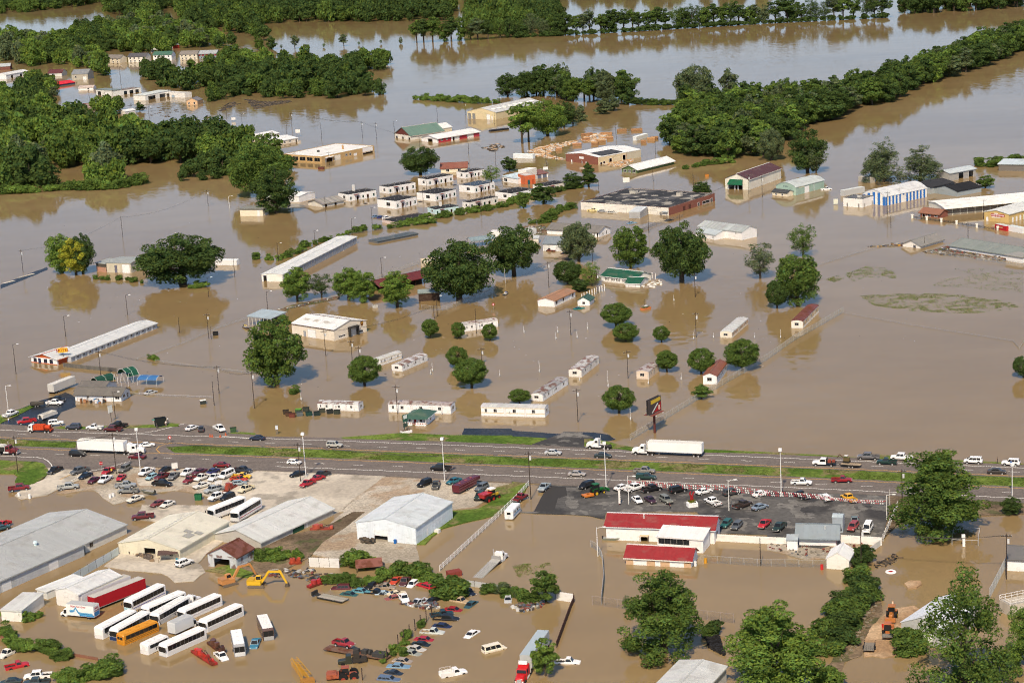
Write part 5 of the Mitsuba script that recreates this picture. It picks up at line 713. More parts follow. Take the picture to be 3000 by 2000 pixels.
# ---- the sales lot on the left
LOT = 'on the sales lot'
for kind, col, ab, lab in (
 ('pickup', BLACK, [(-132.9,567.9),(-135.8,561.8)], 'black pickup with a red patch turning into the side road'), ('crewcab', (.10,.11,.12), [(-124.7,565.5),(-129,560.4)], 'dark grey pickup leaving the side road'), ('sedan', (.01,.02,.04), [(-122.6,560.5),(-125.7,555.1)], 'black sedan at the edge of the sales lot beside a maroon car'),
 ('sedan', (.09,.012,.03), [(-119.7,555.5),(-121.9,550.2)], 'maroon sedan beside the white pickup, left part of the sales lot'), ('extcab', WHITE, [(-116.5,555.9),(-118.6,549.6)], 'white pickup beside the maroon sedan on the sales lot'), ('pickup', (.36,.02,.03), [(-117.5,563),(-119,558.5)], 'red pickup beside a man in yellow under the pole'),
 ('suv', (.16,.16,.15), [(-112.8,564.2),(-114.5,559.7)], 'grey suv beside the grass under the wooden pole'), ('coupe', (.45,.02,.04), [(-112.8,556.8),(-113.8,551.2)], 'small bright red car below the grey suv'), ('extcab', (.28,.31,.34), [(-113.2,546),(-108,546)], 'light grey pickup above a grey one, front of the sales lot'), ('extcab', (.20,.21,.21), [(-106,540.1),(-111.7,540.7)], 'grey pickup hitched to a small boat'),
 ('crewcab', (.35,.37,.37), [(-130.3,547.2),(-123.9,548)], 'silver green pickup loaded with boxes beside the puddle'), ('crewcab', WHITE, [(-105.3,560.6),(-108,555.3)], 'white pickup by the orange and white sale sign'), ('coupe', BLACK, [(-100.1,561.2),(-102.9,558)], 'black coupe beside the orange and white sale sign'), ('hatch', (.30,.48,.55), [(-103.2,554.9),(-105.6,550.7)], 'light blue car in the second lot row'),
 ('pickup', (.12,.02,.025), [(-100.1,554.3),(-102.6,550.6)], 'dark red pickup with boxes in its bed'), ('old_pickup', (.14,.15,.16), [(-97.2,555.3),(-98.8,548.9)], 'grey pickup with its hood open'), ('extcab', BLACK, [(-102.9,546.6),(-97.6,544.5)], 'black pickup with white boxes in its bed'), ('extcab', WHITE, [(-93,557.6),(-95.6,552.4)], 'white pickup, left end of the long lot row'),
 ('old_sedan', (.10,.025,.035), [(-89.5,557.5),(-92.8,552.9)], 'maroon sedan in the long lot row'), ('sedan', (.03,.03,.12), [(-86.1,556.3),(-88.5,552.6)], 'navy blue car beside the maroon sedan'), ('old_pickup', (.20,.03,.04), [(-91.3,550),(-94.1,544.9)], 'maroon and white pickup in the middle lot row'), ('pickup', (.78,.78,.74), [(-88.1,551.4),(-91,546.8)], 'white pickup with a rusty bed'),
 ('pickup', WHITE, [(-84.8,550.8),(-86.9,546)], 'white pickup beside the rusty bedded one'), ('van', WHITE, [(-81,552.7),(-84.3,547.1)], 'white service truck with a rack'), ('extcab', (.03,.035,.05), [(-81.5,555.4),(-75.9,552.7)], 'black pickup at the right end of the lot beside a yellow one'), ('pickup', YELLOW, [(-80.2,548.3),(-76.1,547.5)], 'yellow pickup on the sales lot'),
 ('old_pickup', (.45,.05,.02), [(-80.8,546.4),(-76.4,544)], 'orange red wreck beside the yellow pickup'), ('hatch', (.28,.34,.38), [(-79.6,541.6),(-76.7,542)], 'blue grey hatchback behind the rusty drum machine'), ('old_sedan', (.62,.62,.58), [(-86.6,543.4),(-90.5,540.2)], 'cream white old sedan in the front lot row'), ('extcab', (.36,.40,.42), [(-82.8,538.7),(-86.6,535.4)], 'light grey pickup under a white sign'),
 ('pickup', (.66,.60,.42), [(-73.8,538.5),(-77.4,533.2)], 'cream yellow pickup at the concrete edge'), ('crewcab', WHITE, [(-80.8,532.9),(-84.8,527.8)], 'white pickup at the corner of the lot beside a black one'), ('suv', BLACK, [(-78,531.4),(-81.8,526.3)], 'black car beside the white pickup at the lot corner'), ('old_sedan', (.70,.68,.60), [(-104.1,534.8),(-107.3,531)], 'white sedan on a grass patch in the water'),
 ('sedan', (.20,.05,.05), [(-96.9,529.1),(-100.1,525.4)], 'brownish red sedan at the water edge'), ('sedan', (.72,.70,.66), [(-94.3,528.6),(-97.3,523.9)], 'white sedan beside the brownish red one'), ('crewcab', (.18,.012,.02), [(-144,548.8),(-138.6,549.8)], 'red pickup on the flooded lane by the round grass bank'),
 ('crewcab', (.12,.02,.03), [(-97.9,516.8),(-103.9,516)], 'maroon and tan pickup behind the cream barn'), ('pickup', (.5,.02,.03), [(-137.3,518),(-139.2,514.2)], 'red and white pickup at the left edge behind the grey warehouse'), ('coupe', (.04,.10,.12), [(-136.8,514.7),(-139.4,512.9)], 'teal car nose at the left edge'),
 ('sedan', BLACK, [(-60.3,548.6),(-64.3,546)], 'black sedan under the tall lamp on the concrete yard'), ('old_pickup', (.36,.02,.03), [(-57,539.8),(-60.5,535.1)], 'red and white old pickup on the concrete yard'), ('pickup', (.03,.03,.035), [(-54.3,546.4),(-56.7,543.8)], 'black pickup nose to nose with a red car'), ('coupe', (.35,.015,.02), [(-55.4,543),(-57.4,541.4)], 'red car nose under the black pickup'),
 ('suv', BLACK, [(-24.7,533.1),(-27.6,529.6)], 'black suv, left one of three on the gravel yard'), ('extcab', (.05,.05,.045), [(-22.6,533.7),(-23.3,524.9)], 'dark pickup with pale blue boxes in its bed'), ('sedan', (.02,.13,.18), [(-16.3,533.9),(-19.9,530.6)], 'teal sedan beside the tall lamp foot'), ('suv', (.12,.14,.16), [(-8.8,527),(-12.2,521.9)], 'grey suv behind the maroon stock trailer'), ('suv', (.02,.04,.03), [(-10,519.5),(-12,514.2)], 'dark green car beside the red spreader machine'),
 ('pickup', (.20,.02,.03), [(-1.9,511.4),(1.5,516.4)], 'red pickup by the white rail fence'), ('pickup', (.30,.36,.40), [(7.7,524.9),(5.1,518.6)], 'light blue grey pickup on the dark tarmac drive'), ('suv', WHITE, [(-85.6,475),(-82.6,478.5)], 'white suv with a spare wheel in the works yard')):
 car(kind, col, ab, lab, z=.24)
# ---- the car lot on the right
for kind, col, ab, lab in (
 ('minivan', BLACK, [(19.6,522.6),(16,519.4)], 'black suv beside the green tractor'), ('sedan', WHITE, [(25,516.2),(29.3,519.3)], 'white sedan, first in the row under the bunting'), ('crewcab', WHITE, [(27.9,514.7),(32.7,518.1)], 'white pickup second in the row under the bunting'), ('extcab', BLACK, [(32.6,513.8),(36.9,515.9)], 'black pickup third in the row under the bunting'), ('suv', (.012,.012,.012), [(39.5,511.6),(43.6,513.7)], 'black suv fourth in the row under the bunting'), ('sedan', WHITE, [(46,509),(50.5,511.4)], 'white sedan right of the red statue'), ('suv', (.06,.06,.06), [(53,506.7),(57.4,508.7)], 'dark suv behind the curved lamp post'), ('sedan', WHITE, [(60.4,503.9),(64.6,506.8)], 'white sedan at the right end of the bunting'),
 ('sedan', WHITE, [(29.5,509.7),(31.2,502.9)], 'white sedan in the second lot row, left one of three'), ('sedan', (.05,.02,.035), [(32.7,508.6),(34.7,502.7)], 'dark maroon sedan in the second lot row'), ('suv', (.18,.19,.17), [(36.5,507.5),(39,501.5)], 'grey sedan in the second lot row'), ('extcab', WHITE, [(51.1,497.9),(47.9,503.9)], 'white pickup seen from behind in the second lot row'), ('extcab', (.05,.035,.03), [(54.3,495),(59.3,499.1)], 'dark brown pickup in the second lot row'), ('sedan', (.20,.26,.34), [(59,493.3),(62.9,496.1)], 'blue grey sedan in the second lot row'),
 ('pickup', (.02,.03,.04), [(74.1,499.5),(71,504.7)], 'dark pickup behind the bunting at right'), ('wagon', WHITE, [(79.3,496.2),(77.4,502.6)], 'white station wagon on the lot at right'), ('extcab', (.70,.38,.03), [(85.4,494.2),(83,500.6)], 'orange yellow pickup on the lot at right'), ('wagon', (.02,.10,.09), [(52.1,485.5),(49.7,480.4)], 'green car behind the white fence, left one'), ('wagon', (.09,.10,.11), [(54.8,484.2),(51.9,477.9)], 'dark grey car behind the white fence beside the green one'),
 ('pickup', (.45,.02,.03), [(61.3,483),(59.1,478.7)], 'red truck cab behind the white fence'), ('extcab', (.02,.04,.035), [(65.2,481),(61.9,474.9)], 'dark green pickup behind the white fence by the lot office'), ('pickup', (.12,.17,.19), [(83,481.6),(82,476.7)], 'dark teal car right of the lot office'), ('suv', (.30,.05,.05), [(82.5,477.1),(80,472.1)], 'dull red van right of the lot office'), ('van', WHITE, [(85.4,475.3),(83.6,470.2)], 'white van by the white fence corner')):
 car(kind, col, ab, lab, z=.25)
# ---- drowned vehicles
for kind, col, ab, sink, lab in (
 ('suv', (.10,.02,.03), [(-41.5,454.2),(-46.2,454.6)], .8, 'maroon minivan with a dark roof in the upper scrap row'), ('sedan', (.03,.10,.10), [(-43.6,450.9),(-39.3,448.8)], .75, 'dark teal sedan deep in water in the upper scrap row'), ('sedan', (.10,.28,.34), [(-41,452.3),(-36.8,450.5)], .65, 'bright teal sedan in the upper scrap row'), ('old_pickup', BLACK, [(-35.4,455.8),(-36.9,453.9)], .6, 'black wreck behind the bright teal sedan'), ('old_pickup', (.30,.24,.18), [(-35,453.5),(-31.7,452.6)], .6, 'tan pickup bed in the upper scrap row'),
 ('coupe', (.50,.06,.02), [(-30.1,459.1),(-31.8,454.1)], .25, 'orange red coupe under the bushes of the scrapyard'), ('old_pickup', (.08,.03,.03), [(-28.2,458),(-29.2,453.3)], .4, 'dark pickup beside the orange red coupe'), ('hatch', WHITE, [(-26,455.8),(-27.5,452.3)], .5, 'white car nose under the bush in the scrapyard'), ('wagon', (.40,.015,.025), [(-21.9,450.7),(-25.5,454.2)], .5, 'red and white wagon in the scrapyard'),
 ('pickup', BLACK, [(-36.6,450.5),(-34,449.4)], .75, 'black wreck below the bright teal sedan'), ('coupe', (.35,.45,.52), [(-34.3,449.4),(-32.2,449.4)], .7, 'pale blue car nose in the upper scrap row'), ('old_sedan', (.28,.08,.06), [(-32.9,445.2),(-28.1,447.3)], .8, 'faded red car beside the white truck cab'), ('coupe', (.70,.60,.42), [(-31.7,448.3),(-28.9,449.2)], .6, 'cream car roof in the scrap row'), ('old_pickup', (.55,.60,.66), [(-23.4,443),(-26.5,440)], .6, 'pale blue and navy truck wreck in the scrap row'), ('sedan', BLACK, [(-20.3,443.9),(-23.3,440.5)], .6, 'black sedan at the end of the scrap row'),
 ('suv', (.012,.016,.03), [(-15.6,449.2),(-11.6,443.5)], .7, 'dark navy suv at the head of the sunken row'), ('old_pickup', (.45,.34,.22), [(-17.4,442.7),(-13.5,440)], .75, 'tan and brown pickup second in the sunken row'), ('sedan', (.03,.08,.10), [(-11.7,440.7),(-14.1,436.2)], .7, 'teal car turned across the sunken row'), ('sedan', (.28,.012,.02), [(-19,437),(-14.6,434.9)], .75, 'dark red sedan in the sunken row'), ('pickup', (.02,.05,.07), [(-21.1,432.9),(-17.7,433.7)], .6, 'blue green van behind the black pickup in the sunken row'), ('crewcab', BLACK, [(-21.1,431.2),(-15.6,429.6)], .7, 'black pickup in the sunken row'),
 ('sedan', NAVY, [(-21.2,427.2),(-17,425.2)], .75, 'navy sedan in the sunken row below the black pickup'), ('pickup', (.50,.54,.52), [(-23.8,423.6),(-18.8,421.9)], .7, 'pale silver pickup in the sunken row'), ('sedan', (.34,.012,.025), [(-25,419.6),(-20.9,418)], .75, 'bright red sedan in the sunken row'), ('sedan', (.015,.02,.022), [(-25.7,417.2),(-21.4,414.9)], .75, 'black sedan below the bright red one'), ('old_sedan', (.50,.48,.44), [(-26.6,415.1),(-22.6,412.3)], .75, 'silver car below the black sedan, with boxes behind'),
 ('old_sedan', (.30,.32,.28), [(-27.5,412.7),(-23.5,410)], .75, 'grey green sedan in the sunken row'), ('sedan', (.34,.29,.24), [(-29.6,408.1),(-24.9,406.2)], .75, 'tan sedan in the sunken row below the thicket'), ('old_sedan', (.16,.28,.40), [(-30.5,404.9),(-25.6,403.6)], .7, 'light blue sedan in the sunken row'), ('coupe', (.02,.03,.045), [(-31.1,402),(-26.6,399.6)], .7, 'dark blue car in the sunken row next to last'), ('wagon', (.10,.15,.24), [(-32.2,398.4),(-27.4,396.8)], .7, 'blue station wagon at the bottom of the sunken row'),
 ('sedan', WHITE, [(-11.2,422.3),(-14,417.9)], .65, 'white sedan alone in the brown water'), ('sedan', SILVER, [(-4.2,443.4),(-4.4,437.8)], .65, 'silver sedan by the metal fence'), ('van', (.72,.68,.56), [(-10.2,409.2),(-5.1,411.8)], .7, 'cream passenger van alone in the brown water'), ('pickup', WHITE, [(5.4,401.7),(10.3,400.6)], .65, 'white pickup in the water beside the leafy young tree'), ('crewcab', WHITE, [(-103.1,410.3),(-109.3,410)], .45, 'white pickup with a loaded bed, bottom left'), ('old_pickup', (.45,.02,.03), [(-114.2,415.6),(-110,417.4)], .4, 'red pickup cab with a stripped bed, bottom left'),
 ('pickup', (.74,.72,.66), [(-114.6,426.3),(-117.1,421.9)], .35, 'dirty white pickup at the left edge near the brick wall'), ('extcab', (.03,.05,.06), [(-103.3,406.7),(-108.2,406.6)], .5, 'dark blue green pickup below the white loaded one'), ('sedan', (.02,.035,.035), [(-109.4,407.9),(-113.6,407.6)], .4, 'dark car at the very bottom left'), ('pickup', (.05,.20,.32), [(-60.4,423.8),(-60.6,419.3)], .5, 'light blue old truck between the two short buses'),
 ('sedan', (.14,.22,.32), [(-64.1,971.2),(-61.6,975)], .4, 'pale blue car parked by the pinkish cottage'), ('sedan', (.02,.04,.16), [(-61.3,968.7),(-58.9,972.5)], .4, 'dark blue car between two vehicles by the pinkish cottage'), ('suv', WHITE, [(-59,964.9),(-55,969.1)], .4, 'white suv by the pinkish cottage'), ('coupe', (.008,.15,.14), [(23.9,742.2),(27.9,743.6)], .55, 'turquoise pickup deep in water beside the green roofed shed'),
 ('sedan', (.30,.32,.34), [(44.2,953),(48.4,950.7)], .45, 'silver car in front of the black roofed store, second from left'), ('wagon', (.45,.45,.42), [(48.8,948.4),(53.1,946.9)], .6, 'pale silver car in front of the black roofed store, third from left'), ('old_sedan', (.20,.32,.42), [(55.8,914.5),(60,917.1)], .5, 'light blue car in the water before the grey annex'), ('pickup', (.7,.6,.3), [(39.9,956.6),(44.2,953.9)], .4, 'white and yellow truck at the left of the black roofed store'), ('sedan', BLACK, [(74,917.1),(76.8,918.2)], .7, 'black car sunk at the corner of the black roofed store'),
 ('old_pickup', (.12,.035,.02), [(20.3,859.6),(17.5,861.7)], .4, 'rusty orange pickup nose before the two bay garage'), ('pickup', WHITE, [(154.5,976.7),(159.9,977.4)], .4, 'white truck at the side of the pale green hall'), ('coupe', BLACK, [(23.8,852.4),(26.4,854)], .6, 'dark car on the debris patch by the two bay garage'), ('suv', (.08,.08,.08), [(-11.8,868.2),(-8.2,869.6)], .6, 'dark pickup under the tree beside the open carport'), ('coupe', BLACK, [(-71.1,1015.2),(-68.4,1016)], 1.0, 'black car roof beside the chimney cottage'), ('sedan', BLACK, [(-43.1,1010.4),(-40.4,1012.2)], 1.15, 'black car roof beside the square cottage'), ('sedan', BLACK, [(-26.9,1058.1),(-23.7,1059.5)], 1.15, 'black car roof beside the third cottage')):
 car(kind, col, ab, lab, sink=sink, z=.0)
# ---- buses
def bus(L=12.2, body=WHITE, roof=(.80,.80,.79), band=True, lower=None, stripe=None, front=(.6,.62,.64), hgt=3.25):
 h = L / 2; out = [('body', LOFT([ringx(-h, 1.2,.45, hgt - .15,.18), ringx(-h + .15,1.28,.4, hgt, .2), ringx(h - .35,1.28,.4, hgt, .2), ringx(h - .02,1.2,.4, hgt - .35,.2)]), 'paint', body), ('roof', LOFT([ringx(-h + .25,1.16, hgt + .002, hgt + .07,.03), ringx(h - .45,1.16, hgt + .002, hgt + .07,.03)]), 'matte', roof)]
 n = int(L / 1.35); x0, x1 = -h + .7, h - .6
 for s in (-1,1):
  for i in range(n): a, b = x0 + (x1 - x0) * i / n + .02, x0 + (x1 - x0) * (i + 1) / n - .02; out.append(('window', B(a, b, s * 1.285 - .015, s * 1.285 + .015,1.75 if band else 1.9, hgt - .35), 'glass', None))
  if lower: out.append(('side_panel', B(-h + .4, h - .5, s * 1.287 - .012, s * 1.287 + .012,.55,1.6), 'matte', lower))
  if stripe: out.append(('stripe', B(-h + .5, h - .6, s * 1.29 - .014, s * 1.29 + .014,1.15,1.32), 'matte', stripe))
  out.append(('mirror', J(C((h + .02, s * 1.15,2.6), (h + .35, s * 1.45,2.5), .04), B(h + .28, h + .4, s * 1.45 - .1, s * 1.45 + .1,2.0,2.5)), 'matte', (.05,.05,.05)))
 out += [('windshield', J(B(h - .03, h + .03,-1.1,-.02,1.5, hgt - .55), B(h - .03, h + .03,.02,1.1,1.5, hgt - .55)), 'glass', None), ('front_panel', B(h - .02, h + .06,-1.1,1.1,.6,1.42), 'matte', front), ('bumper', B(h - .1, h + .14,-1.25,1.25,.35,.58), 'matte', (.25,.25,.26)), ('rear_panel', B(-h - .04,-h + .04,-1.05,1.05,.6,1.5), 'matte', tuple(.85 * c for c in body))]
 out += [('roof_hatch', B(x - .45, x + .45,-.4,.4, hgt + .072, hgt + .15), 'matte', tuple(.9 * c for c in roof)) for x in (-h * .5,0, h * .5)]
 return out + wheels((h - 2.2,-h + 3.0,-h + 1.8), 1.12,.5,.3)
for ab, lab, kw in (
 ([(-87.4,456.3),(-92.3,448.4)], 'white coach with a light blue front and a red and blue wave on its side', dict(front=(.35,.55,.62), stripe=(.10,.12,.4))), ([(-81.4,450.9),(-87.7,442.8)], 'white coach beside the bus with a blue rear patch', dict()), ([(-80,447.1),(-84.8,438.2)], 'older city bus with a blue rear roof patch', dict(lower=(.45,.47,.5), roof=(.72,.73,.72))),
 ([(-72.4,447.7),(-78.9,439.3)], 'white coach standing higher behind the truck with grey box', dict(stripe=(.5,.5,.55))), ([(-66.4,440.4),(-73.1,431.6)], 'white coach at the right end of the bus row', dict(lower=(.62,.63,.64))), ([(-96.4,431.3),(-91,440.5)], 'white coach seen from the rear, leftmost of the bus row', dict()), ([(-87.5,439.3),(-92.9,429.4)], 'white roofed coach with a dark blue front beside the school bus', dict(front=(.02,.04,.12))),
 ([(-73.3,426.7),(-79.9,418.5)], 'nearest white coach with dark front and long side lettering band', dict(lower=(.66,.67,.68)))):
 kit('coach', lab, 'bus', ab, bus(**kw), z=0, sink=.55)
kit('coach', 'short white roofed bus standing apart, nose towards the viewer, left one of two', 'bus', [(-65.6,427.8),(-62.4,411.8)], bus(9.5, (.30,.31,.33), WHITE), z=0, sink=.5)
kit('coach', 'dark sided bus with a white roof and brown brow, standing apart', 'bus', [(-60.8,435.8),(-56.9,420.7)], bus(9.5, (.10,.06,.055), (.76,.76,.75), front=(.35,.36,.37)), z=0, sink=.5)
kit('coach', 'white coach parked behind the cream barn, left one', 'bus', [(-75.8,519.7),(-80.9,513.2)], bus(12.2), z=.2)
kit('coach', 'white coach with a red stripe behind the cream barn, right one', 'bus', [(-70.2,519.6),(-75.6,507.7)], bus(12.2, stripe=(.35,.04,.05)), z=.2)
kit('coach', 'black bus half drowned beside the big cream warehouse', 'bus', [(5.1,1272),(-6.2,1266.5)], bus(13, (.015,.015,.02), (.05,.05,.06), hgt=2.9), z=0, sink=1.9)
sb = bus(10.4, (.62,.26,.02), (.62,.27,.03), hgt=3.0, front=(.6,.25,.02)); sb += [('black_rail', B(-4.9,4.7, s * 1.29 - .014, s * 1.29 + .014, z0, z0 + .08), 'matte', (.02,.02,.02)) for s in (-1,1) for z0 in (.95,1.3,1.62)] + [('rear_window', J(B(-5.26,-5.2,-.85,-.1,1.75,2.4), B(-5.26,-5.2,.1,.85,1.75,2.4)), 'glass', None), ('rear_lamp', J(B(-5.26,-5.2,-1.0,-.7,2.5,2.7), B(-5.26,-5.2,.7,1.0,2.5,2.7)), 'matte', (.4,.02,.02))]
kit('school_bus', 'orange yellow school bus in the flooded bus yard', 'bus', [(-91.1,426.2),(-84.5,434.1)], sb, z=0, sink=.55)
kit('minibus', 'small white shuttle bus with a rear door at the front of the bus yard', 'bus', [(-84.6,419.8),(-80.9,424.7)], bus(6.6, WHITE, (.78,.78,.77), hgt=2.9) + [('rear_door', B(-3.36,-3.3,-.4,.4,.9,2.4), 'matte', (.7,.7,.7))], z=0, sink=.5)
def box_truck(L=7.5, col=WHITE, box=WHITE, hgt=2.6): 
 h = L / 2; c = frustum((h - 2.0, h - .9), (h - 2.0, h - 1.2), 1.05,.95,.9,2.2)
 return [('box', B(-h, h - 2.15,-1.22,1.22,.95,.95 + hgt), 'matte', box), ('box_roof', B(-h + .02, h - 2.17,-1.2,1.2,.952 + hgt, .98 + hgt), 'matte', (.42,.44,.45)), ('hood', shell([(h - 1.0,1.0,.5,1.4), (h - .2,.95,.5,1.25), (h, .8,.6,1.05)]), 'paint', col), ('cab', c, 'paint', col), ('cab_base', B(h - 2.0, h - .95,-1.05,1.05,.5,.9), 'paint', col), ('windshield', pane(c[0], FACE['front'], .06,.94,.1,.9), 'glass', None), ('side_window', J(pane(c[0], FACE['left'], .1,.9,.2,.9), pane(c[0], FACE['right'], .1,.9,.2,.9)), 'glass', None), ('rear_door', B(-h - .03,-h - .002,-1.1,1.1,1.05,.8 + hgt), 'matte', tuple(.92 * x for x in box))] + wheels((h - .9,-h + 1.6), 1.0,.45,.3)
mt = box_truck(9.6, WHITE, (.76,.77,.78), 2.7)
def wave(y, z0, a, c): pts = [(4.0 - 2.2,.0), (.9,.0), (.45,.25), (.1,1.0), (-.25,.25), (-.7,-.35), (-1.2,-.45), (-4.5,-.45)]; q = [(x, z0 + dz * a) for x, dz in pts]; return X(q + [(x, z - .2) for x, z in q[::-1]], y - .012, y + .012)
for i, (z0, c) in enumerate(((2.35, (.10,.38,.60)), (2.12, (.03,.18,.45)), (1.9, (.10,.38,.62)))): mt.append(('wave_stripe', wave(1.235, z0,1, c), 'matte', c)); mt.append(('wave_stripe', wave(-1.235, z0,1, c), 'matte', c))
mt += [('blue_band', B(-4.78,-.9, s * 1.234 - .012, s * 1.234 + .012,1.0,1.5), 'matte', (.03,.20,.48)) for s in (-1,1)] + [('rear_blue_panel', B(-4.86,-4.84,-1.05,1.05,1.1,2.1), 'matte', (.05,.2,.45))]
def side_text(txt, hgt, x, z, s, col):
 m = meshkit.text_mesh(txt, hgt, .02, True); v = np.array(m.vertices); w = v[:, 0].max()
 return ('lettering', ((np.stack([x - v[:, 0] + w / 2,1.24 + v[:, 2], z + v[:, 1]], 1) if s > 0 else np.stack([x + v[:, 0] - w / 2,-1.24 - v[:, 2], z + v[:, 1]], 1)), np.array(m.faces)), 'matte', col)
def rear_text(txt, hgt, x, z, col, lib=0.0):
 m = meshkit.text_mesh(txt, hgt, .02, True); v = np.array(m.vertices); w = v[:, 0].max(); return ('lettering', (np.stack([x - v[:, 2], -(v[:, 0] - w / 2), z + v[:, 1]], 1), np.array(m.faces)), 'matte', col)
mt += [side_text('Atlas Van Lines', .42,-.6,3.05,1, (.4,.03,.04)), side_text('Atlas Van Lines', .42,-.6,3.05,-1, (.4,.03,.04)), rear_text('Atlas', .5,-4.85,2.75, (.4,.03,.04)), rear_text('VAN LINES', .25,-4.87,2.25, (.3,.03,.04))]
kit('moving_truck', 'white moving truck with red lettering and a blue wave on its side', 'truck', [(-98.8,443.5),(-109.3,447.9)], mt, z=0, sink=.35)
kit('semi_trailer', 'bright red box trailer beside the white sided shop', 'trailer', [(-93,459.4),(-100.6,450.4)], semi_trailer(15.5,2.7, (.36,.012,.02), (.46,.45,.42)), z=.0, sink=.45)
kit('semi_trailer', 'grey roofed white trailer between the sided shop and the red trailer', 'trailer', [(-97,461.5),(-104,453.1)], semi_trailer(15.0,2.6, (.62,.64,.68), (.45,.44,.40)), z=.0, sink=.35)
kit('box_truck', 'white truck with a grey roofed box amid the buses', 'truck', [(-80.7,429.8),(-75.1,437.3)], box_truck(8.0, WHITE, (.62,.66,.70), 2.5), z=0, sink=.5)
kit('road_tractor', 'white tractor unit cab poking up behind the bus row', 'truck', [(-80,447.1),(-77.2,452.4)], tractor_unit(sleeper=False, L=6.0), z=0, sink=.7)
kit('semi_trailer', 'blue grey roofed box trailer behind the red tractor at the bottom', 'trailer', [(3.6,413),(-1.4,396.5)], semi_trailer(14.2,2.8, (.42,.45,.46), (.36,.44,.50)), z=0, sink=.45)
kit('road_tractor', 'bright red tractor unit with a white air deflector at the bottom edge', 'truck', [(-0.5,398.7),(-2.9,389.8)], tractor_unit((.50,.012,.015), True) + [('air_deflector', B(-.9,-.3,-.9,.9,3.3,3.9), 'matte', WHITE)], z=0, sink=.45)
kit('motorhome', 'white camper trailer with a blue stripe beside the white rail fence', 'trailer', [(-4,496.1),(-0.8,506.1)], [('body', LOFT([ringx(-3.3,1.15,.5,2.75,.2), ringx(-3.1,1.2,.5,2.9,.2), ringx(3.1,1.2,.5,2.9,.2), ringx(3.3,1.1,.6,2.6,.2)]), 'paint', (.76,.78,.80)), ('rear_window', B(-3.34,-3.28,-.5,.5,1.7,2.3), 'glass', None), ('rear_door', B(-3.34,-3.3,-.35,.35,.7,1.6), 'matte', (.6,.65,.7))] + [('stripe', B(-3.0,3.0, s * 1.21 - .012, s * 1.21 + .012,1.2,1.6), 'matte', (.15,.32,.5)) for s in (-1,1)] + [('side_window', B(x, x + .8, s * 1.21 - .014, s * 1.21 + .014,1.75,2.3), 'glass', None) for s in (-1,1) for x in (-2,.2,1.6)] + wheels((-.5,), 1.05,.36), z=0, sink=.2)
kit('flatbed_lorry', 'white cabbed lorry with a long sloping steel bed in the flood', 'truck', [(-12.7,453.6),(-3.6,472.9)], [('bed', (lambda b: (b[0] * [1,1,1] + np.c_[b[0][:, 0] * 0, b[0][:, 0] * 0, (b[0][:, 0] + 1) * .09], b[1]))(B(-8.0,3.0,-1.25,1.25,1.0,1.2)), 'matte', (.40,.40,.38))] + [('bed_rib', (lambda b: (b[0] + np.c_[b[0][:, 0] * 0, b[0][:, 0] * 0, (b[0][:, 0] + 1) * .09], b[1]))(B(-7.9,1.0, y - .07, y + .07,1.2,1.26)), 'matte', (.25,.25,.24)) for y in (-1.0,-.5,0,.5,1.0)] + [('headboard', B(3.0,3.1,-1.25,1.25,1.0,2.4), 'matte', (.3,.3,.3))] + [(a, TR(b, 5.0), c, d) for a, b, c, d in tractor_unit(sleeper=False, L=6.0)], z=0, sink=.6)
kit('service_truck', 'white service truck with a ladder rack and toolboxes in the near water', 'truck', [(-19.1,397.3),(-13.5,399.4)], [('hood', shell([(1.2,.98,.45,1.2), (2.4,.95,.45,1.1), (2.9,.85,.5,.9)]), 'paint', WHITE), ('cab', frustum((-.1,1.7), (0,.9), 1.0,.82,.5,1.9), 'paint', WHITE), ('windshield', pane(frustum((-.1,1.7), (0,.9), 1.0,.82,.5,1.9)[0], FACE['front'], .08,.92,.5,.92), 'glass', None), ('side_window', J(pane(frustum((-.1,1.7), (0,.9), 1.0,.82,.5,1.9)[0], FACE['left'], .1,.9,.5,.9), pane(frustum((-.1,1.7), (0,.9), 1.0,.82,.5,1.9)[0], FACE['right'], .1,.9,.5,.9)), 'glass', None), ('toolbox', J(B(-2.9,-.15,-1.05,-.6,.5,1.5), B(-2.9,-.15,.6,1.05,.5,1.5), B(-2.9,-.15,-.6,.6,.5,.8)), 'matte', (.74,.74,.72)), ('ladder_rack', J(*[C((x, y, 1.5), (x, y, 2.1), .04) for x in (-2.7,-.3) for y in (-1,1)], *[C((-2.8, y, 2.1), (-.2, y, 2.1), .04) for y in (-1,1)], *[C((x, -1,2.1), (x, 1,2.1), .03) for x in (-2.5,-1.8,-1.1,-.5)]), 'matte', (.6,.58,.55))] + wheels((2.0,-1.8), .95,.4), z=0, sink=.55)
kit('storage_trailer', 'long white trailer behind the huge dark spreading tree', 'trailer', [(-128,874.1),(-116.5,870)], semi_trailer(10.5,2.3, (.74,.76,.78), (.66,.7,.72)), z=0, sink=1.1)
kit('storage_trailer', 'white box trailer in the water beside the lumber debris', 'trailer', [(7.6,1146.5),(18.2,1140)], semi_trailer(13,2.6, (.68,.74,.78), (.55,.62,.62)), z=0, sink=1.3)
kit('storage_trailer', 'grey trailer with an open end floating among timber bundles', 'trailer', [(88.6,1202.3),(77,1185.6)], semi_trailer(13.5,2.5, (.62,.66,.68), (.6,.66,.68)), z=0, sink=1.3)
kit('storage_trailer', 'long grey ribbed trailer behind the white flat roofed block', 'trailer', [(173.5,964.8),(160.8,956.4)], semi_trailer(13.5,2.7, (.48,.50,.50), (.46,.49,.49)), z=0, sink=1.1)
kit('shipping_container', 'rusty grey cargo box standing in water by the sparse trees', 'container', [(177.2,997.5),(182.5,989.6)], semi_trailer(9,2.5, (.40,.38,.34), (.42,.40,.37))[:6], z=0, sink=1.15)
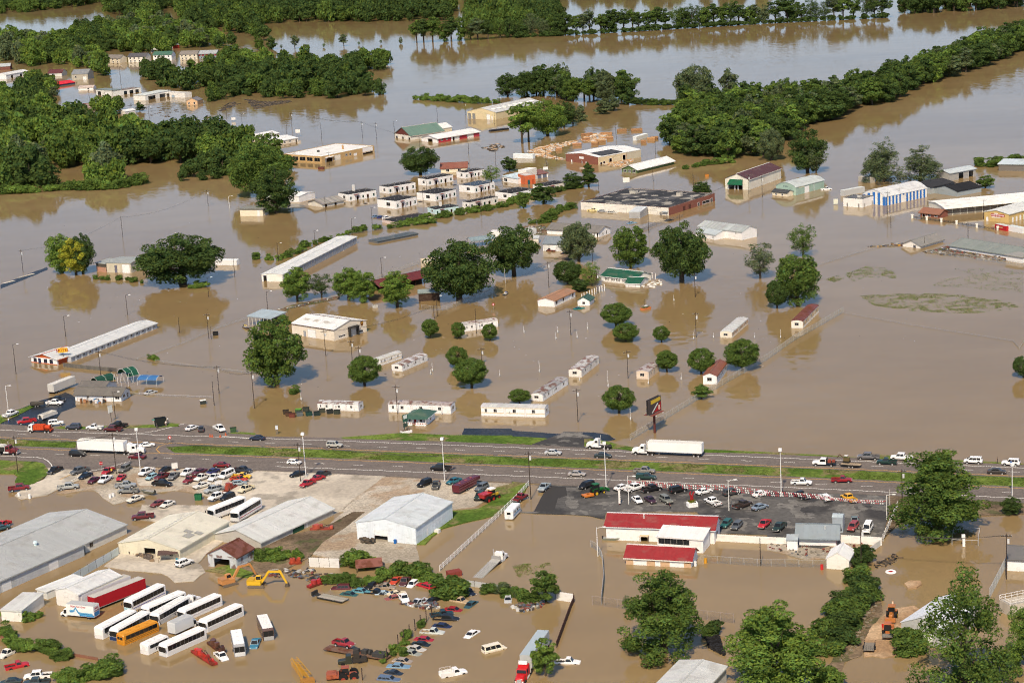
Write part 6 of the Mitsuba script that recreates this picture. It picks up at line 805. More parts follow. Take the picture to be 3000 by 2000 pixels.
kit('shipping_container', 'red cargo trailer by the mini storage building', 'container', [(210,853.6),(213.5,845.9)], semi_trailer(7.5,2.3, (.42,.02,.025), (.45,.46,.46))[:6] + [('lettering_panel', B(-1.5,1.5,-1.31,-1.3,2.2,2.7), 'matte', (.5,.35,.2))], z=0, sink=1.3)
kit('shipping_container', 'white cargo trailer beside the red one at the right edge', 'container', [(214.1,847.5),(218.4,839.2)], semi_trailer(9,2.3, (.72,.73,.74), (.48,.54,.56))[:6], z=0, sink=1.2)
kit('stock_trailer', 'long maroon gooseneck stock trailer on the gravel yard', 'trailer', [(-18.5,520.2),(-10.9,531.9)], [('body', LOFT([ringx(-5.0,1.15,.45,2.5,.15), ringx(3.6,1.15,.45,2.5,.15)]), 'paint', (.10,.012,.022)), ('nose', LOFT([ringx(3.6,1.1,1.4,2.45,.15), ringx(5.6,1.0,1.4,2.3,.2)]), 'paint', (.10,.012,.022))] + [('roof_vent', B(x - .3, x + .3,-.3,.3,2.5,2.62), 'matte', (.3,.1,.1)) for x in (-3,0,2.5)] + [('side_rail', B(-4.9,3.5, s * 1.16 - .014, s * 1.16 + .014, z, z + .06), 'matte', (.3,.2,.2)) for s in (-1,1) for z in (.7,1.5,2.2)] + wheels((-1.6,-.6), 1.1,.38), z=.25)
# == POLES, FENCES, SIGNS
SM = random.Random(17)
def pole(base, h, kind, label, group=None, ang=0.0, col=None):
 wood = col or {'h': (.72,.73,.74), 'c': (.5,.49,.46), 'w': (.72,.72,.70)}.get(kind, (.045,.033,.026)); t = thing({'h': 'highway_lamp', 'l': 'street_lamp', 'w': 'street_lamp'}.get(kind, 'utility_pole'), label, 'street lamp' if kind in 'hlw' else 'utility pole', base, ang, group=group)
 r = max(.10,.0085 * h); part(t, 'pole', C((0,0,-1), (0,0, h), r * 1.25, r * .8, n=8), 'matte', wood)
 if kind in 'ut':
  part(t, 'crossarm', B(-1.2,1.2,-.07,.07, h - .75, h - .6), 'matte', wood)
  for x in (-1.05,-.5,.5,1.05): part(t, 'insulator', C((x, 0, h - .6), (x, 0, h - .35), .06), 'matte', (.4,.42,.42))
 if kind in 'tu': part(t, 'transformer', C((.42,0, h - 2.4), (.42,0, h - 1.4), .28, n=10), 'matte', (.58,.6,.61))
 if kind in 'lw': part(t, 'arm', J(C((0,0, h - .25), (1.0,-.2, h + .1), .05), C((1.0,-.2, h + .1), (1.6,-.3, h + .1), .05)), 'matte', wood); part(t, 'lamp_head', B(1.4,2.2,-.5,-.15, h, h + .2), 'matte', (.75,.76,.76))
 if kind == 'h': part(t, 'lamp_head', B(-.42,.42,-.42,.42, h, h + .7), 'matte', (.78,.79,.80)); part(t, 'base_plate', B(-.35,.35,-.35,.35,-.2,.45), 'matte', (.4,.4,.4))
 return (base[0], base[1], h)
TOPS = {}
def poles(rows):
 for n, (k, b, h, lab) in enumerate(rows):
  TOPS[lab.split('#')[-1]] = pole(b, h, k, lab.split('#')[0].strip(), None if '#' in lab else None, SM.uniform(-.3,.3))
FARL = 'far'
poles([(k, b, h, f'{d} {w}') for k, d, b, h, w in (
 ('l', 'street lamp', (-312.8,1697.4), 15.8, 'in the far channel before the riverside houses'), ('p', 'dark pole', (-301.4,1596.6), 11.1, 'before the far white garages'), ('p', 'dark pole', (-315.6,1574.3), 10.5, 'left of the far white garages'), ('p', 'dark pole', (-358,1667.9), 11.6, 'before the far red roof'), ('p', 'pale pole', (-388.4,2015.1), 8.5, 'left of the beige riverside house'),
 ('l', 'thin lamp', (-248.6,1444.8), 8.5, 'right of the small pointed evergreen'), ('p', 'dark pole', (-253.3,1568.7), 7.6, 'beside the far windowless shed'), ('p', 'dark pole', (-190.5,1421), 9.9, 'near the red boat in the far channel'), ('l', 'dark lamp', (-171.1,1350.4), 10.2, 'by the square frame above the wood'),
 ('p', 'dark pole', (-137.8,1311.1), 8.5, 'left of the two panel sign'), ('t', 'pole with a grey can', (-138.2,1349.8), 9.5, 'on the open water above the two panel sign'), ('p', 'dark pole', (-112.3,1273.9), 10.7, 'behind the tan flat roofed warehouse'), ('t', 'dark pole', (-86.4,1270.5), 10.6, 'right behind the tan flat roofed warehouse'), ('u', 'grey pole', (-76.8,1256.2), 11.2, 'between the tan warehouse and the green shingle roof'), ('l', 'thin lamp', (-67.4,1293.5), 6.6, 'beside the brown gable'), ('p', 'dark pole', (-40.3,1325.2), 10.0, 'behind the white hall'), ('t', 'pale pole', (-22.4,1357.5), 8.8, 'at the corner of the big cream warehouse'), ('p', 'dark pole', (-3,1294.4), 9.1, 'before the doors of the big cream warehouse'), ('p', 'thin pole', (-48.4,1207.7), 7.2, 'before the red panelled shop row'), ('p', 'dark pole', (-18.8,1170.3), 10.8, 'at the right end of the shop row'), ('p', 'dark pole', (-3.3,1117.1), 8.5, 'below the floating debris'), ('u', 'pale pole', (-98.4,1152.2), 8.8, 'before the tan warehouse awning'), ('t', 'pole with two white cans', (1.1,1414.6), 5.7, 'behind the ridge of the big cream warehouse'),
 ('p', 'black pole', (68.7,1198.7), 9.1, 'amid the floating lumber'), ('p', 'dark pole', (86.2,1127.6), 7.7, 'by the open ended floating trailer'), ('p', 'dark pole', (24.4,1108.3), 10.3, 'left of the brick warehouse'), ('p', 'thin dark pole', (30.5,1124.5), 8.0, 'in the debris left of the brick warehouse'),
 ('t', 'pole with a white can', (-152.5,1036.8), 8.5, 'in the reflection of the left wood'), ('w', 'white lamp', (-140.4,1027.6), 5.9, 'near the small flat roofed building'), ('p', 'tall dark pole', (-183.3,959.5), 9.8, 'alone above the beige metal shed'), ('t', 'pale pole with a can', (-214.1,882.8), 10.1, 'by the drowned road at left'), ('c', 'white pole', (-188.8,873), 6.8, 'before the yellow green tree'), ('l', 'dark lamp', (-121.5,804.5), 8.1, 'at the foot of the huge dark tree'), ('p', 'dark pole', (-115.6,843.6), 8.2, 'before the long white trailer'), ('l', 'dark lamp', (-150,778.7), 8.1, 'above the motel roof end'), ('l', 'dark lamp', (-167.7,745.9), 8.0, 'behind the motel roof'), ('p', 'dark pole', (-124,741.1), 6.1, 'right of the motel roof end'), ('u', 'pale pole', (-111.5,729.1), 9.5, 'on the drowned fence line left of the depot'), ('p', 'short dark pole', (-110.4,727.9), 4.7, 'next to the floating skip'),
 ('l', 'lamp', (-100.1,873.7), 8.0, 'first along the storage row hedge'), ('l', 'lamp', (-86.3,902.8), 7.5, 'second along the storage row hedge'), ('l', 'lamp', (-71.1,928), 7.7, 'third along the storage row hedge'), ('l', 'lamp', (-63.1,951.3), 8.4, 'fourth along the storage row hedge'), ('p', 'thin pole', (-88.7,996.8), 7.7, 'before the wrecked house'), ('l', 'dark lamp', (-52.2,824.2), 8.3, 'left of the maroon pavilion'), ('l', 'dark lamp', (-93.9,769.7), 8.0, 'behind the loading canopy'), ('p', 'dark pole', (-28.5,740.2), 5.2, 'by the cage fence of the brown shed'), ('l', 'pale lamp', (-27.4,743.6), 8.0, 'by the cage fence of the brown shed'), ('p', 'dark pole', (-12.6,712), 9.1, 'before the mottled mobile home'), ('c', 'white pole', (-1.3,797.6), 6.2, 'at the blue shadow of the dome shaped tree'), ('l', 'lamp', (-39.8,1045.5), 9.1, 'before the third cottage'), ('p', 'thin pole', (-40.4,1006.2), 7.2, 'between the two square cottages'), ('l', 'pale lamp', (-6.7,1017.8), 7.0, 'before the bluish roofed cottage'), ('p', 'leaning pole', (-11.3,959.6), 7.4, 'at the hedge before the cottages'),
 ('p', 'dark pole', (63.7,890.2), 10.6, 'right of the grey annex'), ('u', 'dark pole', (15.8,784.3), 10.5, 'behind the tan roofed house'), ('t', 'dark pole with cans', (21,700.9), 9.1, 'below the tan roofed house'), ('u', 'pale pole', (70.4,751.8), 9.3, 'in the reflection of the tall broad tree'), ('t', 'dark pole with cans', (64.1,686.7), 8.9, 'left of the cream banded mobile home'), ('p', 'dark pole', (35.5,831.9), 9.3, 'beside the open grey green tree'), ('p', 'dark pole', (78.3,899.3), 6.0, 'behind the tall broad tree top'), ('p', 'dark pole', (47.7,1003.5), 6.1, 'behind the black roofed store'), ('p', 'pale pole', (96.1,1015.3), 5.8, 'in the water left of the maroon roofed hall'), ('p', 'pale pole', (77.2,1033), 7.9, 'before the porch house'), ('t', 'dark pole', (119.4,977.7), 9.7, 'at the corner of the maroon roofed hall'), ('u', 'dark pole', (124.5,966.1), 10.3, 'on the long side of the maroon roofed hall'), ('t', 'pale pole', (34.1,767.8), 8.6, 'by the row of white fence posts'),
 ('u', 'dark pole', (172,899.2), 10.9, 'before the blue striped hall'), ('p', 'dark pole', (183.6,931), 6.7, 'on the side of the blue striped hall'), ('l', 'dark lamp', (209.7,875.3), 8.5, 'at the mini storage corner'), ('p', 'dark pole', (193.3,834.5), 7.6, 'behind the long low school roof'), ('p', 'thin dark pole', (172.6,822.5), 4.1, 'beside the low house with the debris dock'), ('p', 'thin dark pole', (167.6,868.7), 5.3, 'in open water below the striped hall'),
 ('l', 'dark lamp', (-173.9,690.3), 10.8, 'left of the motel office'), ('w', 'white lamp', (-165,639.4), 8.6, 'at the left edge by the flooded lane'), ('u', 'pale pole', (-141.9,678.2), 9.7, 'before the board fence'), ('u', 'pale pole', (-97.1,646.2), 9.6, 'in the water right of the silver drowned sedan'), ('p', 'dark pole', (-96.8,631.4), 8.0, 'beside the bin full of white bags'), ('u', 'dark pole', (-83.1,624.8), 12.2, 'at the broken wall left of the large leafy tree'), ('l', 'grey lamp', (-127.5,624.6), 8.1, 'before the roadside office'), ('u', 'grey pole', (-115.7,560), 12.4, 'across the long white trailer on the near roadside'), ('h', 'tall white lamp', (-109.1,561.7), 12.2, 'at the nose of the white lorry'), ('t', 'dark pole', (-145.6,566.9), 11.4, 'on the round grass bank at left'),
 ('u', 'dark pole', (-65.4,690.8), 9.4, 'before the white depot'), ('t', 'brown pole', (-55.4,680.1), 7.7, 'behind the clipped tree near the rust striped mobile home'), ('t', 'short pole with a can', (-53.3,685.1), 4.3, 'above the clipped tree near the rust striped mobile home'), ('h', 'tall white lamp', (-59.9,546), 12.4, 'beside the black sedan on the concrete yard'), ('t', 'brown pole', (-61.1,542.1), 11.4, 'beside the white lamp on the concrete yard'), ('h', 'tall white lamp', (-20.7,534.3), 12.0, 'beside the teal sedan on the gravel yard'), ('u', 'brown pole', (-36.8,608.2), 9.3, 'before the badly rusted mobile home'), ('t', 'dark pole', (-10.6,666.4), 5.7, 'behind the overlapping clipped pair'),
 ('h', 'tall white lamp', (23,520.5), 12.2, 'by the green tractor'), ('t', 'grey pole', (2.6,514.3), 13.3, 'at the end of the white rail fence'), ('t', 'brown pole', (36.8,635.4), 9.4, 'between the patched and the beige mobile homes'), ('t', 'dark pole', (18.4,587), 10.5, 'at the right end of the long white mobile home'), ('w', 'curved grey lamp', (28,504.9), 7.9, 'left one in the car lot'), ('w', 'curved grey lamp', (53,494.8), 8.3, 'middle one in the car lot'),
 ('h', 'tall white lamp', (67.8,504.4), 12.4, 'at the bunting right of centre'), ('u', 'grey pole', (97.3,494.2), 8.9, 'left of the large ragged tree by the highway'), ('h', 'tall white lamp', (125,492.2), 8.7, 'at the right edge of the highway'), ('c', 'pale square post', (93,488.3), 5.6, 'at the corner of the car lot'), ('w', 'grey lamp', (90.8,480.9), 6.7, 'at the right end of the car lot'),
 ('u', 'tall brown pole', (78.3,447.2), 10.4, 'beside the white steel garage'), ('t', 'tall dark pole with cans', (109.2,435.1), 11.0, 'before the white building at the right edge'), ('w', 'big curved grey lamp', (17.8,466.4), 7.4, 'left of the red roofed office'), ('p', 'brown pole', (55.6,453.3), 6.9, 'behind the chain link fence below the white fence'))])
def wires(name, label, ps, n=2, sag=1.2):
 t = thing(name, label, 'power line')
 for a, b in zip(ps[:-1], ps[1:]):
  for j in range(n):
   o = (j - (n - 1) / 2) * 1.0; q = [(a[0] + (b[0] - a[0]) * s + o, a[1] + (b[1] - a[1]) * s, a[2] - .4 + (b[2] - a[2]) * s - sag * 4 * s * (1 - s)) for s in np.linspace(0,1,9)]
   part(t, 'wire', J(*[C(q[i], q[i + 1], .035, n=4, caps=False) for i in range(8)]), 'matte', (.06,.06,.06))
def top(w): return next(v for k, v in TOPS.items() if k.endswith(w))
wires('power_line', 'wire crossing the open water from the drowned road to the left wood', [top('by the drowned road at left'), top('alone above the beige metal shed'), top('in the reflection of the left wood')], 1,3)
wires('power_line', 'wires running before the tan warehouse and the shop row', [top('on the open water above the two panel sign'), top('right behind the tan flat roofed warehouse'), top('before the red panelled shop row'), top('at the right end of the shop row'), top('below the floating debris')], 2,1.5)
wires('power_line', 'wires over the mobile home park from the depot', [top('before the white depot'), top('by the cage fence of the brown shed'), top('behind the tan roofed house'), top('right of the grey annex'), top('at the corner of the maroon roofed hall')], 2,2)
wires('power_line', 'wires along the near side of the highway', [top('on the round grass bank at left'), top('across the long white trailer on the near roadside'), top('beside the white lamp on the concrete yard'), top('at the end of the white rail fence')], 2,2)
wires('power_line', 'wires from the broken wall to the roadside', [top('at the broken wall left of the large leafy tree'), top('in the water right of the silver drowned sedan'), top('before the board fence')], 2,1.5)
wires('power_line', 'wires over the brush line to the right edge', [top('beside the white steel garage'), top('before the white building at the right edge')], 3,1.5)
for b, h in zip([(4.5,708.5),(16.5,705.4),(15.5,695.5),(23,695.3),(27.3,707.8),(61.8,746.4),(62.9,683.7),(69.8,683.6),(83.6,680.1),(-40,659),(-27.2,659.7),(-27.7,655.4),(-4.7,647.9),(-50.6,614.4),(-22.9,604.6),(-68.8,631.7),(8.5,649.9),(29.8,625.8),(21.1,635.5),(42.7,626.3),(53.5,629.4),(34.1,585.5),(2.3,600.4),(92.3,678)], [2.6,2.4,2.6,2.6,2.6,2.4,2.6,2,2,2.6,3,1.8,2.3,3,3.4,2.6,4,5.5,3.2,3.4,2.5,3.8,2.6,3.2]):
 t = thing('meter_post', 'white electric meter post standing in the flooded mobile home park', 'post', b, group='meter posts of the mobile home park'); part(t, 'post', C((0,0,-1), (0,0, h), .06), 'matte', (.66,.66,.64)); part(t, 'meter_box', B(-.18,.18,-.22,-.06,.4,1.0), 'matte', (.6,.61,.6))
# ---- fences
def fence(name, label, line, h, kind, col=(.45,.46,.46), gap=3.0, z=0.0):
 t = thing(name, label, 'fence', (0,0)); L = LineString(line); n = max(1, int(L.length / gap)); P = [L.interpolate(L.length * i / n) for i in range(n + 1)]; mesh = []
 for i, p in enumerate(P):
  if kind != 'panel' or i % 1 == 0: part(t, 'post', C((p.x, p.y, -1), (p.x, p.y, z + h * (1.12 if kind in ('sheet', 'board') else 1.03)), .06 if kind != 'rail' else .09, n=6), 'matte', (.05,.035,.03) if kind == 'sheet' else col)
  if i == n: break
  q = P[i + 1]; a = np.array([p.x, p.y]); b = np.array([q.x, q.y]); d = (b - a) / np.linalg.norm(b - a); nr = np.array([-d[1], d[0]]) * .035
  def slab(z0, z1, s0=.0, s1=1.0, w=1.0):
   u, v = a + (b - a) * s0, a + (b - a) * s1; c = [u - nr * w, v - nr * w, v + nr * w, u + nr * w]
   return np.array([[*x, zz] for zz in (z0, z1) for x in c]), np.array([[0,2,1], [0,3,2], [4,5,6], [4,6,7], [0,1,5], [0,5,4], [1,2,6], [1,6,5], [2,3,7], [2,7,6], [3,0,4], [3,4,7]])
  if kind == 'rail':
   for zz in (.35,.65,.95): part(t, 'rail', slab(z + h * zz - .12, z + h * zz), 'matte', col)
  elif kind in ('panel', 'sheet'):
   part(t, 'panel', slab(z - .6, z + h, .015,.985), 'wall', jit(col, SM, .07))
  elif kind == 'board':
   for k in range(int(gap / .5)): part(t, 'board', slab(z - .6, z + h * SM.uniform(.96,1.02), k / int(gap / .5) + .01, (k + 1) / int(gap / .5) - .01), 'wall', jit(col, SM, .15))
  elif kind == 'link':
   part(t, 'top_rail', slab(z + h - .05, z + h), 'matte', col); m = int(np.linalg.norm(b - a) / .28)
   for k in range(m):
    for s in (0,1): u, v = a + (b - a) * k / m, a + (b - a) * (k + 1) / m; mesh.append(C((*u, z + (h if s else -.1)), (*(a + (b - a) * min(1, (k + h / .9) / m)), z + (-.1 if s else h)), .017, n=3, caps=False))
 if mesh: part(t, 'chain_link', J(*mesh), 'matte', tuple(.7 * c for c in col), kind='stuff')
fence('rail_fence', 'white three rail fence running down from the highway beside the steel shed', [(-20.5,462.4),(-12.5,483.9),(-5.3,503.2),(-1.3,514.5),(2.3,526.4)], 1.5, 'rail', (.78,.78,.77), 2.4)
fence('panel_fence', 'white panel fence between the red roofed office and the lot office', [(47,472.8),(59.4,468.4),(63.7,467.1)], 1.8, 'panel', (.76,.76,.73), 2.4)
fence('panel_fence', 'white panel fence right of the lot office', [(76.7,466),(86,462.5)], 2.1, 'panel', (.78,.78,.76), 2.4)
fence('panel_fence', 'tall pale panel fence at the corner of the car lot', [(86,462.9),(81.1,455.9)], 1.5, 'panel', (.62,.63,.62), 2.4)
fence('rail_fence', 'white rail fence climbing from the lot corner to the highway', [(86.9,465.5),(91.4,478.4),(95.2,489.7)], 1.8, 'rail', (.76,.76,.74), 2.2)
fence('chain_fence', 'chain link fence in the water below the red roofed shed', [(14.8,434),(24.8,428.6),(45,417.8)], 2.2, 'link', (.34,.29,.26))
fence('chain_fence', 'chain link fence with debris running to the white steel garage', [(42.7,457.8),(55.7,452.9),(70.7,449.6)], 1.8, 'link', (.40,.40,.38))
fence('chain_fence', 'leaning chain fence left of the red roofed office', [(16.5,473.4),(17.8,470.8),(18.8,463.5),(18.2,448.4),(16.8,433.7)], 1.8, 'link', (.42,.43,.43))
fence('chain_fence', 'long chain link fence crossing the flood from the billboard to the far mobile home', [(32.5,563.9),(60.1,610.9),(84.1,649.7),(95.8,672.5),(119.6,711.2)], 2.0, 'link', (.40,.40,.37), 4)
fence('chain_fence', 'low drowned fence line right of the corner mobile home', [(119.4,710.4),(138.4,686.2),(166.5,654.9),(165.9,644.2),(170,654)], .45, 'link', (.34,.33,.31), 5)
fence('chain_fence', 'chain link fence before the debris of the long low school', [(170.6,810),(182.7,795.9),(202.4,771.1)], 1.5, 'link', (.40,.40,.38))
fence('chain_fence', 'chain link fence by the white building at the right edge', [(102.7,423.9),(110.8,442.5)], 2.4, 'link', (.46,.48,.48))
fence('chain_fence', 'drowned fence line with weeds from the motel to the depot', [(-133.4,702),(-125.9,713.3),(-118.2,725.9),(-110.2,744.8),(-100.4,759)], .6, 'link', (.38,.38,.35), 4)
fence('chain_fence', 'drowned fence line right of the bushes beyond the green tents', [(-126.1,697),(-106,682.1),(-89.7,671.4)], .7, 'link', (.40,.40,.38), 4)
fence('chain_fence', 'chain fence along the back of the maroon pavilion', [(-55.1,820.6),(-41.9,841.9),(-31.7,858.1)], 1.4, 'link', (.42,.42,.41), 4)
fence('chain_fence', 'cage fence at the foot of the brown shed', [(-33.9,759),(-24.6,752.3),(-5.4,787)], 1.6, 'link', (.40,.39,.36), 4)
fence('chain_fence', 'drowned fence line beside the long metal storage row', [(-110.8,881.4),(-94.3,885.8),(-71.4,928.1),(-56.7,937.5),(-33.4,948)], .8, 'link', (.22,.22,.2), 4)
fence('chain_fence', 'fence line from the black roofed store across the water', [(82.2,925.1),(68.2,908.2),(60.2,894.1)], 1.2, 'link', (.2,.2,.19), 4)
fence('chain_fence', 'drowned fence line beside the low house with the debris dock', [(122.2,794.7),(143.6,817),(157.7,829.6)], .5, 'link', (.32,.31,.29), 4)
fence('chain_fence', 'low fence along the motel side water by the office', [(-128.2,653.2),(-117.6,648),(-98.7,641)], .6, 'link', (.5,.5,.5), 4)
fence('board_fence', 'weathered board fence beside the motel office', [(-158.8,697.4),(-148.4,690.8),(-137.4,684.8)], 1.4, 'board', (.13,.125,.115), 2.5)
fence('sheet_fence', 'grey metal sheet fence with dark posts behind the sunken row', [(-18,453.7),(-3.4,445.1),(-0.4,442.8)], 1.4, 'sheet', (.44,.48,.50), 3)
fence('sheet_fence', 'white corner piece at the end of the metal sheet fence', [(6.7,438.6),(10.6,436.2)], 2.1, 'sheet', (.74,.76,.76), 3.5)
fence('sheet_fence', 'dark red brown fence running towards the viewer from the white corner', [(10.8,436.7),(9.9,432.7),(5.8,409.5)], 1.5, 'sheet', (.075,.03,.028), 3)
fence('sheet_fence', 'pale blue panel fence between warehouse and bus yard', [(-110.4,469.8),(-102.4,488.4)], 2.1, 'sheet', (.50,.58,.62), 3.2)
fence('sheet_fence', 'white and rusty gate fence at the bushes of the gravel yard', [(-52.7,471),(-45.1,468.9)], 2.4, 'sheet', (.66,.67,.66), 2.2)
fence('brick_wall', 'low red brown wall along the bushes of the bus yard', [(-120.1,434.9),(-112.9,429.2),(-103.8,422.7),(-94.6,417.6)], .7, 'panel', (.22,.10,.065), 2.5)
fence('iron_fence', 'dark iron fence with white pillars before the storage row', [(181.1,889.1),(191.1,876),(196.4,868.8),(202.7,858.6),(209.4,848.5)], 1.0, 'rail', (.05,.05,.05), 2.5)
for b in [(180.9,888.3),(186,881.8),(190.9,874.9),(196,867.8),(202.5,858.1),(209.3,849.1)]: t = thing('gate_pillar', 'white pillar of the iron fence before the storage row', 'pillar', b, group='white pillars of the iron fence'); part(t, 'shaft', B(-.4,.4,-.4,.4,-.5,1.5), 'matte', (.76,.74,.66)); part(t, 'cap', B(-.55,.55,-.55,.55,1.5,1.75), 'matte', (.78,.76,.68))
for b, h in zip([(-21.7,433.3),(-22.8,429.6),(-24,426.8),(-25.2,424.5),(-26.3,421.4),(-27.5,418.7),(-28.6,415.8),(-30.7,408.3),(-35.4,398)], [2.6] * 9): t = thing('fence_post', 'dark post standing in the water along the sunken cars', 'post', b, group='dark posts along the sunken cars'); part(t, 'shaft', B(-.1,.1,-.1,.1,-1, h), 'matte', (.05,.035,.03)); part(t, 'cap', B(-.12,.12,-.12,.12, h, h + .08), 'matte', (.04,.03,.025))
for b in [(27.6,757.6),(28.6,759.7),(29.8,761.8),(30.9,763.7),(31.9,765.2),(33,766.7),(34,768.3),(35.1,769.6),(36.1,771.3),(37.1,772.7),(54.1,792.6),(55.5,791.1),(57.2,790.6),(58.4,789.2)]: t = thing('fence_post', 'white fence post in the row between the two green roofs', 'post', b, group='white fence posts by the green roofed house'); part(t, 'shaft', B(-.13,.13,-.13,.13,-1,2.3), 'matte', (.8,.8,.79)); part(t, 'cap', B(-.18,.18,-.18,.18,2.3,2.42), 'matte', (.8,.8,.79))
# ---- signs
def facing(m, rz, x=0, y=0, z=0): return TR((np.stack([m[0][:, 0], -m[0][:, 2], m[0][:, 1]], 1), m[1]), x, y, z, rz)
def txt(s, h, bold=True): m = meshkit.text_mesh(s, h, .03, bold); v = np.array(m.vertices); return v - [v[:, 0].max() / 2,0,0], np.array(m.faces)
t = thing('motel_sign', 'yellow motel sign with red letters on a tall post by its office', 'sign', (-159.8,703.5), .12); hm = 3.8; part(t, 'post', C((0,0,-1), (0,0, hm), .12), 'matte', (.05,.04,.04)); k = part(t, 'board', B(-1.7,1.7,-.15,.15, hm, hm + 1.6), 'matte', (.72,.45,.03)); part(k, 'lettering', facing(txt('MOTEL', .98), 0,0,-.16, hm + .3), 'matte', (.30,.012,.012))
t = thing('billboard', 'double billboard with a dark red and yellow poster on a single post', 'billboard', (40.2,570.8), .95); hb = 6.1; part(t, 'post', C((0,0,-1), (0,0, hb + 1), .38,.34, n=12), 'matte', (.11,.035,.03))
for s in (-.35,.35):
 k = part(t, 'panel', B(-3.4,3.4, s - .12, s + .12, hb, hb + 4.5), 'matte', (.05,.045,.05))
part(k.replace('_001', ''), 'poster_field', facing((np.array([[-3.3,.15,0], [3.3,.15,0], [3.3,4.45,0], [-3.3,4.45,0]]), np.array([[0,1,2], [0,2,3]])), 0,0,-.49, hb), 'matte', (.06,.05,.05))
for nm, q, c in (('poster_yellow', [(-2.4,3.0), (3.0,3.2), (3.0,4.3), (-2.4,4.2)], (.50,.36,.04)), ('poster_red', [(-1.0,.3), (3.2,.3), (3.2,2.9)], (.32,.02,.02)), ('poster_white', [(-2.2,.4), (-1.4,.4), (1.8,2.6), (1.2,2.8)], (.6,.6,.58))):
 m = trimesh.creation.extrude_polygon(Polygon(q), .01, engine='earcut'); part(t, nm, facing((np.array(m.vertices), np.array(m.faces)), 0,0,-.50 - .01 * len(nm) / 20, hb), 'matte', c)
part(t, 'lettering', facing(txt('8', 1.3), 0,2.1,-.53, hb + .6), 'matte', (.75,.72,.6)); part(t, 'catwalk', J(B(-3.3,3.3,-1.6,-.5, hb - .12, hb - .05), B(-3.3,3.3,.5,1.6, hb - .12, hb - .05)), 'matte', (.16,.05,.04)); part(t, 'lights', J(*[B(x - .25, x + .25, y, y + .2, hb - .35, hb - .2) for x in (-2,2) for y in (-2.0,1.8)]), 'matte', (.6,.6,.6))
def sign(label, base, h, w, bh, board, post=(.2,.2,.2), text=None, tcol=BLACK, rz=0.0, th=None, name='roadside_sign', two=False):
 t = thing(name, label, 'sign', base, rz)
 for x in ((-w * .3, w * .3) if two else (0,)): part(t, 'post', C((x, 0,-1), (x, 0, h), .07), 'matte', post)
 k = part(t, 'board', B(-w / 2, w / 2,-.1,.1, h - .01, h + bh), 'matte', board)
 if text: part(k, 'lettering', facing(txt(text, th or bh * .5), 0,0,-.105, h + bh * .25), 'matte', tcol)
 part(t, 'edge', J(B(-w / 2 - .06, w / 2 + .06,-.12,.12, h + bh, h + bh + .08), B(-w / 2 - .06, w / 2 + .06,-.12,.12, h - .09, h - .011)), 'matte', tuple(.5 * c for c in board)); return t
sign('white sign on a thick black post before the roadside office', (-127.7,618.9), 3.0,1.7,2.2, (.62,.66,.64), BLACK, rz=.9)
sign('orange framed sale sign with a white panel at the edge of the sales lot', (-98.7,559.3), 1.0,1.7,1.6, (.72,.72,.70), (.5,.12,.03), rz=.3)
sign('white tilted sign over the light grey pickup on the sales lot', (-83.3,537.8), 2.2,2.0,.9, (.74,.75,.75), rz=.5)
sign('pale blue info sign on two posts in the shallow water', (-72.7,592.8), 1.6,.8,1.1, (.60,.66,.72), two=True)
sign('two panel white sign in the water before the white church like building', (-129.1,1295.1), 2.6,3.0,2.2, (.74,.74,.72), two=True)
sign('white sign on a pole behind the black roofed store', (62.3,1015.4), 3.2,3.4,2.4, (.72,.72,.68))
sign('small sign with a green circle beside the white flat roofed block', (154.6,934.3), .3,2.0,2.4, (.66,.68,.58), two=True)
sign('red and white vertical sign at the bunting of the car lot', (25.6,504.9), .6,.5,3.6, (.74,.72,.7), (.2,.02,.02))
sign('square white frame sign above the wood by the far lamp', (-183.1,1399.3), 1.0,2.8,1.6, (.74,.74,.74), two=True)
sign('white shop sign near the porch house', (23.5,1088.6), 1.0,2.6,1.4, (.74,.74,.74), two=True)
sign('green street sign before the dark green container', (-112.5,608.7), 2.4,1.0,.25, (.1,.3,.26), (.4,.42,.4))
for lab, b, c in (('red stop sign at the mouth of the side road', (-121,565.5), 'STOP'), ('red and white triangular sign at the tip of the median', (-104.6,589), ''), ('small red round sign in the water by the white cluster lamp', (-6.3,750.3), '')):
 t = thing('stop_sign', lab, 'sign', b, .1); part(t, 'post', C((0,0,-.5), (0,0,1.6), .05), 'matte', (.4,.4,.4)); k = part(t, 'plate', C((0,-.06,2.0), (0,-.02,2.0), .55, n=8), 'matte', (.42,.02,.03)); part(k, 'lettering', facing(txt(c or 'GIVE', .26), 0,0,-.065,1.88), 'matte', (.8,.8,.8)) if c else part(k, 'inner_plate', C((0,-.075,2.0), (0,-.061,2.0), .28, n=8), 'matte', (.8,.8,.8))
t = thing('park_sign', 'dark green two tier sign of the mobile home park', 'sign', (-33.4,587.8), .7); part(t, 'post', J(C((-.5,0,0), (-.5,0,4.6), .1), C((.5,0,0), (.5,0,4.6), .1)), 'matte', (.02,.05,.04)); part(t, 'board', B(-.9,.9,-.1,.1,3.0,5.3), 'matte', (.03,.10,.08)); part(t, 'lower_board', B(-.8,.8,-.1,.1,1.4,2.6), 'matte', (.04,.07,.06)); part(t, 'white_panel', B(-.7,.7,-.13,-.101,4.0,5.1), 'matte', (.6,.66,.66))
t = thing('planter', 'white box planter at the foot of the park sign', 'planter', (-33.2,586.2), .5); part(t, 'box', B(-1.6,1.6,-.7,.7,-.5,.8), 'matte', WHITE); part(t, 'soil', B(-1.5,1.5,-.6,.6,.8,.86), 'matte', (.12,.08,.05))
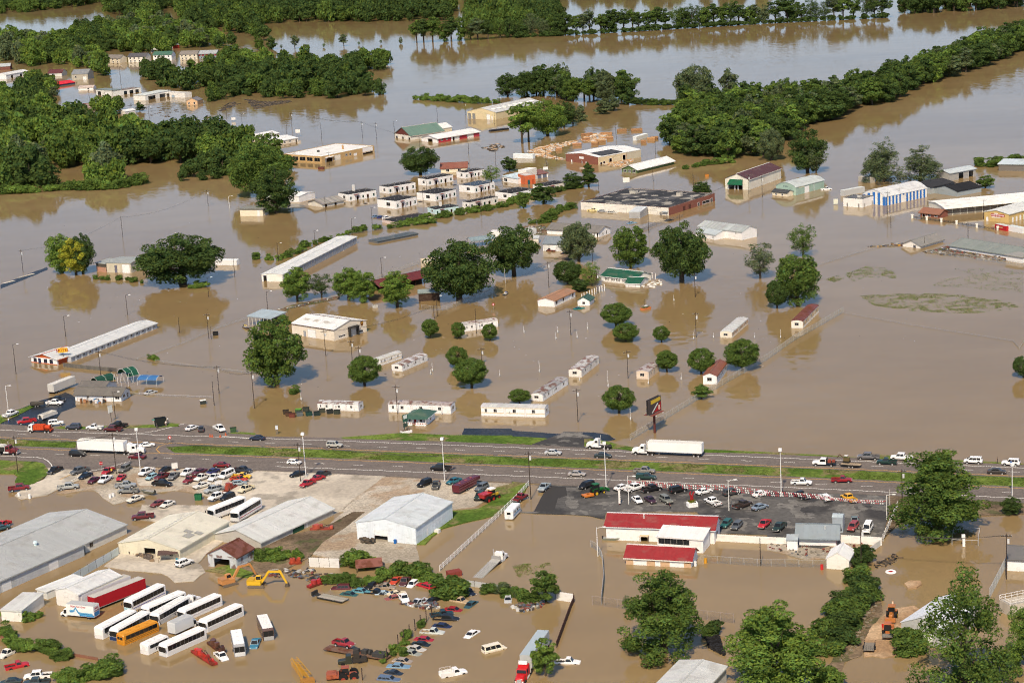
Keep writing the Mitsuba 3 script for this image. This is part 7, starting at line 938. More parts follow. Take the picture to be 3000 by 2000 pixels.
t = thing('planter', 'white planter under the red statue of the car lot', 'planter', (44.1,500.1), .2,.2); part(t, 'box', B(-1.3,1.3,-1,1,0,1.1), 'matte', WHITE); part(t, 'plants', J(*[C((SM.uniform(-1,1), SM.uniform(-.8,.8), 1.1), (SM.uniform(-1.1,1.1), SM.uniform(-.9,.9), 1.8), .16,.02, n=5) for _ in range(24)]), 'leaf', (.16,.18,.03))
t = thing('red_sculpture', 'twisted red sculpture standing in the white planter', 'sculpture', (44.1,500.5), .2,.2); part(t, 'left_limb', J(C((-.3,0,1.1), (-.15,0,2.4), .28), C((-.15,0,2.4), (-.5,0,3.4), .24), C((-.5,0,3.4), (-.2,0,4.0), .2)), 'paint', (.30,.012,.015)); part(t, 'right_limb', J(C((.3,0,1.1), (.1,0,2.5), .28), C((.1,0,2.5), (.6,0,3.8), .24)), 'paint', (.30,.012,.015))
for i, line in enumerate(([(28.8,519.4),(41,514.6),(54.9,509.1),(64.2,503.7),(74.8,498.5),(92.6,490.2)], [(28.8,517.9),(43.6,511.7),(60,504.4),(66.6,500.4),(82.4,493.9),(92,488.1)], [(32.6,518.6),(49.5,512.5),(64.5,505.5),(80,496.1),(92.6,490.6)])):
 t = thing('bunting', ('front', 'lower', 'upper')[i] + ' string of red and white pennants along the car lot', 'bunting'); L = LineString(line); n = int(L.length / .6); fl = {0: [], 1: []}; rope = []
 for j in range(n):
  a = L.interpolate(j * .6); b = L.interpolate(j * .6 + .36); zz = 2.1 - .5 * abs(math.sin(j * .08)); fl[(j // 2) % 2].append(Q((a.x, a.y, zz), (b.x, b.y, zz), ((a.x + b.x) / 2 + .05, (a.y + b.y) / 2 - .12, zz - .42)))
  if j % 8 == 0: c = L.interpolate(min(L.length, j * .6 + 4.8)); rope.append(C((a.x, a.y, zz), (c.x, c.y, 2.1 - .5 * abs(math.sin((j + 8) * .08))), .015, n=3, caps=False))
 part(t, 'red_pennants', J(*fl[0]), 'matte', (.42,.02,.04), kind='stuff'); part(t, 'white_pennants', J(*fl[1]), 'matte', WHITE, kind='stuff'); part(t, 'rope', J(*rope), 'matte', (.5,.5,.5))
# == MACHINES, BOATS, PEOPLE, DEBRIS
def excavator(name, label, ab, c, flip=1):
 cab = frustum((-.4,1.3), (-.3,.9), .5,.45,1.3,2.9); cab = (cab[0] + [0,.65 * flip, 0], cab[1])
 kit(name, label, 'excavator', ab, [('track', LOFT([[(-2.1, y - .35,.5), (-2.1, y + .35,.5), (-1.7, y + .35,1.0), (-1.7, y - .35,1.0)], [(2.1, y - .35,.5), (2.1, y + .35,.5), (1.7, y + .35,1.0), (1.7, y - .35,1.0)]]), 'matte', (.16,.13,.10)) for y in (-1.1,1.1)] + [('track_base', B(-1.9,1.9, y - .3, y + .3,0,.5), 'matte', (.12,.10,.08)) for y in (-1.1,1.1)] + [('house', B(-2.2,1.2,-1.25,1.25,1.05,2.0), 'paint', c), ('engine_cover', B(-2.2,-.5,-1.2,1.2,2.0,2.35), 'paint', tuple(.8 * x for x in c)), ('cab', cab, 'paint', c), ('cab_window', J(pane(cab[0], FACE['front'], .1,.9,.2,.9), pane(cab[0], FACE['left'], .1,.9,.2,.9), pane(cab[0], FACE['right'], .1,.9,.2,.9)), 'glass', None),
  ('boom', J(X([(.9,1.5), (1.4,1.3), (3.3,3.9), (3.0,4.4)], -.25,.25), X([(3.0,4.4), (3.3,3.9), (5.9,3.9), (5.9,4.3)], -.24,.24)), 'paint', c), ('stick', X([(5.5,4.6), (6.2,4.3), (7.6,1.2), (7.2,1.1)], -.2,.2), 'paint', c), ('ram', J(C((1.6,.3,1.6), (3.3,.3,3.7), .09), C((3.4,0,4.5), (5.6,0,4.7), .08)), 'matte', (.4,.4,.4)), ('bucket', X([(7.1,1.2), (7.8,1.3), (7.9,.4), (7.3,.1), (6.9,.5)], -.5,.5), 'matte', (.10,.08,.06))], z=.0, sink=.35)
excavator('excavator', 'weathered tan excavator in the bus yard with its arm reaching right', [(-73.5,459.9),(-69.1,462.9)], (.52,.24,.08))
excavator('excavator', 'bright yellow excavator with its bucket in the water', [(-65.9,459.4),(-62.4,458.8)], (.66,.40,.02))
def tractor(name, label, ab, c, extra=(), z=.25, sink=0.0, hub=(.6,.4,.02)):
 cab = frustum((-1.3,.2), (-1.2,.1), .75,.7,1.3,2.7); kit(name, label, 'tractor', ab, [('hood', shell([(.2,.45,.8,1.6), (1.7,.42,.8,1.5), (1.9,.35,.9,1.3)]), 'paint', c), ('body', B(-1.3,.3,-.5,.5,.6,1.3), 'paint', c), ('cab_window', cab, 'glass', None), ('cab_roof', B(-1.4,.3,-.8,.8,2.7,2.85), 'paint', c), ('exhaust', C((.8,.3,1.5), (.8,.3,2.6), .05), 'matte', BLACK)] + [('fender', B(-1.6,-.4, y - .2, y + .2,1.62,1.7), 'paint', c) for y in (-.95,.95)] + wheels((-1.0,), .98,.8,.45, hub) + wheels((1.4,), .85,.5,.3, hub) + list(extra), z=z, sink=sink)
tractor('farm_tractor', 'green farm tractor with yellow wheels on the tarmac drive', [(18.3,514.2),(22.6,516.7)], (.01,.11,.02), [('front_loader', J(B(1.6,3.0,-.6,-.5,.8,.95), B(1.6,3.0,.5,.6,.8,.95), B(2.9,3.2,-.9,.9,.3,1.0)), 'paint', (.01,.11,.02))])
kit('rotary_mower', 'orange rotary mower behind the green tractor', 'mower', [(16.6,512.6),(19,513.6)], [('deck', PZ([(-1.5,-1.1), (1.2,-1.2), (1.6,0), (1.2,1.2), (-1.5,1.1)], .3,.65), 'paint', (.55,.17,.02)), ('hitch', C((1.4,0,.6), (2.4,0,.8), .08), 'matte', (.4,.12,.02)), ('gear_box', B(-.3,.3,-.3,.3,.65,.95), 'matte', (.3,.1,.02))] + wheels((-1.5,), .6,.25,.2), z=.25)
tractor('spreader', 'red spreader vehicle with a white cab and yellow nose at the grass edge', [(-9.7,513.8),(-5.1,518.6)], (.60,.38,.03), [('hopper', frustum((-4.2,-1.4), (-4.5,-1.3), .8,1.25,1.1,2.3), 'paint', (.38,.015,.02)), ('cab_top', B(-1.45,.35,-.85,.85,2.86,3.1), 'paint', WHITE)] + wheels((-3.0,), 1.1,.85,.6, (.4,.02,.02)), hub=(.4,.02,.02))
tractor('scrap_tractor', 'big rusty orange four wheel tractor sunk among scrap at the bottom', [(-41,400),(-36,400.4)], (.30,.075,.03), [('rear_implement', J(B(-4.6,-1.9,-1.5,1.5,.9,1.4), B(-4.4,-2.4,-1.3,1.3,1.4,1.8)), 'rusty', (.34,.09,.04))] + wheels((1.2,-1.1), 1.25,.95,.6, (.3,.05,.03)), 0,.5, (.3,.05,.03))
tractor('backhoe', 'orange backhoe with a raised arm on the sandy drive', [(80.1,418.1),(78,411.3)], (.42,.15,.03), [('digging_arm', J(X([(-1.4,1.0), (-1.2,.8), (-2.6,3.0), (-2.9,2.9)], -.15,.15), X([(-2.9,2.9), (-2.6,3.1), (-3.8,1.2), (-4.0,1.3)], -.12,.12)), 'paint', (.36,.12,.03)), ('loader_bucket', B(2.2,3.0,-1.1,1.1,.3,1.1), 'paint', (.45,.17,.05))])
tractor('loader', 'orange track loader with a grey bucket and red fuel can, below the backhoe', [(75.7,402.2),(77.3,409.5)], (.45,.14,.04), [('front_bucket', B(2.0,2.8,-1.3,1.3,.2,1.3), 'matte', (.40,.14,.05)), ('rear_platform', B(-3.6,-1.7,-1.1,1.1,.7,.85), 'matte', (.2,.19,.17)), ('fuel_can', B(.2,.7,.9,1.25,1.4,2.1), 'matte', (.55,.02,.02))])
kit('utility_trailer', 'black wire sided trailer with a mesh ramp on the sandy drive', 'trailer', [(70.5,395.8),(71.9,401.3)], [('deck', B(-2.2,2.2,-1.1,1.1,.55,.62), 'matte', (.22,.20,.17))] + [('side_rail', B(-2.2,2.2, s * 1.1 - .04, s * 1.1 + .04, z, z + .08), 'matte', (.03,.03,.03)) for s in (-1,1) for z in (.65,1.1)] + [('ramp_bar', B(-2.25,-2.18,-1.1 + i * .36,-1.06 + i * .36,.6,1.7), 'matte', (.03,.03,.03)) for i in range(7)] + wheels((0,), 1.25,.36,.22), z=.15)
kit('lattice_boom', 'yellow lattice crane boom lying half sunk at the bottom', 'machine', [(-46.8,398),(-50.7,408.5)], [('chord', C((-5, y, z), (5, y * .6, z * .8 + .6), .09), 'matte', (.50,.27,.03)) for y in (-.9,.9) for z in (.3,1.7)] + [('lacing', J(*[C((-5 + i, -.9 + .03 * i, .3), (-4.3 + i, .9 - .04 * i, 1.8), .06, n=5) for i in range(10)], *[C((-5 + i, .9,.3), (-4.3 + i, .9,1.9), .05, n=5) for i in range(10)], *[C((-5 + i, -.85,1.7), (-4.5 + i, .85,1.9), .05, n=5) for i in range(10)]), 'matte', (.46,.24,.03)), ('base_frame', B(-6.0,-4.4,-1.4,1.4,-.2,.8), 'matte', (.35,.17,.04))], z=0)
kit('flatbed_trailer', 'rusty flatbed loaded with scrap above the dark army truck', 'trailer', [(-43.1,415.7),(-31.7,409)], [('deck', B(-8,8,-1.3,1.3,.9,1.1), 'rusty', (.16,.10,.07)), ('scrap_load', J(B(1.5,2.8,-.6,.7,1.1,2.0), B(-.6,.6,-.5,.5,1.1,1.9), C((3.4,0,1.6), (3.8,0,1.6), .7), B(4.5,7.5,-1,1,1.1,1.9)), 'matte', (.05,.05,.05))], z=0, sink=.5)
car('old_pickup', (.30,.03,.04), [(-42.1,417.1),(-38.8,414.8)], 'small red jeep loaded on the rusty flatbed', z=.75)
kit('army_truck', 'dark green army truck deep in water below the rusty flatbed', 'truck', [(-35.8,408.4),(-40.3,407.9)], [('hood', shell([(1.5,.8,.6,1.5), (3.0,.75,.6,1.4), (3.2,.6,.7,1.2)]), 'paint', (.03,.035,.025)), ('cab', frustum((.2,1.7), (.3,1.4), .95,.85,.6,2.4), 'paint', (.03,.035,.025)), ('crane_body', J(B(-3,.1,-1,1,.8,1.5), B(-1.5,-.2,-.7,.7,1.5,2.8)), 'matte', (.04,.035,.03))] + wheels((2.2,-1.6), 1.0,.5,.3), z=0, sink=.6)
kit('flatbed_trailer', 'grey plank gooseneck trailer floating alone at the scrapyard', 'trailer', [(-41.4,444.5),(-50.2,450.6)], [('plank', B(-4.5,3.0,-1.25 + i * .5,-.78 + i * .5,.5,.62), 'matte', jit((.36,.33,.28), SM, .15)) for i in range(5)] + [('gooseneck', J(B(3.0,4.8,-.25,.25,.5,.8), B(4.5,4.9,-1,1,.5,1.4)), 'matte', (.03,.03,.03)), ('rail', J(B(-4.5,3,-1.35,-1.26,.35,.6), B(-4.5,3,1.26,1.35,.35,.6)), 'matte', (.04,.04,.04))], z=0, sink=.1)
for nm, lab, ab, c in (('scrap_machine', 'heap of bright red machine parts beside the white truck cab in the bus yard', [(-73.5,418.8),(-68.4,411.2)], (.48,.04,.03)), ('scrap_machine', 'rust brown machine frame behind the white truck cab', [(-70.6,423.4),(-67.4,417.8)], (.10,.045,.03)), ('scrap_machine', 'red combine wreck with a yellow tank at the end of the upper scrap row', [(-51.2,456.2),(-47.8,459.4)], (.34,.03,.03)), ('scrap_machine', 'rusty red drum machine in the sales lot', [(-81.3,536.4),(-79,541.5)], (.30,.05,.03)), ('scrap_machine', 'orange engine block on a concrete slab at the thicket', [(-57.2,473.3),(-55.6,473.8)], (.40,.06,.03)), ('scrap_machine', 'pile of red and orange small engines beside the long grey barn', [(-54.2,499),(-49.4,498.6)], (.40,.08,.05))):
 L = dist(*ab) / 2 + .6; r = random.Random(len(lab)); kit(nm, lab, 'machine', ab, [('frame', B(-L, L, -.7,.7,.0,.5), 'rusty', tuple(.7 * x for x in c)), ('drum', C((-L * .4,0,.5), (-L * .4,0,2.2 if 'drum' in lab else 1.5), .7, n=12), 'paint', c)] + [('component', B(x, x + r.uniform(.4,1.0), y, y + r.uniform(.4,.9), .45,.5 + r.uniform(.3,1.2)), 'paint', jit(c, r, .4)) for x, y in [(r.uniform(-L, L - .6), r.uniform(-.9,.3)) for _ in range(8)]] + [('rod', C((r.uniform(-L, L), r.uniform(-.8,.8), .4), (r.uniform(-L, L), r.uniform(-.8,.8), r.uniform(1,2)), .06), 'matte', (.06,.04,.03)) for _ in range(6)], z=.1)
car('old_pickup', WHITE, [(-68.6,418),(-65.8,412.6)], 'white old truck cab sunk beside the red machine parts', sink=.5, z=0); car('old_pickup', WHITE, [(-29.3,447.5),(-27.5,440.1)], 'tall white lorry cab wreck in the scrap row', sink=.1, z=0)
# ---- skips, bins, tanks
def skip(label, base, c, rz=0.0, w=1.9, d=1.4, h=1.5, z=0.0, load=None, lid=True):
 t = thing('refuse_skip', label, 'skip', base, rz, z); part(t, 'bin', frustum((-w / 2 + .1, w / 2 - .1), (-w / 2, w / 2), d / 2 - .1, d / 2,-.5, h), 'matte', c)
 part(t, 'lid', J(B(-w / 2 - .03,-.02,-d / 2, d / 2, h + .002, h + .08), B(.02, w / 2 + .03,-d / 2, d / 2, h + .002, h + .08)) if lid else B(-w / 2 + .1, w / 2 - .1,-d / 2 + .1, d / 2 - .1, h - .3, h - .25), 'matte', load or tuple(.4 * x for x in c)); part(t, 'rib', J(*[B(x - .05, x + .05,-d / 2 - .05, d / 2 + .05,.1, h - .1) for x in (-w * .3,0, w * .3)]), 'matte', tuple(.8 * x for x in c))
for lab, b, c in (('dark olive refuse skip with a rusty lid, leftmost of the group', (-72.2,615.9), (.06,.045,.03)), ('brown refuse skip second from the left of the group', (-71.1,613.1), (.09,.05,.03)), ('rust red refuse skip in front of the group', (-69.8,611.5), (.16,.05,.035)), ('refuse skip with a bright green lid', (-68.3,616.4), (.05,.09,.05)), ('grey refuse skip before the green lidded one', (-67.6,612.6), (.12,.14,.15)), ('dark refuse skip behind the group', (-66.1,617.8), (.05,.06,.05)), ('dark green refuse skip facing the viewer', (-64.7,612.4), (.02,.06,.05)), ('black green refuse skip right of the dark green one', (-62.2,612.1), (.02,.035,.035)), ('olive refuse skip touching the mobile home corner', (-60.7,615.1), (.06,.065,.05)), ('black refuse skip before the grey roofed mobile home', (-58.2,613.5), (.03,.035,.035)), ('right hand dark refuse skip of the group', (-55.9,612.5), (.04,.05,.04)), ('green refuse skip on the sales lot', (-88.1,531.1), (.02,.14,.06)), ('dark bin heaped with white bags in the water', (-100.8,634.4), (.04,.05,.05)), ('black floating skip beside the drowned fence line', (-109.6,733.9), (.02,.02,.02)), ('dark green upright container by the roadside people', (-110.6,609.3), (.015,.02,.02)), ('olive green skip at the water edge right of the closed side road', (-86.5,597.4), (.05,.10,.05)), ('long rusty skip before the tan warehouse', (-102.5,1145.4), (.14,.05,.04)), ('rusty red skip below the rail fence', (-17,458.8), (.22,.05,.04)), ('grey skip below the left bright tree pair', (-52,765.8), (.5,.5,.48)), ('orange box floating below the maroon roofed hall', (105.5,1038.9), (.5,.2,.04))):
 big = 'long' in lab or 'rusty red skip' in lab or 'container' in lab; skip(lab, b, c, SM.uniform(-.2,.4), 3.4 if big else 1.9,2.2 if big else 1.4,2.6 if 'upright' in lab else 1.4,.2 if 'lot' in lab or 'roadside' in lab or 'edge' in lab else -.2, (.7,.7,.68) if 'white bags' in lab else (.10,.30,.04) if 'bright green' in lab else None, 'rusty red' not in lab)
for lab, b, c in (('white drum at the end of the flooded lane, left one', (-140.1,543.6), WHITE), ('white drum at the end of the flooded lane, right one', (-136.6,541.4), WHITE), ('white drum in the water before the sales lot, left one', (-113.3,536.8), WHITE), ('white drum in the water before the sales lot, right one', (-112.7,537.9), WHITE), ('blue drum at the cream barn corner', (-86.3,479.5), (.05,.3,.42)), ('blue drum beside the half open roll door', (-32.2,484.3), (.02,.12,.4)), ('orange drum on the water by the red roofed shed', (43,457.4), (.6,.3,.03)), ('white tank before the red roofed shed end', (40.4,455.8), (.7,.74,.76)), ('red drum on the muddy yard behind the steel garage', (69.3,448.4), (.55,.03,.03))):
 t = thing('drum', lab, 'drum', b, 0,.0); part(t, 'body', C((0,0,-.3), (0,0,1.15), .36, n=12), 'matte', c); part(t, 'rim', C((0,0,1.15), (0,0,1.22), .38, n=12), 'matte', tuple(.8 * x for x in c))
for i, b in enumerate([(-93.1,593.4),(-92.4,593),(-89.9,592.3),(-88.4,593.9)]): t = thing('traffic_cone', f'orange traffic cone at the closed side road, {("first", "second", "third", "fourth")[i]} from the police cars', 'cone', b, 0,.3); part(t, 'cone', C((0,0,.05), (0,0,.9), .24,.05, n=10), 'matte', (.6,.12,.04)); part(t, 'base', B(-.3,.3,-.3,.3,0,.06), 'matte', (.5,.1,.04))
# ---- people: one smooth body each
def person(label, base, z, shirt, trousers, hair=(.03,.02,.015), rz=0.0, sit=False, skin=(.42,.26,.18)):
 def ball(p, r): return m3.Manifold.sphere(r, 10).translate([float(x) for x in p])
 def limb_(ps): return [m3.Manifold.batch_hull([ball(ps[i][0], ps[i][1]), ball(ps[i + 1][0], ps[i + 1][1])]) for i in range(len(ps) - 1)]
 o = -.45 if sit else 0.0; up, low, bare = [], [], []
 for s in (-1,1):
  low += limb_([((0, s * .1,.95 + o), .10), ((.42 if sit else .03, s * .12,.93 + o if sit else .5), .075), ((.45 if sit else -.02 + s * .06, s * .12,.48 + o if sit else .08), .05), ((.6 if sit else .12 + s * .06, s * .13,.45 + o if sit else .05), .045)])
  up += limb_([((0, s * .19,1.43 + o), .07), ((.05, s * .27,1.18 + o), .05)]); bare += limb_([((.05, s * .27,1.18 + o), .045), ((.18, s * .24,.96 + o), .035), ((.22, s * .23,.88 + o), .042)])
  bare += [f for k in range(4) for f in limb_([((.22, s * (.205 + .018 * k), .86 + o), .011), ((.25, s * (.205 + .018 * k), .79 + o - .01 * (k % 2)), .009)])] + limb_([((.24, s * .2,.88 + o), .012), ((.28, s * .18,.84 + o), .010)])
 up += [m3.Manifold.batch_hull([ball((0,-.13,1.40 + o), .09), ball((0,.13,1.40 + o), .09), ball((0,-.09,.98 + o), .11), ball((0,.09,.98 + o), .11)])]
 bare += limb_([((0,0,1.45 + o), .055), ((.02,0,1.58 + o), .05)]) + [m3.Manifold.batch_hull([ball((.02,0,1.66 + o), .09), ball((.035,0,1.60 + o), .07)]), ball((.12,0,1.63 + o), .022)] + [ball((.0, s * .1,1.63 + o), .025) for s in (-1,1)]
 t = thing('person', label, 'person', base, rz, z)
 for nm, ps, c in (('body', bare, skin), ('shirt', up, shirt), ('trousers', low, trousers), ('hair', [m3.Manifold.batch_hull([ball((-.02,0,1.70 + o), .09), ball((-.04,0,1.63 + o), .08)])], hair)):
  m = m3.Manifold.batch_boolean(ps, m3.OpType.Add).to_mesh(); part(t, nm, (np.array(m.vert_properties[:, :3], float), np.array(m.tri_verts)), 'matte', c, smooth=True)
for a in (('person in a yellow shirt beside the red pickup under the pole', (-117,560), .25, (.65,.45,.03), (.03,.03,.04)), ('person in white standing by the dark green upright container', (-108.8,608.6), .3, (.75,.75,.75), (.35,.25,.25)), ('person in dark clothes left of the dark green upright container', (-111.3,606), .33, (.05,.05,.06), (.1,.1,.1)), ('person in blue before the tall lamp at the right edge', (131.2,517.9), .3, (.08,.18,.42), (.05,.08,.2)), ('person in black on the far shoulder by the white suv', (128.4,521.4), .33, (.02,.02,.02), (.02,.02,.02)), ('person in white and blue at the left edge near the white pickup', (-161.3,624.1), .1, (.7,.72,.75), (.05,.1,.35)), ('person in dark red behind the near car lot sedans', (38.2,498.9), .25, (.12,.03,.05), (.05,.05,.05)), ('person in white shirt beside the white bagged bin boat', (-108.9,613), .2, (.75,.74,.72), (.1,.1,.12))): person(*a, rz=SM.uniform(0,6))
# ---- boats
def boat(label, ab, hull, inside=(.3,.3,.28), crew=(), sink=.0):
 kit('boat', label, 'boat', ab, [('hull', LOFT([[(-2.2,-.75,.5), (-2.2,-.6,-.05), (-2.2,.6,-.05), (-2.2,.75,.5)], [(.6,-.78,.52), (.6,-.62,-.05), (.6,.62,-.05), (.6,.78,.52)], [(2.3,-.25,.62), (2.3,-.1,.2), (2.3,.1,.2), (2.3,.25,.62)]]), 'paint', hull), ('floor', PZ([(-2.1,-.66), (.6,-.68), (2.1,-.2), (2.1,.2), (.6,.68), (-2.1,.66)], .5,.535), 'matte', inside), ('bench', J(B(-1.4,-1.1,-.66,.66,.54,.62), B(.1,.4,-.66,.66,.54,.62)), 'matte', (.4,.38,.34)), ('outboard', B(-2.5,-2.2,-.14,.14,.2,.95), 'matte', (.03,.03,.03))], z=0, sink=sink)
 a, b = ab; m, h = mid(a, b), heading(a, b)
 for i, (lab, c) in enumerate(crew): d = (-1.2,.2,1.1)[i]; person(lab, (m[0] + math.cos(h) * d, m[1] + math.sin(h) * d), .2, c, (.08,.1,.2), rz=h, sit=True)
boat('small dark boat with two people passing the white cluster lamp', [(-2.7,771.9),(-0,780.4)], (.03,.04,.05), crew=(('person in white steering the small dark boat', (.75,.75,.75)), ('person in blue at the bow of the small dark boat', (.1,.15,.4))))
boat('dark boat with two people in yellow beside the loading canopy', [(-100.8,745.1),(-97.4,739.7)], (.04,.03,.03), crew=(('person in a yellow jacket at the rear of the dark boat', (.65,.5,.05)), ('person in a cream jacket at the bow of the dark boat', (.6,.5,.25))))
boat('red boat crossing the far channel', [(-207.5,1435),(-201.8,1424.4)], (.3,.02,.03), crew=(('person in red in the boat on the far channel', (.4,.03,.05)),)); boat('grey green boat tied to the white wall of the red roofed office', [(20.6,478.5),(23.3,477.8)], (.20,.22,.18)); boat('olive boat on a trailer hitched to the grey pickup', [(-100.4,537.1),(-105.7,540)], (.14,.14,.10), sink=-.6)
t = kit('raft', 'orange raft like box carrying junk, floating alone', 'raft', [(47.5,733.1),(53,738.2)], [('hull', B(-2,2,-1,1,-.3,.7), 'matte', (.50,.17,.06)), ('tarpaulin', shell([(-1.6,.7,.7,1.0), (0,.8,.7,1.2), (1.6,.7,.7,1.0)]), 'matte', (.08,.09,.04)), ('white_sack', shell([(-.3,.4,1.0,1.5), (.8,.4,1.0,1.45)]), 'matte', (.6,.62,.65)), ('mast', C((.3,.6,.7), (.3,.6,3.6), .05), 'matte', BLACK)], z=0)
# ---- tents beside the roadside office
def tent(label, ab, w, h, rise, c, open_=False):
 L = dist(*ab); t = thing('tent', label, 'tent', ab[0], heading(*ab)); arc = [(0,0), (0, h), (w * .18, h + rise * .7), (w / 2, h + rise), (w * .82, h + rise * .7), (w, h), (w, 0)]; ring = lambda x, k: [(x, y, z) for y, z in arc] if not k else [(x, y, z) for y, z in arc]
 for i in range(len(arc) - 1):
  if (open_ and i in (0,5)) or ('bare' in label and i != 3): continue
  (y0, z0), (y1, z1) = arc[i], arc[i + 1]; part(t, 'cloth_panel', Q((0, y0, z0), (L, y0, z0), (L, y1, z1), (0, y1, z1)), 'matte', jit(c, SM, .08))
 part(t, 'frame', J(*[C((x, a[0], a[1]), (x, b[0], b[1]), .05) for x in (0, L / 2, L) for a, b in zip(arc[:-1], arc[1:])]), 'matte', (.75,.75,.75))
tent('low dark green tent behind the roadside office', [(-141.2,668.4),(-136.2,673.9)], 4,.6,1.6, (.015,.07,.05)); tent('tall dark green tent above the white tent frame', [(-130.4,665.9),(-127,668.8)], 7,2.6,2.4, (.012,.08,.05), True); tent('bare white tent frame with a blue tarp scrap', [(-134.7,663.3),(-129.8,662.9)], 5,2.2,2.0, (.06,.22,.5), True); tent('open tent with a blue tarpaulin roof', [(-126.9,663.7),(-120.1,661.4)], 5,2.0,1.0, (.04,.14,.34), True)
# ---- loose things on land and water
for lab, b in (('rectangular timber bundle floating before the brick warehouse debris', [(50.9,1201.6)]), ('timber bundle with a long side behind the debris, upper one', [(51.2,1221),(52.5,1221.4)]), ('orange crate', [(83.1,1229.6),(74.2,1231),(64.2,1220.3),(44.7,1180.5),(55,1180.9),(59.2,1188.5),(65.1,1200.3),(88.5,1185.5),(90.7,1189.3),(33.3,1164.7),(83.3,1175.9)])):
 for i, p in enumerate(b):
  t = thing('timber_bundle', lab if len(b) < 3 else 'orange brown timber bundle floating upstream of the brick warehouse', 'timber', p, SM.uniform(-.3,.4), group=None if len(b) < 2 else 'floating timber bundles'); w = SM.uniform(3,7)
  for k in range(4): part(t, 'board_layer', B(-w / 2 + SM.uniform(-.2,.2), w / 2,-1.2,1.2,-.2 + k * .45,.2 + k * .45), 'matte', jit((.36,.20,.10), SM, .3))
def debris(poly, n, label, tones, size, name='debris', z=0.0, hh=.35):
 r = np.random.default_rng(n); g = Polygon(poly).buffer(0); x0, y0, x1, y1 = g.bounds; ms, cs = [], []
 while len(ms) < n:
  x, y = r.uniform(x0, x1), r.uniform(y0, y1)
  if not shapely.contains_xy(g, x, y): continue
  l, w, h = r.uniform(.3,1) * size, r.uniform(.15,.5) * size, r.uniform(.3,1) * hh; ms.append(TR(B(-l / 2, l / 2,-w / 2, w / 2,-.1, h), x, y, z, r.uniform(0,6.3))); cs.append(np.tile(np.array(tones[r.integers(len(tones))]) * r.uniform(.7,1.2), (8,1)))
 setting(name, J(*ms), 'matte', np.vstack(cs), kind='stuff')
WOODC, JUNK, DARKJ = [(.45,.27,.13), (.36,.2,.1), (.55,.42,.28), (.5,.48,.44)], [(.5,.5,.48), (.05,.05,.05), (.2,.06,.05), (.12,.15,.2), (.2,.18,.15), (.1,.08,.07)], [(.03,.03,.03), (.06,.05,.04), (.10,.08,.06)]
debris([(47,1203.2),(53.3,1225),(61.6,1231.5),(65.6,1209.8),(62.3,1196.7),(54.2,1190.6)], 220, '', WOODC, 3.0); debris([(15.2,1169.9),(23.2,1184.9),(32.5,1195.1),(45.8,1203.7),(44.7,1194.6),(32.9,1171.6),(26.6,1151.8),(35.1,1129),(35.5,1123.3),(20.9,1145.4)], 420, '', WOODC, 3.0); debris([(55.2,1106.4),(62.7,1111.6),(72.7,1116),(72.7,1107.7),(64.1,1086.7),(56.5,1097.7)], 200, '', WOODC, 2.4); debris([(-10.9,1194.5),(-1.7,1214.3),(2.6,1191.2),(-4.5,1175.8)], 60, '', DARKJ + [(.4,.3,.2)], 3.0)
debris([(-180.6,1518.1),(-169.9,1509.3),(-155.3,1509),(-151.7,1496.8),(-168.2,1477.7),(-174.7,1464.3),(-191.1,1537.5)], 260, '', DARKJ, 4.0); debris([(-257.5,1514.3),(-230.3,1494.4),(-233.9,1444.2),(-251.2,1465),(-318.8,1616.7),(-295.1,1589.7),(-315.4,1607.4)], 60, '', DARKJ, 3.0); debris([(-201.4,1507.5),(-198.1,1526.8),(-191.1,1502.4),(-201.1,1454.2)], 80, '', DARKJ, 4.0)
ground('debris_mat', [(169.4,812.7),(182.3,821.9),(185.9,810),(198.1,791.2),(197.1,783.7),(187.2,796.8),(171.2,807.5)], 'mud', .12,.8,41); ground('debris_mat', [(-90.6,770.8),(-86.7,778.7),(-70.4,789.5),(-67,791.6),(-67,785.5),(-75.6,779.7),(-86.1,772.6),(-86,762.8),(-93.1,766.6)], 'mud', .15,.8,42); ground('debris_mat', [(6,922.9),(13.2,926.3),(18.6,921.6),(18.9,899.2),(13.1,901.1),(11.8,909.7)], 'mud', .15,.6,43); ground('debris_mat', [(19.5,842.7),(25.3,850.6),(27.9,845),(26.6,835.8)], 'mud', .12,.6,44)
debris([(169.4,811.5),(182.1,820.8),(197.8,790.2),(196.7,783.8),(172,807.2)], 160, '', JUNK, 1.6, z=.1); debris([(-90.3,771.7),(-70.3,788.4),(-67.3,788.6),(-86.1,772.6)], 60, '', JUNK, 1.2, z=.12); debris([(6,921.4),(18.1,921.8),(18.5,900.7),(12.6,903.9)], 60, '', JUNK, 1.4, z=.1); debris([(-143.8,647.6),(-143.5,653.8),(-137.7,649.7),(-133.5,644.7),(-134.1,642),(-142.7,643.9)], 46, '', [(.02,.2,.5), (.6,.6,.6), (.4,.2,.1), (.05,.05,.05)], 1.3, z=.2, hh=1.2)
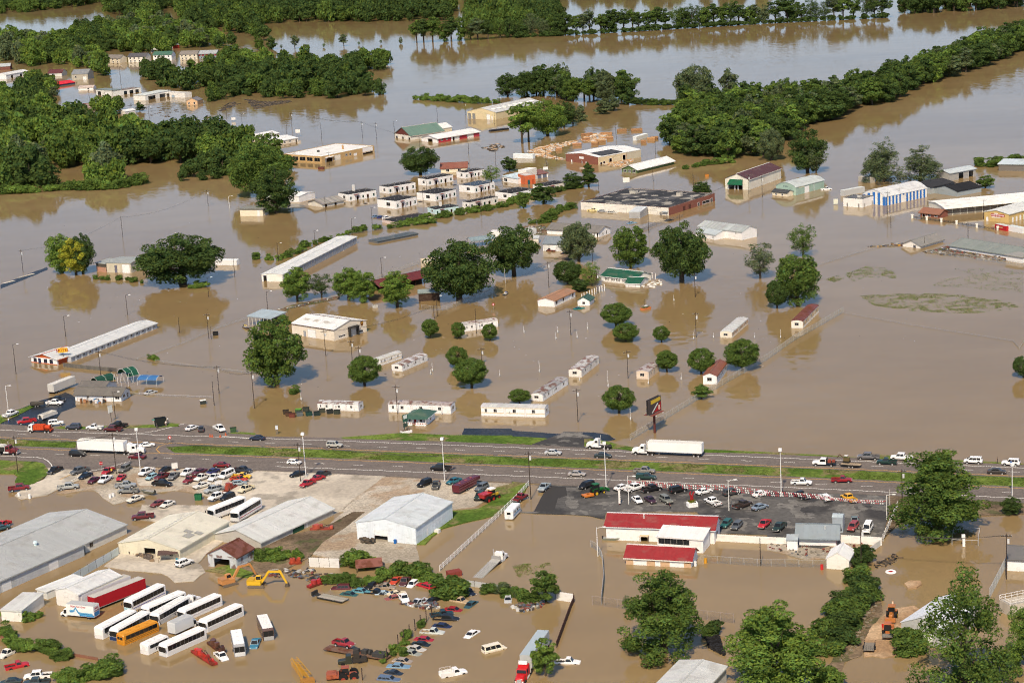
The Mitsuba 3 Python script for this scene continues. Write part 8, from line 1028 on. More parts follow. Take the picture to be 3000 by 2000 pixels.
debris([(-65.1,465.3),(-59.1,470.5),(-52.8,469.4),(-48.8,465.7),(-41.1,461.3),(-31.8,456.7),(-31.8,452.3),(-43.3,454.2),(-51.5,460),(-55,463.6)], 220, '', JUNK + DARKJ, 1.4, z=.05); debris([(-30.1,441.9),(-20.8,440.4),(-20.2,437.5),(-23.2,437.3),(-32.5,444.4)], 120, '', JUNK, 1.5, hh=.7); debris([(-41.9,490.4),(-37.5,487.1),(-37.7,484.6),(-40.5,485.9)], 70, '', DARKJ, 1.2, z=.2, hh=.8); debris([(-3.5,434.9),(-0.7,439.3),(4,437.1),(3.4,434.4),(-1.1,431.1)], 80, '', JUNK, 1.3, hh=.6); debris([(37.8,410.6),(40.9,410.7),(41,399.6),(38.3,404.3)], 240, '', [(.02,.02,.022)], 1.0, 'tyre_heap', hh=.8); debris([(79.4,447),(84.6,447.7),(89.2,452.9),(87.8,456.3),(82.8,451.7),(79.3,441.2)], 50, '', DARKJ + [(.2,.14,.09)], 1.2)
debris([(-100.1,488.8),(-95.6,484.7),(-92.1,480.1),(-94.1,486.1),(-98.2,489.3)], 60, '', [(.25,.18,.12), (.12,.1,.09)], 1.3, z=.2, hh=.8); debris([(76.3,435.9),(80.7,433.8),(76.9,420.6),(70.3,402.4),(65.9,395.9),(63.3,391.5),(68.6,405.8),(74.6,421)], 260, '', [(.20,.15,.10), (.14,.12,.07), (.25,.22,.17)], 1.0, 'litter', z=.1, hh=.3); debris([(59.3,467.6),(71.3,463.1),(76,466.2),(83.7,464.9),(79.6,462.4),(72.1,455.1),(58.7,462.9)], 70, '', JUNK, .8, z=.16); debris([(52.3,777.1),(59.2,787.9),(60.4,776.9),(53.6,771.6)], 40, '', [(.7,.7,.68), (.3,.25,.2)], 2.2, hh=.5)
debris([(148.7,829.9),(156,830.1),(165.9,834.4),(164.5,827.4),(155.8,826.5)], 50, '', JUNK + [(.6,.3,.03)], 1.6, hh=.6)
for poly, n, sd in (([(129.8,737.5),(144.8,737.2),(163.9,731.9),(179.6,714.3),(181.8,702.8),(164.1,698.5),(146.2,705.1),(132.5,719.7)], 5200,1), ([(131.5,777.8),(142.3,789.9),(151.7,782.7),(149.3,764.2),(138.5,769.4),(132.3,762.8)], 1100,2), ([(122.5,769.8),(128.7,776.5),(131.2,771.5),(124.7,762.9)], 320,3), ([(159.1,747.1),(169.8,740.1),(188.4,727.1),(198.2,764.8),(185.8,772.7),(173.9,776.2),(179,761.9),(165.5,757.5)], 900,4), ([(-3.1,464.1),(5.9,464.1),(7.8,453.1),(6.4,450.4),(4.6,456.7),(-1.7,454.7)], 500,5), ([(18.6,411.6),(22.1,414.9),(23.5,404.1),(27.1,398.1),(26.4,397.6),(22.7,403.6)], 420,6)):
 m, c = tufts(-.03, poly, int(n * 1.8), 60 + sd, hmax=.24, tone=(.19,.23,.08), thr=.38, fr=.35); setting('drowned_grass', m, 'leaf', c, kind='stuff')
ground('drowned_road', [(-218,855.5),(-213.8,868.3),(-205.4,891.3),(-203.5,884.6),(-210.2,862.6),(-216,847)], 'wet_asphalt', .012,.6,50); ground('sand_mound', [(86.1,435.7),(87.6,437.2),(89.9,436.5),(89.8,434.4),(88.3,432.5),(86.3,432.5)], 'sand', .35,.5,51)
for i, q in enumerate(([(-217.3,858.8),(-213.7,863.6)], [(-213.4,869.4),(-208.2,877.4)])): setting('road_island', PZ(strip(q, 1.6), -.3,.06), 'concrete')
t = thing('float_ring', 'white ring with a red centre floating right of the brush line', 'ring', (84.6,444.1)); part(t, 'ring', (lambda m: (np.array(m.vertices), np.array(m.faces)))(trimesh.creation.torus(.95,.32, major_sections=24, minor_sections=8)), 'matte', WHITE); part(t, 'centre', C((0,0,-.1), (0,0,.15), .55, n=14), 'matte', (.35,.03,.03))
t = thing('batting_cage', 'pipe frame cage standing in the water below the ragged tree', 'cage', (102.4,460), heading((102.4,460), (108.3,458.4))); W_ = dist((102.4,460), (108.3,458.4)); D_ = 9.0
for x, y in ((0,0), (W_, 0), (W_, D_), (0, D_)): part(t, 'upright', C((x, y, -1), (x, y, 1.4), .07), 'matte', (.4,.42,.42))
for a, b in (((0,0), (W_, 0)), ((W_, 0), (W_, D_)), ((W_, D_), (0, D_)), ((0, D_), (0,0))): part(t, 'rail', C((*a, 1.4), (*b, 1.4), .06), 'matte', (.5,.5,.5))
t = thing('white_post', 'white pump like post standing inside the pipe frame cage', 'post', (104.9,458.6)); part(t, 'shaft', B(-.3,.3,-.2,.2,-.5,2.0), 'matte', WHITE); part(t, 'head', B(-.5,.3,-.25,.25,2.0,3.0), 'matte', WHITE)
t = thing('stair', 'concrete stair landing with white pipe railings at the right edge', 'stair', (104.3,412.3), .35,0); part(t, 'block', B(0,9,0,4,-.5,2.6), 'concrete')
for z in (3.1,3.7): part(t, 'rail', J(C((0,0, z), (9,0, z), .05), C((0,0, z), (0,4, z), .05), C((0,4, z), (9,4, z), .05)), 'matte', (.75,.75,.74))
for x in (0,1.5,3,4.5,6,7.5,9): part(t, 'baluster', J(C((x, 0,2.6), (x, 0,3.7), .05), C((x, 4,2.6), (x, 4,3.7), .05)), 'matte', (.75,.75,.74))
t = thing('work_table', 'low brown roofed work stand before the cream barn', 'stand', (-91.2,479.9), .1,.15); part(t, 'roof', B(0,5,0,3.4,1.9,2.05), 'matte', (.10,.065,.06)); [part(t, 'leg', B(x, x + .12, y, y + .12,0,1.9), 'matte', (.3,.22,.14)) for x in (.1,4.8) for y in (.1,3.2)]
t = thing('tin_roof', 'rusty tin roof lying in the scrapyard thicket', 'roof', (-40.8,464.3), .1); part(t, 'sheet', (lambda q: q)(J(Q((0,0,1.2), (6.5,0,1.2), (6.5,2.6,2.6), (0,2.6,2.6)), Q((0,2.6,2.6), (6.5,2.6,2.6), (6.5,5.2,1.2), (0,5.2,1.2)))), 'rusty', (.22,.09,.07)); part(t, 'post', J(*[C((x, y, -.3), (x, y, 1.3), .08) for x in (.2,6.3) for y in (.2,5.0)]), 'bark')
debris([(-237.1,1008.5),(-125.1,987),(122.7,863.4),(149.5,829.6),(140.7,661.3),(69.5,633.5),(19,604.4),(-57.1,608.2),(-78.5,653.4),(-120.4,677.8),(-161.5,695.2)], 260, '', [(.6,.6,.58), (.3,.28,.25), (.06,.05,.04)], .55, 'floating_litter', hh=.15)
# == TREES
def limb(p0, p1, r0, r1): return C(p0, p1, r0, r1, n=6, caps=False)
def crown(r, rx, rz, zc, lobes, lobe_r, n, leaf, tone, low=.35, flat=.75, hollow=.0, spread=.28, ragged=False):
 c, rr = [], []; az, tz = r.uniform(0,6.28,34), r.uniform(-1.0,1.1,34); tr_ = r.uniform(.0,1,34) ** .7 * (1.02 - .40 * (tz + .85)); tips = np.c_[np.cos(az) * tr_, np.sin(az) * tr_, tz]
 for _ in range(lobes):
  d = r.normal(size=3); d /= np.linalg.norm(d); d *= r.random() ** (1 / 3) * (1 - hollow) + hollow
  d = (tips[r.integers(34)] + d * .25 if r.random() < .68 else d * [.75 - .3 * d[2], .75 - .3 * d[2], 1]) if ragged else d; d[2] = max(d[2], -1 + low); c.append(d * [rx * .78, rx * .78, rz * .82] + [0,0, zc]); rr.append(lobe_r * r.uniform(.7,1.25) * (1.15 - .35 * max(0, d[2])))
 c, rr = np.array(c), np.array(rr); w = rr ** 2; i = r.choice(lobes, n, p=w / w.sum())
 d = r.normal(size=(n, 3)); d /= np.linalg.norm(d, axis=1, keepdims=True); flip = (d[:, 2] < -.2) & (r.random(n) < (.3 if hollow < .6 else .15)); d[flip, 2] *= -1
 p = c[i] + d * rr[i][:, None] * r.uniform(.72,1.06, (n, 1)) * [1,1, flat]
 nn = d + r.normal(0,.55, (n, 3)) + [0,0,.25]; nn /= np.linalg.norm(nn, axis=1, keepdims=True)
 a = np.cross(nn, r.normal(size=(n, 3))); a /= np.linalg.norm(a, axis=1, keepdims=True); b = np.cross(nn, a); s = leaf * r.uniform(.55,1.3, (n, 1))
 v = np.stack([p - a * s, p + b * s * .62, p + a * s, p - b * s * .62 + nn * s * .25], 1).reshape(-1,3); k = np.arange(n) * 4
 f = np.vstack([np.stack([k, k + 1, k + 2], 1), np.stack([k, k + 2, k + 3], 1)])
 lt = r.uniform(1 - spread, 1 + spread, lobes)[i]; t = lt * r.uniform(.72,1.3, n); hue = r.normal(0,.10, n)
 col = np.array(tone)[None] * t[:, None] * np.c_[1 + hue * 1.3,1 + hue * .3,1 - hue]
 return (v, f), np.repeat(np.clip(col, .004,.6), 4,0), c
TONES = {'d': (.076,.124,.038), 'm': (.115,.182,.044), 'l': (.160,.250,.054), 'y': (.36,.37,.05), 'g': (.130,.172,.084)}
KINDS = {
 'oak': dict(rx=8.2, rz=6.0, zc=6.0, lobes=150, lobe_r=1.15, n=20000, leaf=.23, low=.08, tr=.55),
 'maple': dict(rx=5.6, rz=6.6, zc=5.9, lobes=130, lobe_r=.9, n=13000, leaf=.22, low=.02, tr=.4),
 'ball': dict(rx=4.0, rz=3.2, zc=4.0, lobes=120, lobe_r=.75, n=13000, leaf=.17, low=.05, tr=.28, hollow=.72, spread=.12),
 'wood': dict(rx=5.4, rz=6.6, zc=6.0, lobes=60, lobe_r=1.05, n=4200, leaf=.38, low=.0, tr=.35),
 'cotton': dict(rx=5.0, rz=8.0, zc=11.5, lobes=34, lobe_r=1.35, n=3000, leaf=.42, low=.1, tr=.38),
 'thin': dict(rx=5.0, rz=6.2, zc=6.4, lobes=110, lobe_r=.75, n=4800, leaf=.18, low=.0, tr=.26),
 'far': dict(rx=5.4, rz=6.2, zc=5.6, lobes=17, lobe_r=2.3, n=1300, leaf=.74, low=.0, tr=.35),
 'bush': dict(rx=2.6, rz=2.3, zc=1.5, lobes=16, lobe_r=.85, n=1800, leaf=.24, low=.5, tr=.1),
 'cone': dict(rx=2.4, rz=5.0, zc=5.0, lobes=34, lobe_r=.8, n=3400, leaf=.26, low=.0, tr=.2),
 'airy': dict(rx=7.0, rz=8.0, zc=6.8, lobes=150, lobe_r=.8, n=13000, leaf=.17, low=.0, tr=.4, ragged=True, flat=.95),
 'ragged': dict(rx=7.0, rz=8.0, zc=6.6, lobes=170, lobe_r=.8, n=24000, leaf=.17, low=.0, tr=.45, ragged=True, flat=.95),
}
GROUPS = {}
def tree_group(kind, tone, var):
 g = f'{kind}_tree_{tone}_{"abcd"[var]}_form'
 if g in GROUPS: return g
 k = dict(KINDS[kind]); tr = k.pop('tr'); r = np.random.default_rng(sum(map(ord, g)) * 7 + var)
 m, col, cen = crown(r, tone=TONES[tone], **k)
 if kind == 'cone':
  q = np.clip((m[0][:, 2]) / 10,0,1); m[0][:, :2] *= (1.25 - 1.0 * q)[:, None]
 top = k['zc'] + k['rz'] * .3; parts = [limb((0,0,-1.5), (r.normal(0,.15), r.normal(0,.15), top * .5), tr * 1.25, tr * .8), limb((0,0, top * .48), (r.normal(0,.5), r.normal(0,.5), top), tr * .8, tr * .2)]
 for q in cen[r.permutation(len(cen))[:9]]:
  z0 = min(q[2] * .6, top * .8) * r.uniform(.6,1); parts.append(limb((0,0, max(.3, z0)), q, tr * .42, tr * .08))
 w_ = np.percentile(m[0][:, :2], [1.5,98.5], axis=0); GROUPS[g] = (float((w_[1] - w_[0]).mean()), float(np.percentile(m[0][:, 2], 99.3)))
 scene[g] = {'type': 'shapegroup', 'crown': shape(m, 'leaf', col), 'trunk': shape(J(*parts), 'bark')}
 return g
TR_R = random.Random(5)
def plant(name, kind, tone, base, w, h, label, cat='tree', group=None, key=None):
 g = tree_group(kind, tone, TR_R.randrange(4 if kind in ('wood', 'cotton', 'far') else 2)); W, Hh = GROUPS[g]; k = key or key_of(name)
 scene[k] = {'type': 'instance', 'shapegroup': {'type': 'ref', 'id': g}, 'to_world': T().translate([base[0], base[1], 0.0]).rotate([0,0,1], TR_R.uniform(0,360)).scale([w / W, w / W, h / Hh])}
 if key is None:
  labels[k] = {'label': label, 'category': cat}
  if group: labels[k]['group'] = group
 return k
for kind, tone, base, w, h, label in (
 ('maple', 'l', (-195,874.8),11.5,16.3, 'open light green tree, left of the three beside the beige metal shed'),
 ('maple', 'y', (-187.9,869.1),10.9,15.4, 'yellow green tree in the flood with a white pole before it'),
 ('maple', 'd', (-185.1,870.7),10.0,16.7, 'dark green tree rising behind the yellow green one beside the beige metal shed'),
 ('oak', 'd', (-136.4,834.7),31.9,19.5, 'huge dark spreading tree between the beige shed and a white trailer'),
 ('maple', 'd', (-113.7,1002.1),18.5,21.9, 'tall dense dark tree right beside the small flat roofed white building'),
 ('oak', 'm', (-127,1060.8),27.6,27.2, 'broad tree at the near corner of the wood above the small flat roofed building'),
 ('maple', 'l', (-83.8,784.9),10.3,13.4, 'bright green leafy tree near the white end of the long metal storage row'),
 ('thin', 'd', (-74.6,790.6),8.2,9.5, 'thin dark tree standing between two bright green trees on the gravel spit'),
 ('maple', 'l', (-63.3,781.4),10.3,12.7, 'bright green tree, left half of a joined pair beside the gravel spit'),
 ('maple', 'l', (-57.3,777.8),9.4,12.0, 'bright green tree, right half of a joined pair beside the gravel spit'),
 ('maple', 'l', (-43.3,764),11.3,13.5, 'bright green tree before the long maroon roof'),
 ('oak', 'd', (-19.4,770.5),23.7,22.2, 'massive dark dome shaped tree over the small brown shed'),
 ('oak', 'd', (2.4,811.8),19.1,19.9, 'dark round tree with a blue shadow on the water beside the open carport'),
 ('oak', 'd', (-44.9,1104.9),17.9,14.4, 'lone dark tree in open water between the white roofed warehouse and the cottages'),
 ('maple', 'm', (-79,654.2),16.7,21.9, 'large leafy tree beside the white delivery depot with a broken wall at its foot'),
 ('oak', 'g', (29.9,833.6),13.0,15.7, 'open grey green tree before the white two bay garage'),
 ('maple', 'm', (50.3,814.8),12.9,16.3, 'solitary oval tree in the middle of the flood, nearest the black roofed store'),
 ('oak', 'd', (68.1,781.1),19.5,22.0, 'tall broad tree with a bare dark trunk beyond the green roofed house'),
 ('thin', 'g', (98.6,778.3),11.1,13.7, 'pale feathery tree near the white house with a patched metal roof'),
 ('maple', 'd', (96,972),8.2,8.0, 'small dark tree at the corner of the black roofed store'),
 ('cone', 'd', (43.7,1026.8),7.2,10.7, 'pointed dark evergreen at the end of the hedge by the cottages'),
 ('maple', 'd', (35.6,1025.2),8.3,7.9, 'small dark tree beside the pointed evergreen at the hedge'),
 ('wood', 'd', (19.4,985.3),11.0,9.5, 'round dark tree growing by the last low cottage roof'),
 ('wood', 'm', (9.3,975.3),6.1,7.5, 'small upright tree in the water before the hedge by the cottages'),
 ('ball', 'd', (23.5,788.4),10.0,9.3, 'clipped dark round tree behind the tan roofed house'),
 ('wood', 'd', (27.4,773.8),6.4,5.0, 'low dark shrub tree at the back corner of the tan roofed house'),
 ('thin', 'l', (32.7,782.6),6.9,9.4, 'light willow like tree by the row of white fence posts'),
 ('ball', 'm', (37.7,708.7),9.8,8.6, 'round clipped tree, upper one of the pair beside the floating orange raft'),
 ('ball', 'm', (39.7,686.8),8.0,6.2, 'round clipped tree, lower one of the pair beside the floating orange raft'),
 ('ball', 'm', (51.7,682.4),5.0,5.6, 'small clipped round tree alone in open water right of the clipped pair'),
 ('thin', 'm', (121.2,816.8),10.5,13.4, 'feathery upright tree standing before the flooded blue striped hall'),
 ('maple', 'm', (105.6,726.5),14.4,18.8, 'big bright tree above the maroon roofed mobile home'),
 ('ball', 'd', (97.7,724.4),7.3,10.1, 'clipped dark tree at the foot of the big bright tree'),
 ('maple', 'd', (156.7,1032.4),16.2,21.9, 'dark tree hiding part of a blue building beside the maroon roofed hall'),
 ('thin', 'g', (160.4,1029.1),11.2,16.8, 'thin tree leaning out from the dark tree beside the maroon roofed hall'),
 ('oak', 'g', (144.7,1081),12.3,16.5, 'grey green tree at the near end of the great hedgerow'),
 ('airy', 'g', (187.6,990.1),17.7,20.0, 'tall sparse tree behind the blue striped hall'),
 ('airy', 'g', (187.4,1006.1),12.0,14.3, 'sparse grey tree beside the rusty cargo box'),
 ('airy', 'g', (205.6,988.6),18.2,16.7, 'dense grey green tree behind the curved silver roof'),
 ('wood', 'm', (229.9,955.9),7.3,5.8, 'small bright tree between black roofed sheds'),
 ('ball', 'd', (157.9,608.4),5.7,6.6, 'dark round tree cut off by the edge of the picture'),
 ('ball', 'm', (31.3,594.7),8.3,8.2, 'round clipped tree by the billboard with a dark blue shadow'),
 ('ball', 'm', (49.9,640.6),6.3,7.0, 'round clipped tree touching the small rust roofed mobile home'),
 ('ball', 'm', (60.8,636.2),7.8,8.1, 'round clipped tree left of the red roofed mobile home'),
 ('ball', 'm', (74.3,637.8),10.0,9.8, 'large clipped tree at the far end of the red roofed mobile home'),
 ('ball', 'm', (1.3,611.5),6.1,4.6, 'low round clipped tree behind the long white mobile home'),
 ('cone', 'm', (57.6,605.5),4.7,4.5, 'small bushy tree growing through the fence by the red roofed mobile home'),
 ('ball', 'm', (-49,646.3),9.7,9.5, 'round clipped tree before the two neighbouring white mobile homes'),
 ('ball', 'm', (-13.9,635.1),9.9,9.4, 'big round clipped tree, lower one of the overlapping pair amid the mobile homes'),
 ('ball', 'm', (-18.9,663),6.2,7.1, 'round clipped tree, upper one of the overlapping pair amid the mobile homes'),
 ('ball', 'm', (-29,708.4),5.4,6.9, 'small clipped tree left of the white mobile home with a pole before it'),
 ('ball', 'm', (-19,705),4.5,6.0, 'small clipped tree touching the near end of a white mobile home'),
 ('ball', 'm', (-7.8,699.4),4.9,6.0, 'small clipped tree right of the white mobile home with a pole before it'),
 ('ragged', 'm', (100.8,468.4),20.1,19.9, 'large ragged tree on the near verge of the highway'),
 ('maple', 'd', (121.7,479.7),4.5,4.4, 'small dark tree on the near verge at the picture edge'),
 ('airy', 'm', (85.4,374.8),17.3,24.3, 'great leafy tree overhanging the pale metal barn'),
 ('ragged', 'l', (100.5,383.7),8.0,13.1, 'bright green tree by the white stair railing'),
 ('ragged', 'm', (28.5,403.3),14.8,18.2, 'large ragged tree in the flood below the red roofed buildings'),
 ('ragged', 'l', (48.2,376.9),19.1,19.2, 'great bright tree at the bottom of the picture beside the brush line'),
 ('wood', 'm', (4.3,437.8),5.4,7.1, 'leafy tree at the end of the white corner fence'),
 ('wood', 'l', (3,394.7),5.0,8.0, 'leafy young tree beside the red road tractor and its trailer'),
 ('thin', 'g', (22.4,429.7),1.7,3.4, 'sparse sapling at the chain link fence'),
 ('cone', 'd', (-263.4,1493.6),6.0,7.6, 'small dark pointed evergreen alone in the far water'),
 ('cone', 'd', (45.6,1070.4),4.6,6.4, 'small pointed evergreen before the brick warehouse'),
 ('wood', 'd', (4,1096.1),7.7,7.8, 'dark bushy tree beside the cottages near the tan house'),
 ('thin', 'l', (-5.9,1060.3),8.6,8.7, 'pale feathery tree among the white cottages'),
 ('wood', 'm', (-132.6,1155),15.6,20.7, 'tall light tree before the white roofed church building'),
 ('wood', 'd', (-120.5,1152.4),6.8,7.5, 'small dark tree left of the tan warehouse'),
 ('cotton', 'l', (12.9,1203.3),13.6,24.0, 'tall thin tree with a bare trunk before the cream warehouse, left one of two'),
 ('cotton', 'l', (16.9,1208.8),12.4,22.8, 'tall thin tree with a bare trunk before the cream warehouse, right one of two'),
 ('oak', 'l', (29,1230.6),19.9,21.2, 'round bright tree beside the cream warehouse'),
 ('maple', 'd', (40.4,1266.8),12.3,15.7, 'dark tree behind the round bright tree by the cream warehouse'),
 ('cone', 'g', (46.4,1280.2),6.9,11.7, 'grey evergreen, left one of two near the cream warehouse'),
 ('cone', 'g', (52.1,1291.4),6.3,10.4, 'grey evergreen, right one of two near the cream warehouse'),
 ('cone', 'g', (67.4,1321.2),8.5,9.2, 'grey evergreen in the water below the tall tree line'),
 ('wood', 'g', (75.3,1333.9),7.9,10.0, 'grey green tree in the water right of the grey evergreen'),
):
 plant({'oak': 'oak_tree', 'ball': 'clipped_tree', 'cone': 'evergreen_tree', 'maple': 'maple_tree', 'thin': 'willow_tree', 'cotton': 'poplar_tree', 'wood': 'young_tree', 'ragged': 'shade_tree', 'airy': 'shade_tree'}[kind], kind, tone, base, w, h, label)
BR = random.Random(8)
for line, n, tones, hh, label, group in (
 ([(-111,883.2),(-100.5,875),(-94.3,885.8),(-91,902.9),(-82.5,915),(-71.5,929.5),(-65.9,939.1),(-56.7,939),(-33.4,948)], 30, 'ml', 2.6, 'low weedy bush along the drowned fence beside the long metal storage row', 'bushes along the drowned fence'),
 ([(-50.9,945.8),(-33.7,959.5),(-3.3,978.7),(0.6,982.1),(7.3,999.4),(14.6,1010.2)], 26, 'ml', 2.6, 'low bush in the hedge before the white cottages', 'bushes of the hedge before the cottages'),
 ([(25.2,1015),(31,1021.6),(40.2,1028.8)], 10, 'md', 2.6, 'dark bush in the hedge leading to the pointed evergreen', 'bushes near the pointed evergreen'),
 ([(11.7,929.6),(18.3,930.3),(22.5,948.2),(28.1,960.1),(31.9,965)], 11, 'mm', 3.2, 'bush on the bank beside the black roofed store', 'bushes beside the black roofed store'),
 ([(-178.2,858.1),(-172.8,854.2),(-161.6,848.7),(-153.3,840.7)], 8, 'mm', 1.9, 'low green bush along the fence before the beige shed', 'bushes before the beige shed'),
 ([(-132,823.5),(-126.1,826.3)], 4, 'ml', 2.2, 'leafy bush under the huge dark tree', 'bushes under the huge dark tree'),
 ([(-280,1122.3),(-259.1,1118.2),(-242.5,1122.8),(-236.8,1124.6)], 14, 'ml', 4.0, 'bush at the waterline of the far left wood', 'bushes at the edge of the left wood'),
 ([(-233.3,1119.5),(-218,1115),(-200.9,1128.9)], 12, 'lm', 5.0, 'bush on the tongue of wood standing in the flood', 'bushes on the tongue of wood'),
 ([(-60,1468.3),(-40.7,1448.5),(-17.2,1423.6),(0.3,1415)], 16, 'ml', 4.5, 'low bush on the spit before the tall tree line', 'bushes on the far spit'),
 ([(91.1,1364),(103.5,1354.8),(121.7,1345.9)], 10, 'md', 4.0, 'bush in the drowned gap of the hedgerow', 'bushes in the hedgerow gap'),
 ([(95.2,1066.8),(110.3,1078.5),(124.6,1080.9)], 7, 'ml', 3.0, 'bright bush at the waterline of the great hedgerow', 'bushes at the hedgerow foot'),
 ([(16.5,1936.9),(67.9,1928.7),(129.7,1929.2),(196.9,1932.2),(259,1932.6),(330.1,1926.2),(371.4,1921.9)], 60, 'dd', 5.0, '', 'scrub at the foot of the far field row'),
 ([(242.2,1022.9),(251.4,1017.4),(257.5,1026.3),(266.6,1026.6)], 8, 'mm', 4.0, 'bush behind the far sheds at the picture edge', 'bushes behind the far sheds'),
 ([(-68.3,479.2),(-63.1,478.7),(-58.4,477.5),(-54.1,477.6)], 9, 'ml', 2.4, 'bushy growth at the back of the long grey barn', 'bushes behind the long grey barn'),
 ([(-47.5,459.3),(-43.5,457.9),(-39.5,456.1),(-35.6,455.9),(-33.3,462.3)], 12, 'ml', 2.3, 'bush in the thicket above the scrapped cars', 'bushes of the scrapyard thicket'),
 ([(-43.9,471.1),(-41.8,471.5),(-39.9,467.2)], 3, 'ml', 3.8, 'tall bush beside the gravel yard gate', 'bushes at the gravel yard gate'),
 ([(-31,462.7),(-27.5,460.9),(-24.8,458.6),(-21.6,455),(-19.6,454.7)], 8, 'lm', 2.8, 'bush behind the red and white scrapped cars', 'bushes behind the scrapped cars'),
 ([(-18.8,444.7),(-17.3,445.6)], 3, 'mm', 3.6, 'bush at the corner of the metal fence in the scrapyard', 'bushes at the metal fence corner'),
 ([(-9.7,447.2),(-7.2,445),(-4.7,444.9),(-1.9,440.2),(1.6,438.2)], 8, 'mg', 2.0, 'scrubby bush along the grey metal fence', 'bushes along the grey metal fence'),
 ([(-23,429.1),(-25.5,423.6),(-29.1,412.7),(-27.4,411.8),(-31.3,408.7),(-32.9,403.5)], 10, 'lm', 1.4, 'weedy sapling along the posts beside the sunken cars', 'saplings along the scrapyard posts'),
 ([(-120.3,439),(-117.8,434.6),(-113.1,425.4),(-110.1,426.2),(-106,424.3),(-103.4,420.8),(-99.7,418.9)], 15, 'lm', 2.4, 'bush along the brick wall by the parked buses', 'bushes along the brick wall'),
 ([(-92.5,406.3),(-91.5,408.6),(-89.5,410.1),(-99.5,406.5),(-100.8,408.1)], 9, 'ml', 2.6, 'bush near the leaning iron frame at the bottom', 'bushes near the iron frame'),
 ([(-113.1,447.5),(-112.5,448.1),(-116.7,443.9),(-120.4,447.9)], 4, 'lm', 2.0, 'small bush growing at the low white sheds', 'bushes at the low sheds'),
 ([(78.5,449.4),(78.1,445.8),(75.9,434.5),(73.9,430.6),(71.5,425.5),(69.7,420.4),(67.2,413),(64.7,410.8),(63.3,407.9),(65.3,403.2),(67.5,407.8),(76.6,431.6),(71.8,421.4),(62.4,397),(63.6,395.6)], 34, 'md', 3.2, 'bush of the brush line beside the sandy drive', 'bushes of the brush line'),
 ([(59.2,383),(59.7,380.7),(60.9,382.2)], 4, 'ml', 3.4, 'bush at the bottom of the brush line', 'bushes at the bottom of the brush line'),
 ([(80.2,402.2),(80.3,398.5),(78.9,395.1)], 4, 'ml', 3.0, 'bush at the near corner of the pale metal barn', 'bushes at the pale metal barn'),
 ([(38.2,411.8),(40.1,412.1)], 3, 'dm', 2.4, 'dark bush beside the tyre heap', 'bushes beside the tyre heap'),
 ([(-72,642),(-71.2,642.1)], 2, 'mm', 2.2, 'small bush alone in the water near the refuse skips', 'bushes near the refuse skips'),
 ([(-129.5,701.9),(-128.2,703.2),(-125.5,698.5)], 3, 'lm', 1.6, 'bush on the drowned fence corner beyond the green tents', 'bushes on the drowned fence corner'),
 ([(79.5,456.2),(79.8,452.3)], 2, 'dm', 3.4, 'dark bush beside the white steel shed', 'bushes beside the white steel shed'),
):
 L = LineString(line) if len(line) > 1 else None
 mass = None
 if n >= 8:
  mass = key_of('undergrowth'); labels[mass] = {'kind': 'stuff', 'label': group, 'category': 'bushes'}
 for i in range(n):
  q = L.interpolate(L.length * (i + BR.uniform(.1,.9)) / n); h = hh * BR.uniform(.65,1.25)
  plant('bush', 'bush', BR.choice(tones), (q.x + BR.uniform(-.8,.8), q.y + BR.uniform(-1,1)), h * BR.uniform(1.2,1.9), h, label, 'bush', group, key=mass and f'{mass}__{i + 1:03d}')
def spots(poly, gap, seed):
 g = Polygon(poly).buffer(0); r = np.random.default_rng(seed); x0, y0, x1, y1 = g.bounds; out = []
 for y in np.arange(y0, y1, gap):
  for x in np.arange(x0, x1, gap):
   q = (x + r.uniform(-.42,.42) * gap, y + r.uniform(-.42,.42) * gap)
   if shapely.contains_xy(g, *q): out.append(q)
 return out
WR = random.Random(21)
# the great hedgerow, each tree of it
HEDGE = [(91.1,1134.2),(104.7,1115.8),(118.3,1097.7),(126,1082.4),(140.9,1088.7),(165,1164.4),(182.8,1197.9),(203,1230),(227.8,1267.8),(251.8,1303.1),(275.1,1341.3),(293.2,1378.4),(310.7,1403.9),(340.4,1446.6),(365.9,1487.3),(402.5,1550.8),(423.6,1583.6),(446.2,1668.4),(423.6,1632.2),(371.6,1579.2),(325.8,1486.4),(303.4,1437.2),(255,1364.8),(211.5,1323.1),(173.5,1305.6),(162,1299.4),(142.8,1314.6),(121.9,1318.7),(122.1,1251.2),(100.6,1199.5)]
SHN, TNN, SIZ = {'cotton': 'slim', 'wood': 'rounded', 'thin': 'feathery', 'maple': 'oval'}, {'d': 'dark green', 'm': 'mid green', 'l': 'bright green', 'g': 'grey green'}, lambda h: 'small' if h < 12 else 'tall' if h < 19 else 'very tall'
HEDGE_Y0, HEDGE_Y1 = min(y for _, y in HEDGE), max(y for _, y in HEDGE)
for q in spots(HEDGE, 12.0,4):
 k = WR.choices(['wood', 'oak', 'cotton'], [6,2,1])[0]; h = WR.uniform(12.5,18.5); t = WR.choices('dmlg', [5,4,1.5,1])[0]
 seg = ('near broad end', 'lower stretch', 'middle stretch', 'upper stretch', 'far end at the picture edge')[min(4, int(max(0, (q[1] - HEDGE_Y0) / (HEDGE_Y1 - HEDGE_Y0)) * 5))]
 sh = {'wood': 'rounded', 'oak': 'broad', 'cotton': 'slim'}[k]; k = 'wood' if k == 'oak' else k; tn = {'d': 'dark green', 'm': 'mid green', 'l': 'bright green', 'g': 'grey green'}[t]
 plant('hedgerow_tree', k, t, q, WR.uniform(11,15) * (1.25 if sh == 'broad' else .75 if sh == 'slim' else 1), h, f'{sh} {tn} tree in the {seg} of the great hedgerow', 'tree', f'{sh} {tn} hedgerow trees, {seg}')
plant('hedgerow_tree', 'oak', 'g', (129.2,1327.1),23.5,26.3, 'tallest broad tree at the left end of the great hedgerow')
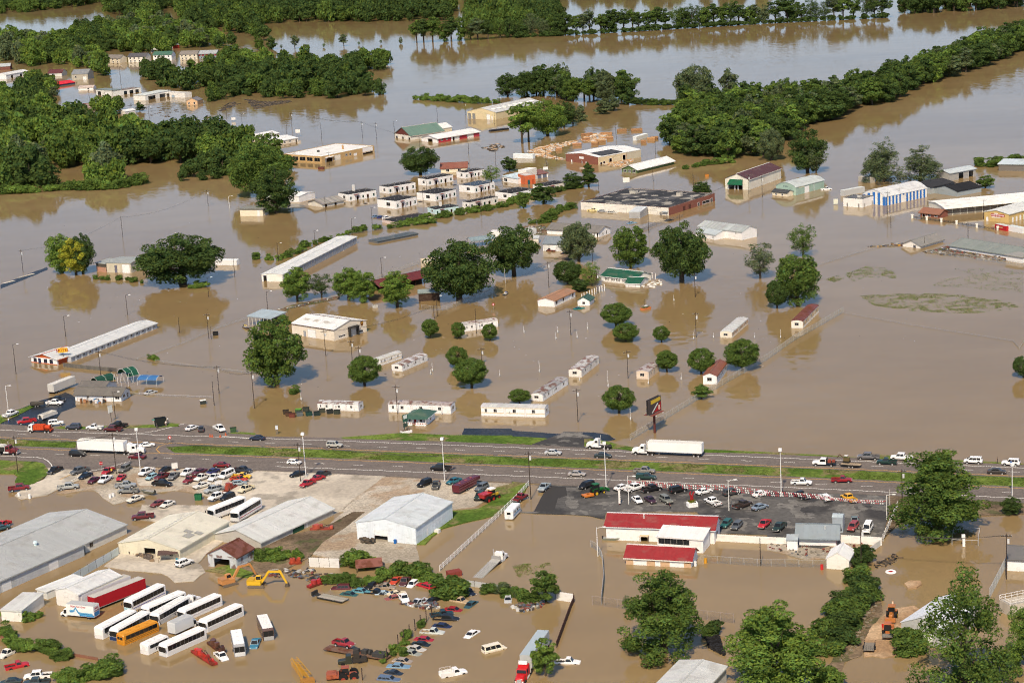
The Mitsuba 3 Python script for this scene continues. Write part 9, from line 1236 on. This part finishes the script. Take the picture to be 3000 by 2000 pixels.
plant('hedgerow_tree', 'cotton', 'g', (152.1,1334.1),11.5,22.9, 'slim tree with a separate top behind the great hedgerow')
# the line of tall trees with bare trunks along the far field edge
ROW = [(-230.6,1974.2),(-205.4,1964),(-178.2,1952.5),(-134.5,1953.4),(-98.9,1947.8),(-73.8,1943.2),(-34.3,1937.3),(16.6,1942.9),(68,1932.3),(129.9,1932.8),(197.3,1935.8),(259.5,1936.1),(330.7,1929.7),(372.1,1925.4)]
L = LineString(ROW); s = 4.0
while s < L.length:
 q = L.interpolate(s); far = s / L.length
 if far < .26: h = WR.uniform(6,15) if WR.random() < .75 else 4
 else: h = WR.uniform(16,24)
 k = WR.choices(['cotton', 'wood', 'thin'], [5,2,2])[0]; t = WR.choice('ddgm'); lab = f"{SHN[k]} {TNN[t]} tree, {SIZ(h)}, in the {('left end', 'left half', 'right half', 'right end')[min(3, int(far * 4))]} of the far field row"
 plant('field_edge_tree', k, t, (q.x, q.y + WR.uniform(-4,4)), h * WR.uniform(.5,.75), h, lab, 'tree', lab + 's')
 s += WR.uniform(5,12) if far > .26 else WR.uniform(9,22)
for q in spots([(385.7,1942.4),(414.6,1936.7),(471.8,1938.3),(507.9,1957.1),(521.5,2009.7),(483.9,2010.1),(439.1,2001.2),(403.8,1985.2)], 13,6):
 k, t, h = WR.choice(['cotton', 'wood', 'wood']), WR.choice('ddm'), WR.uniform(15,21); lab = f'{SHN[k]} {TNN[t]} {SIZ(h)} tree in the thick far clump at the top edge'
 plant('field_edge_tree', k, t, q, WR.uniform(11,15), h, lab, 'tree', lab + 's')
# the tall tree line behind the cream warehouse
for q in spots([(5.3,1445.7),(32.8,1428.5),(41.6,1417.4),(51.1,1390),(68.4,1378.3),(82.4,1365.2),(91.4,1357.7),(90,1390),(78.1,1415.7),(56,1433.6),(33.9,1465.7),(10.3,1470.8)], 11.5,8):
 k, t, h = WR.choice(['wood', 'maple', 'cotton']), WR.choice('ddmg'), WR.uniform(15,22); lab = f'{SHN[k]} {TNN[t]} {SIZ(h)} tree in the dense line behind the cream warehouse'
 plant('tree_line_tree', k, t, q, WR.uniform(11,15), h, lab, 'tree', lab + 's')
# the woods that read as one mass
def woods(poly, gap, seed, h=(10,16), tones='ddmmllg', kinds=('wood',)):
 n = 0; name = key_of('woodland'); labels[name] = {'kind': 'stuff', 'label': 'flooded wood of mixed green trees', 'category': 'wood'}; r = random.Random(seed)
 for q in spots(poly, gap * 1.12, seed):
  n += 1; z = r.uniform(*h) * r.choice((.7,.9,1.1,1.2,1.3,1.5)); t = tones[min(len(tones) - 1, int(max(0, (meshkit.fbm(np.array([[q[0] * .012, q[1] * .008, seed]]), 2)[0] - .22) * 1.8 + r.uniform(-.3,.3)) * len(tones)))]
  plant(name, 'far' if q[1] > 1050 else r.choice(kinds), t, q, min(14, z * r.uniform(.65,.95)), z, None, key=f'{name}__{n:03d}')
woods([(-409.9,1624.6),(-370.9,1605.3),(-340.1,1540.4),(-314.7,1475.5),(-280.3,1370.6),(-265.2,1336.7),(-229.6,1321.5),(-203.8,1310.5),(-181.4,1300.9),(-160.5,1242.3),(-149.3,1196.1),(-145.7,1164.2),(-163.9,1163.7),(-196,1210.2),(-235.1,1210),(-263.9,1210.2),(-283.9,1188.5),(-299.9,1207.5),(-306.1,1192.7)], 11,1)
woods([(-310.6,1211.6),(-288.1,1198.6),(-272.4,1180),(-250.8,1127.8),(-265.5,1125.4),(-281.7,1129.4),(-291.7,1133)], 9,2)
woods([(-233.9,1125.4),(-218.9,1120),(-205.5,1130.6),(-219.8,1160.1),(-236.7,1166.5)], 9,3, (9,14))
woods([(-181.5,1125.6),(-167.1,1118.3),(-152,1118.6),(-141.1,1118.4),(-145.9,1144.3),(-164.4,1168.1),(-182.6,1162.5)], 10,4, (8,13))
woods([(-561.8,2256.2),(-523.2,2244.5),(-476.1,2174),(-440,2076.3),(-392.7,1978.3),(-352.6,1850.8),(-338.1,1781.1),(-357,1805.4),(-402,1919.7),(-425.4,1933.3),(-434.4,1917.8),(-476,2006.2),(-506,2024.1)], 12,5, (10,15))
woods([(-396.2,1737.4),(-382.7,1721.8),(-360.8,1669.3),(-348.2,1616.3),(-370.4,1635.1)], 11,25, (9,12))
woods([(-458.2,2099.8),(-464.8,2233.2),(-459.3,2329.6),(-444.8,2372.7),(-413.4,2373.7),(-382.3,2335.9),(-351.6,2254.7),(-319.8,2190.6),(-275.9,2082),(-255.9,2007.8),(-272.9,2006.8),(-308,2035),(-325,2076.4),(-316,1987.5),(-368.4,2008.5),(-380.1,2062.8),(-396.3,2043.2),(-428.7,2069.3)], 12,6, (10,15))
woods([(-930.2,3447.1),(-765,2821.1),(-661.2,2760.8),(-607.2,2782.4),(-555.4,2860.2),(-522.4,2803),(-550,2913.2),(-523.8,3082)], 15,7, (11,17), 'dmmm')
woods([(-500.3,2664.5),(-432.2,2485.7),(-394.9,2408.1),(-426.5,2644.9),(-420.8,2719.9),(-345.3,2294.5),(-318.4,2231.7),(-305,2266),(-279.6,2204.8),(-250.1,2129.7),(-225.8,1988.6),(-236.7,2133.9),(-260.8,2249.3),(-265.8,2295.2),(-213.6,2298.8),(-122.2,2231.3),(-39.8,2192.9),(-40.1,2408.5),(-95.2,2697.2),(-239.8,2898.8),(-523.8,3082),(-540.9,2905.6)], 15,8, (12,18), 'ddmm')
woods([(-273.8,1672.5),(-258.9,1681.1),(-247.4,1708.9),(-236.3,1729.2),(-240.8,1825.5),(-217.2,1851.7),(-210,1769.2),(-186,1737),(-158.4,1739.6),(-129.3,1723),(-108.7,1767.5),(-93.1,1777.7),(-88.5,1736.5),(-93.3,1702.4),(-110.8,1659.6),(-113.5,1603.2),(-101.5,1573.2),(-86.3,1506),(-98.1,1499.2),(-134.2,1509),(-162.2,1521.6),(-183.9,1548.3),(-200.8,1549.6),(-220.3,1604.5),(-237.1,1653),(-243.5,1616.5),(-265.5,1635.8)], 11,9, (8,15), 'ddmml')
woods([(-224.9,1561.7),(-225.5,1591.9),(-207,1552.7),(-201.9,1518.1),(-219.4,1526.8)], 9,10, (6,9))
woods([(-313.4,1781.1),(-303.6,1803.6),(-283.7,1773.7),(-273.3,1723.1),(-293.2,1720.9)], 9,11, (9,12))
woods([(-296.1,1486.1),(-296.6,1519.5),(-282.8,1519.7),(-274.6,1495.6),(-276.2,1463.9)], 10,14, (9,12))
woods([(-21.1,1987),(17,1973.4),(16.7,1948.9),(61,1968.2),(73.9,2167.8),(81.6,2476.8),(26.1,2654),(-23.4,2632.6),(-25.6,2167.4)], 16,12, (14,20), 'ddm')
woods([(-44.1,2516),(4.2,2565.4),(25,2568),(26.1,2654),(81.5,2625.3),(89.6,2862),(-106.6,3060.9),(-109.2,2687.5)], 22,13, (14,20), 'ddm')
woods([(78.6,2541.1),(242,2424.4),(313.2,2330.3),(330.5,2457.1),(84.5,2715.2)], 26,15, (15,21), 'ddm')
woods([(419.4,2163.2),(542.3,2089.9),(534.5,1998.8),(518.2,1997),(485.2,1993.7),(492,2034.7),(425.4,2090.8)], 22,16, (15,21), 'ddm')
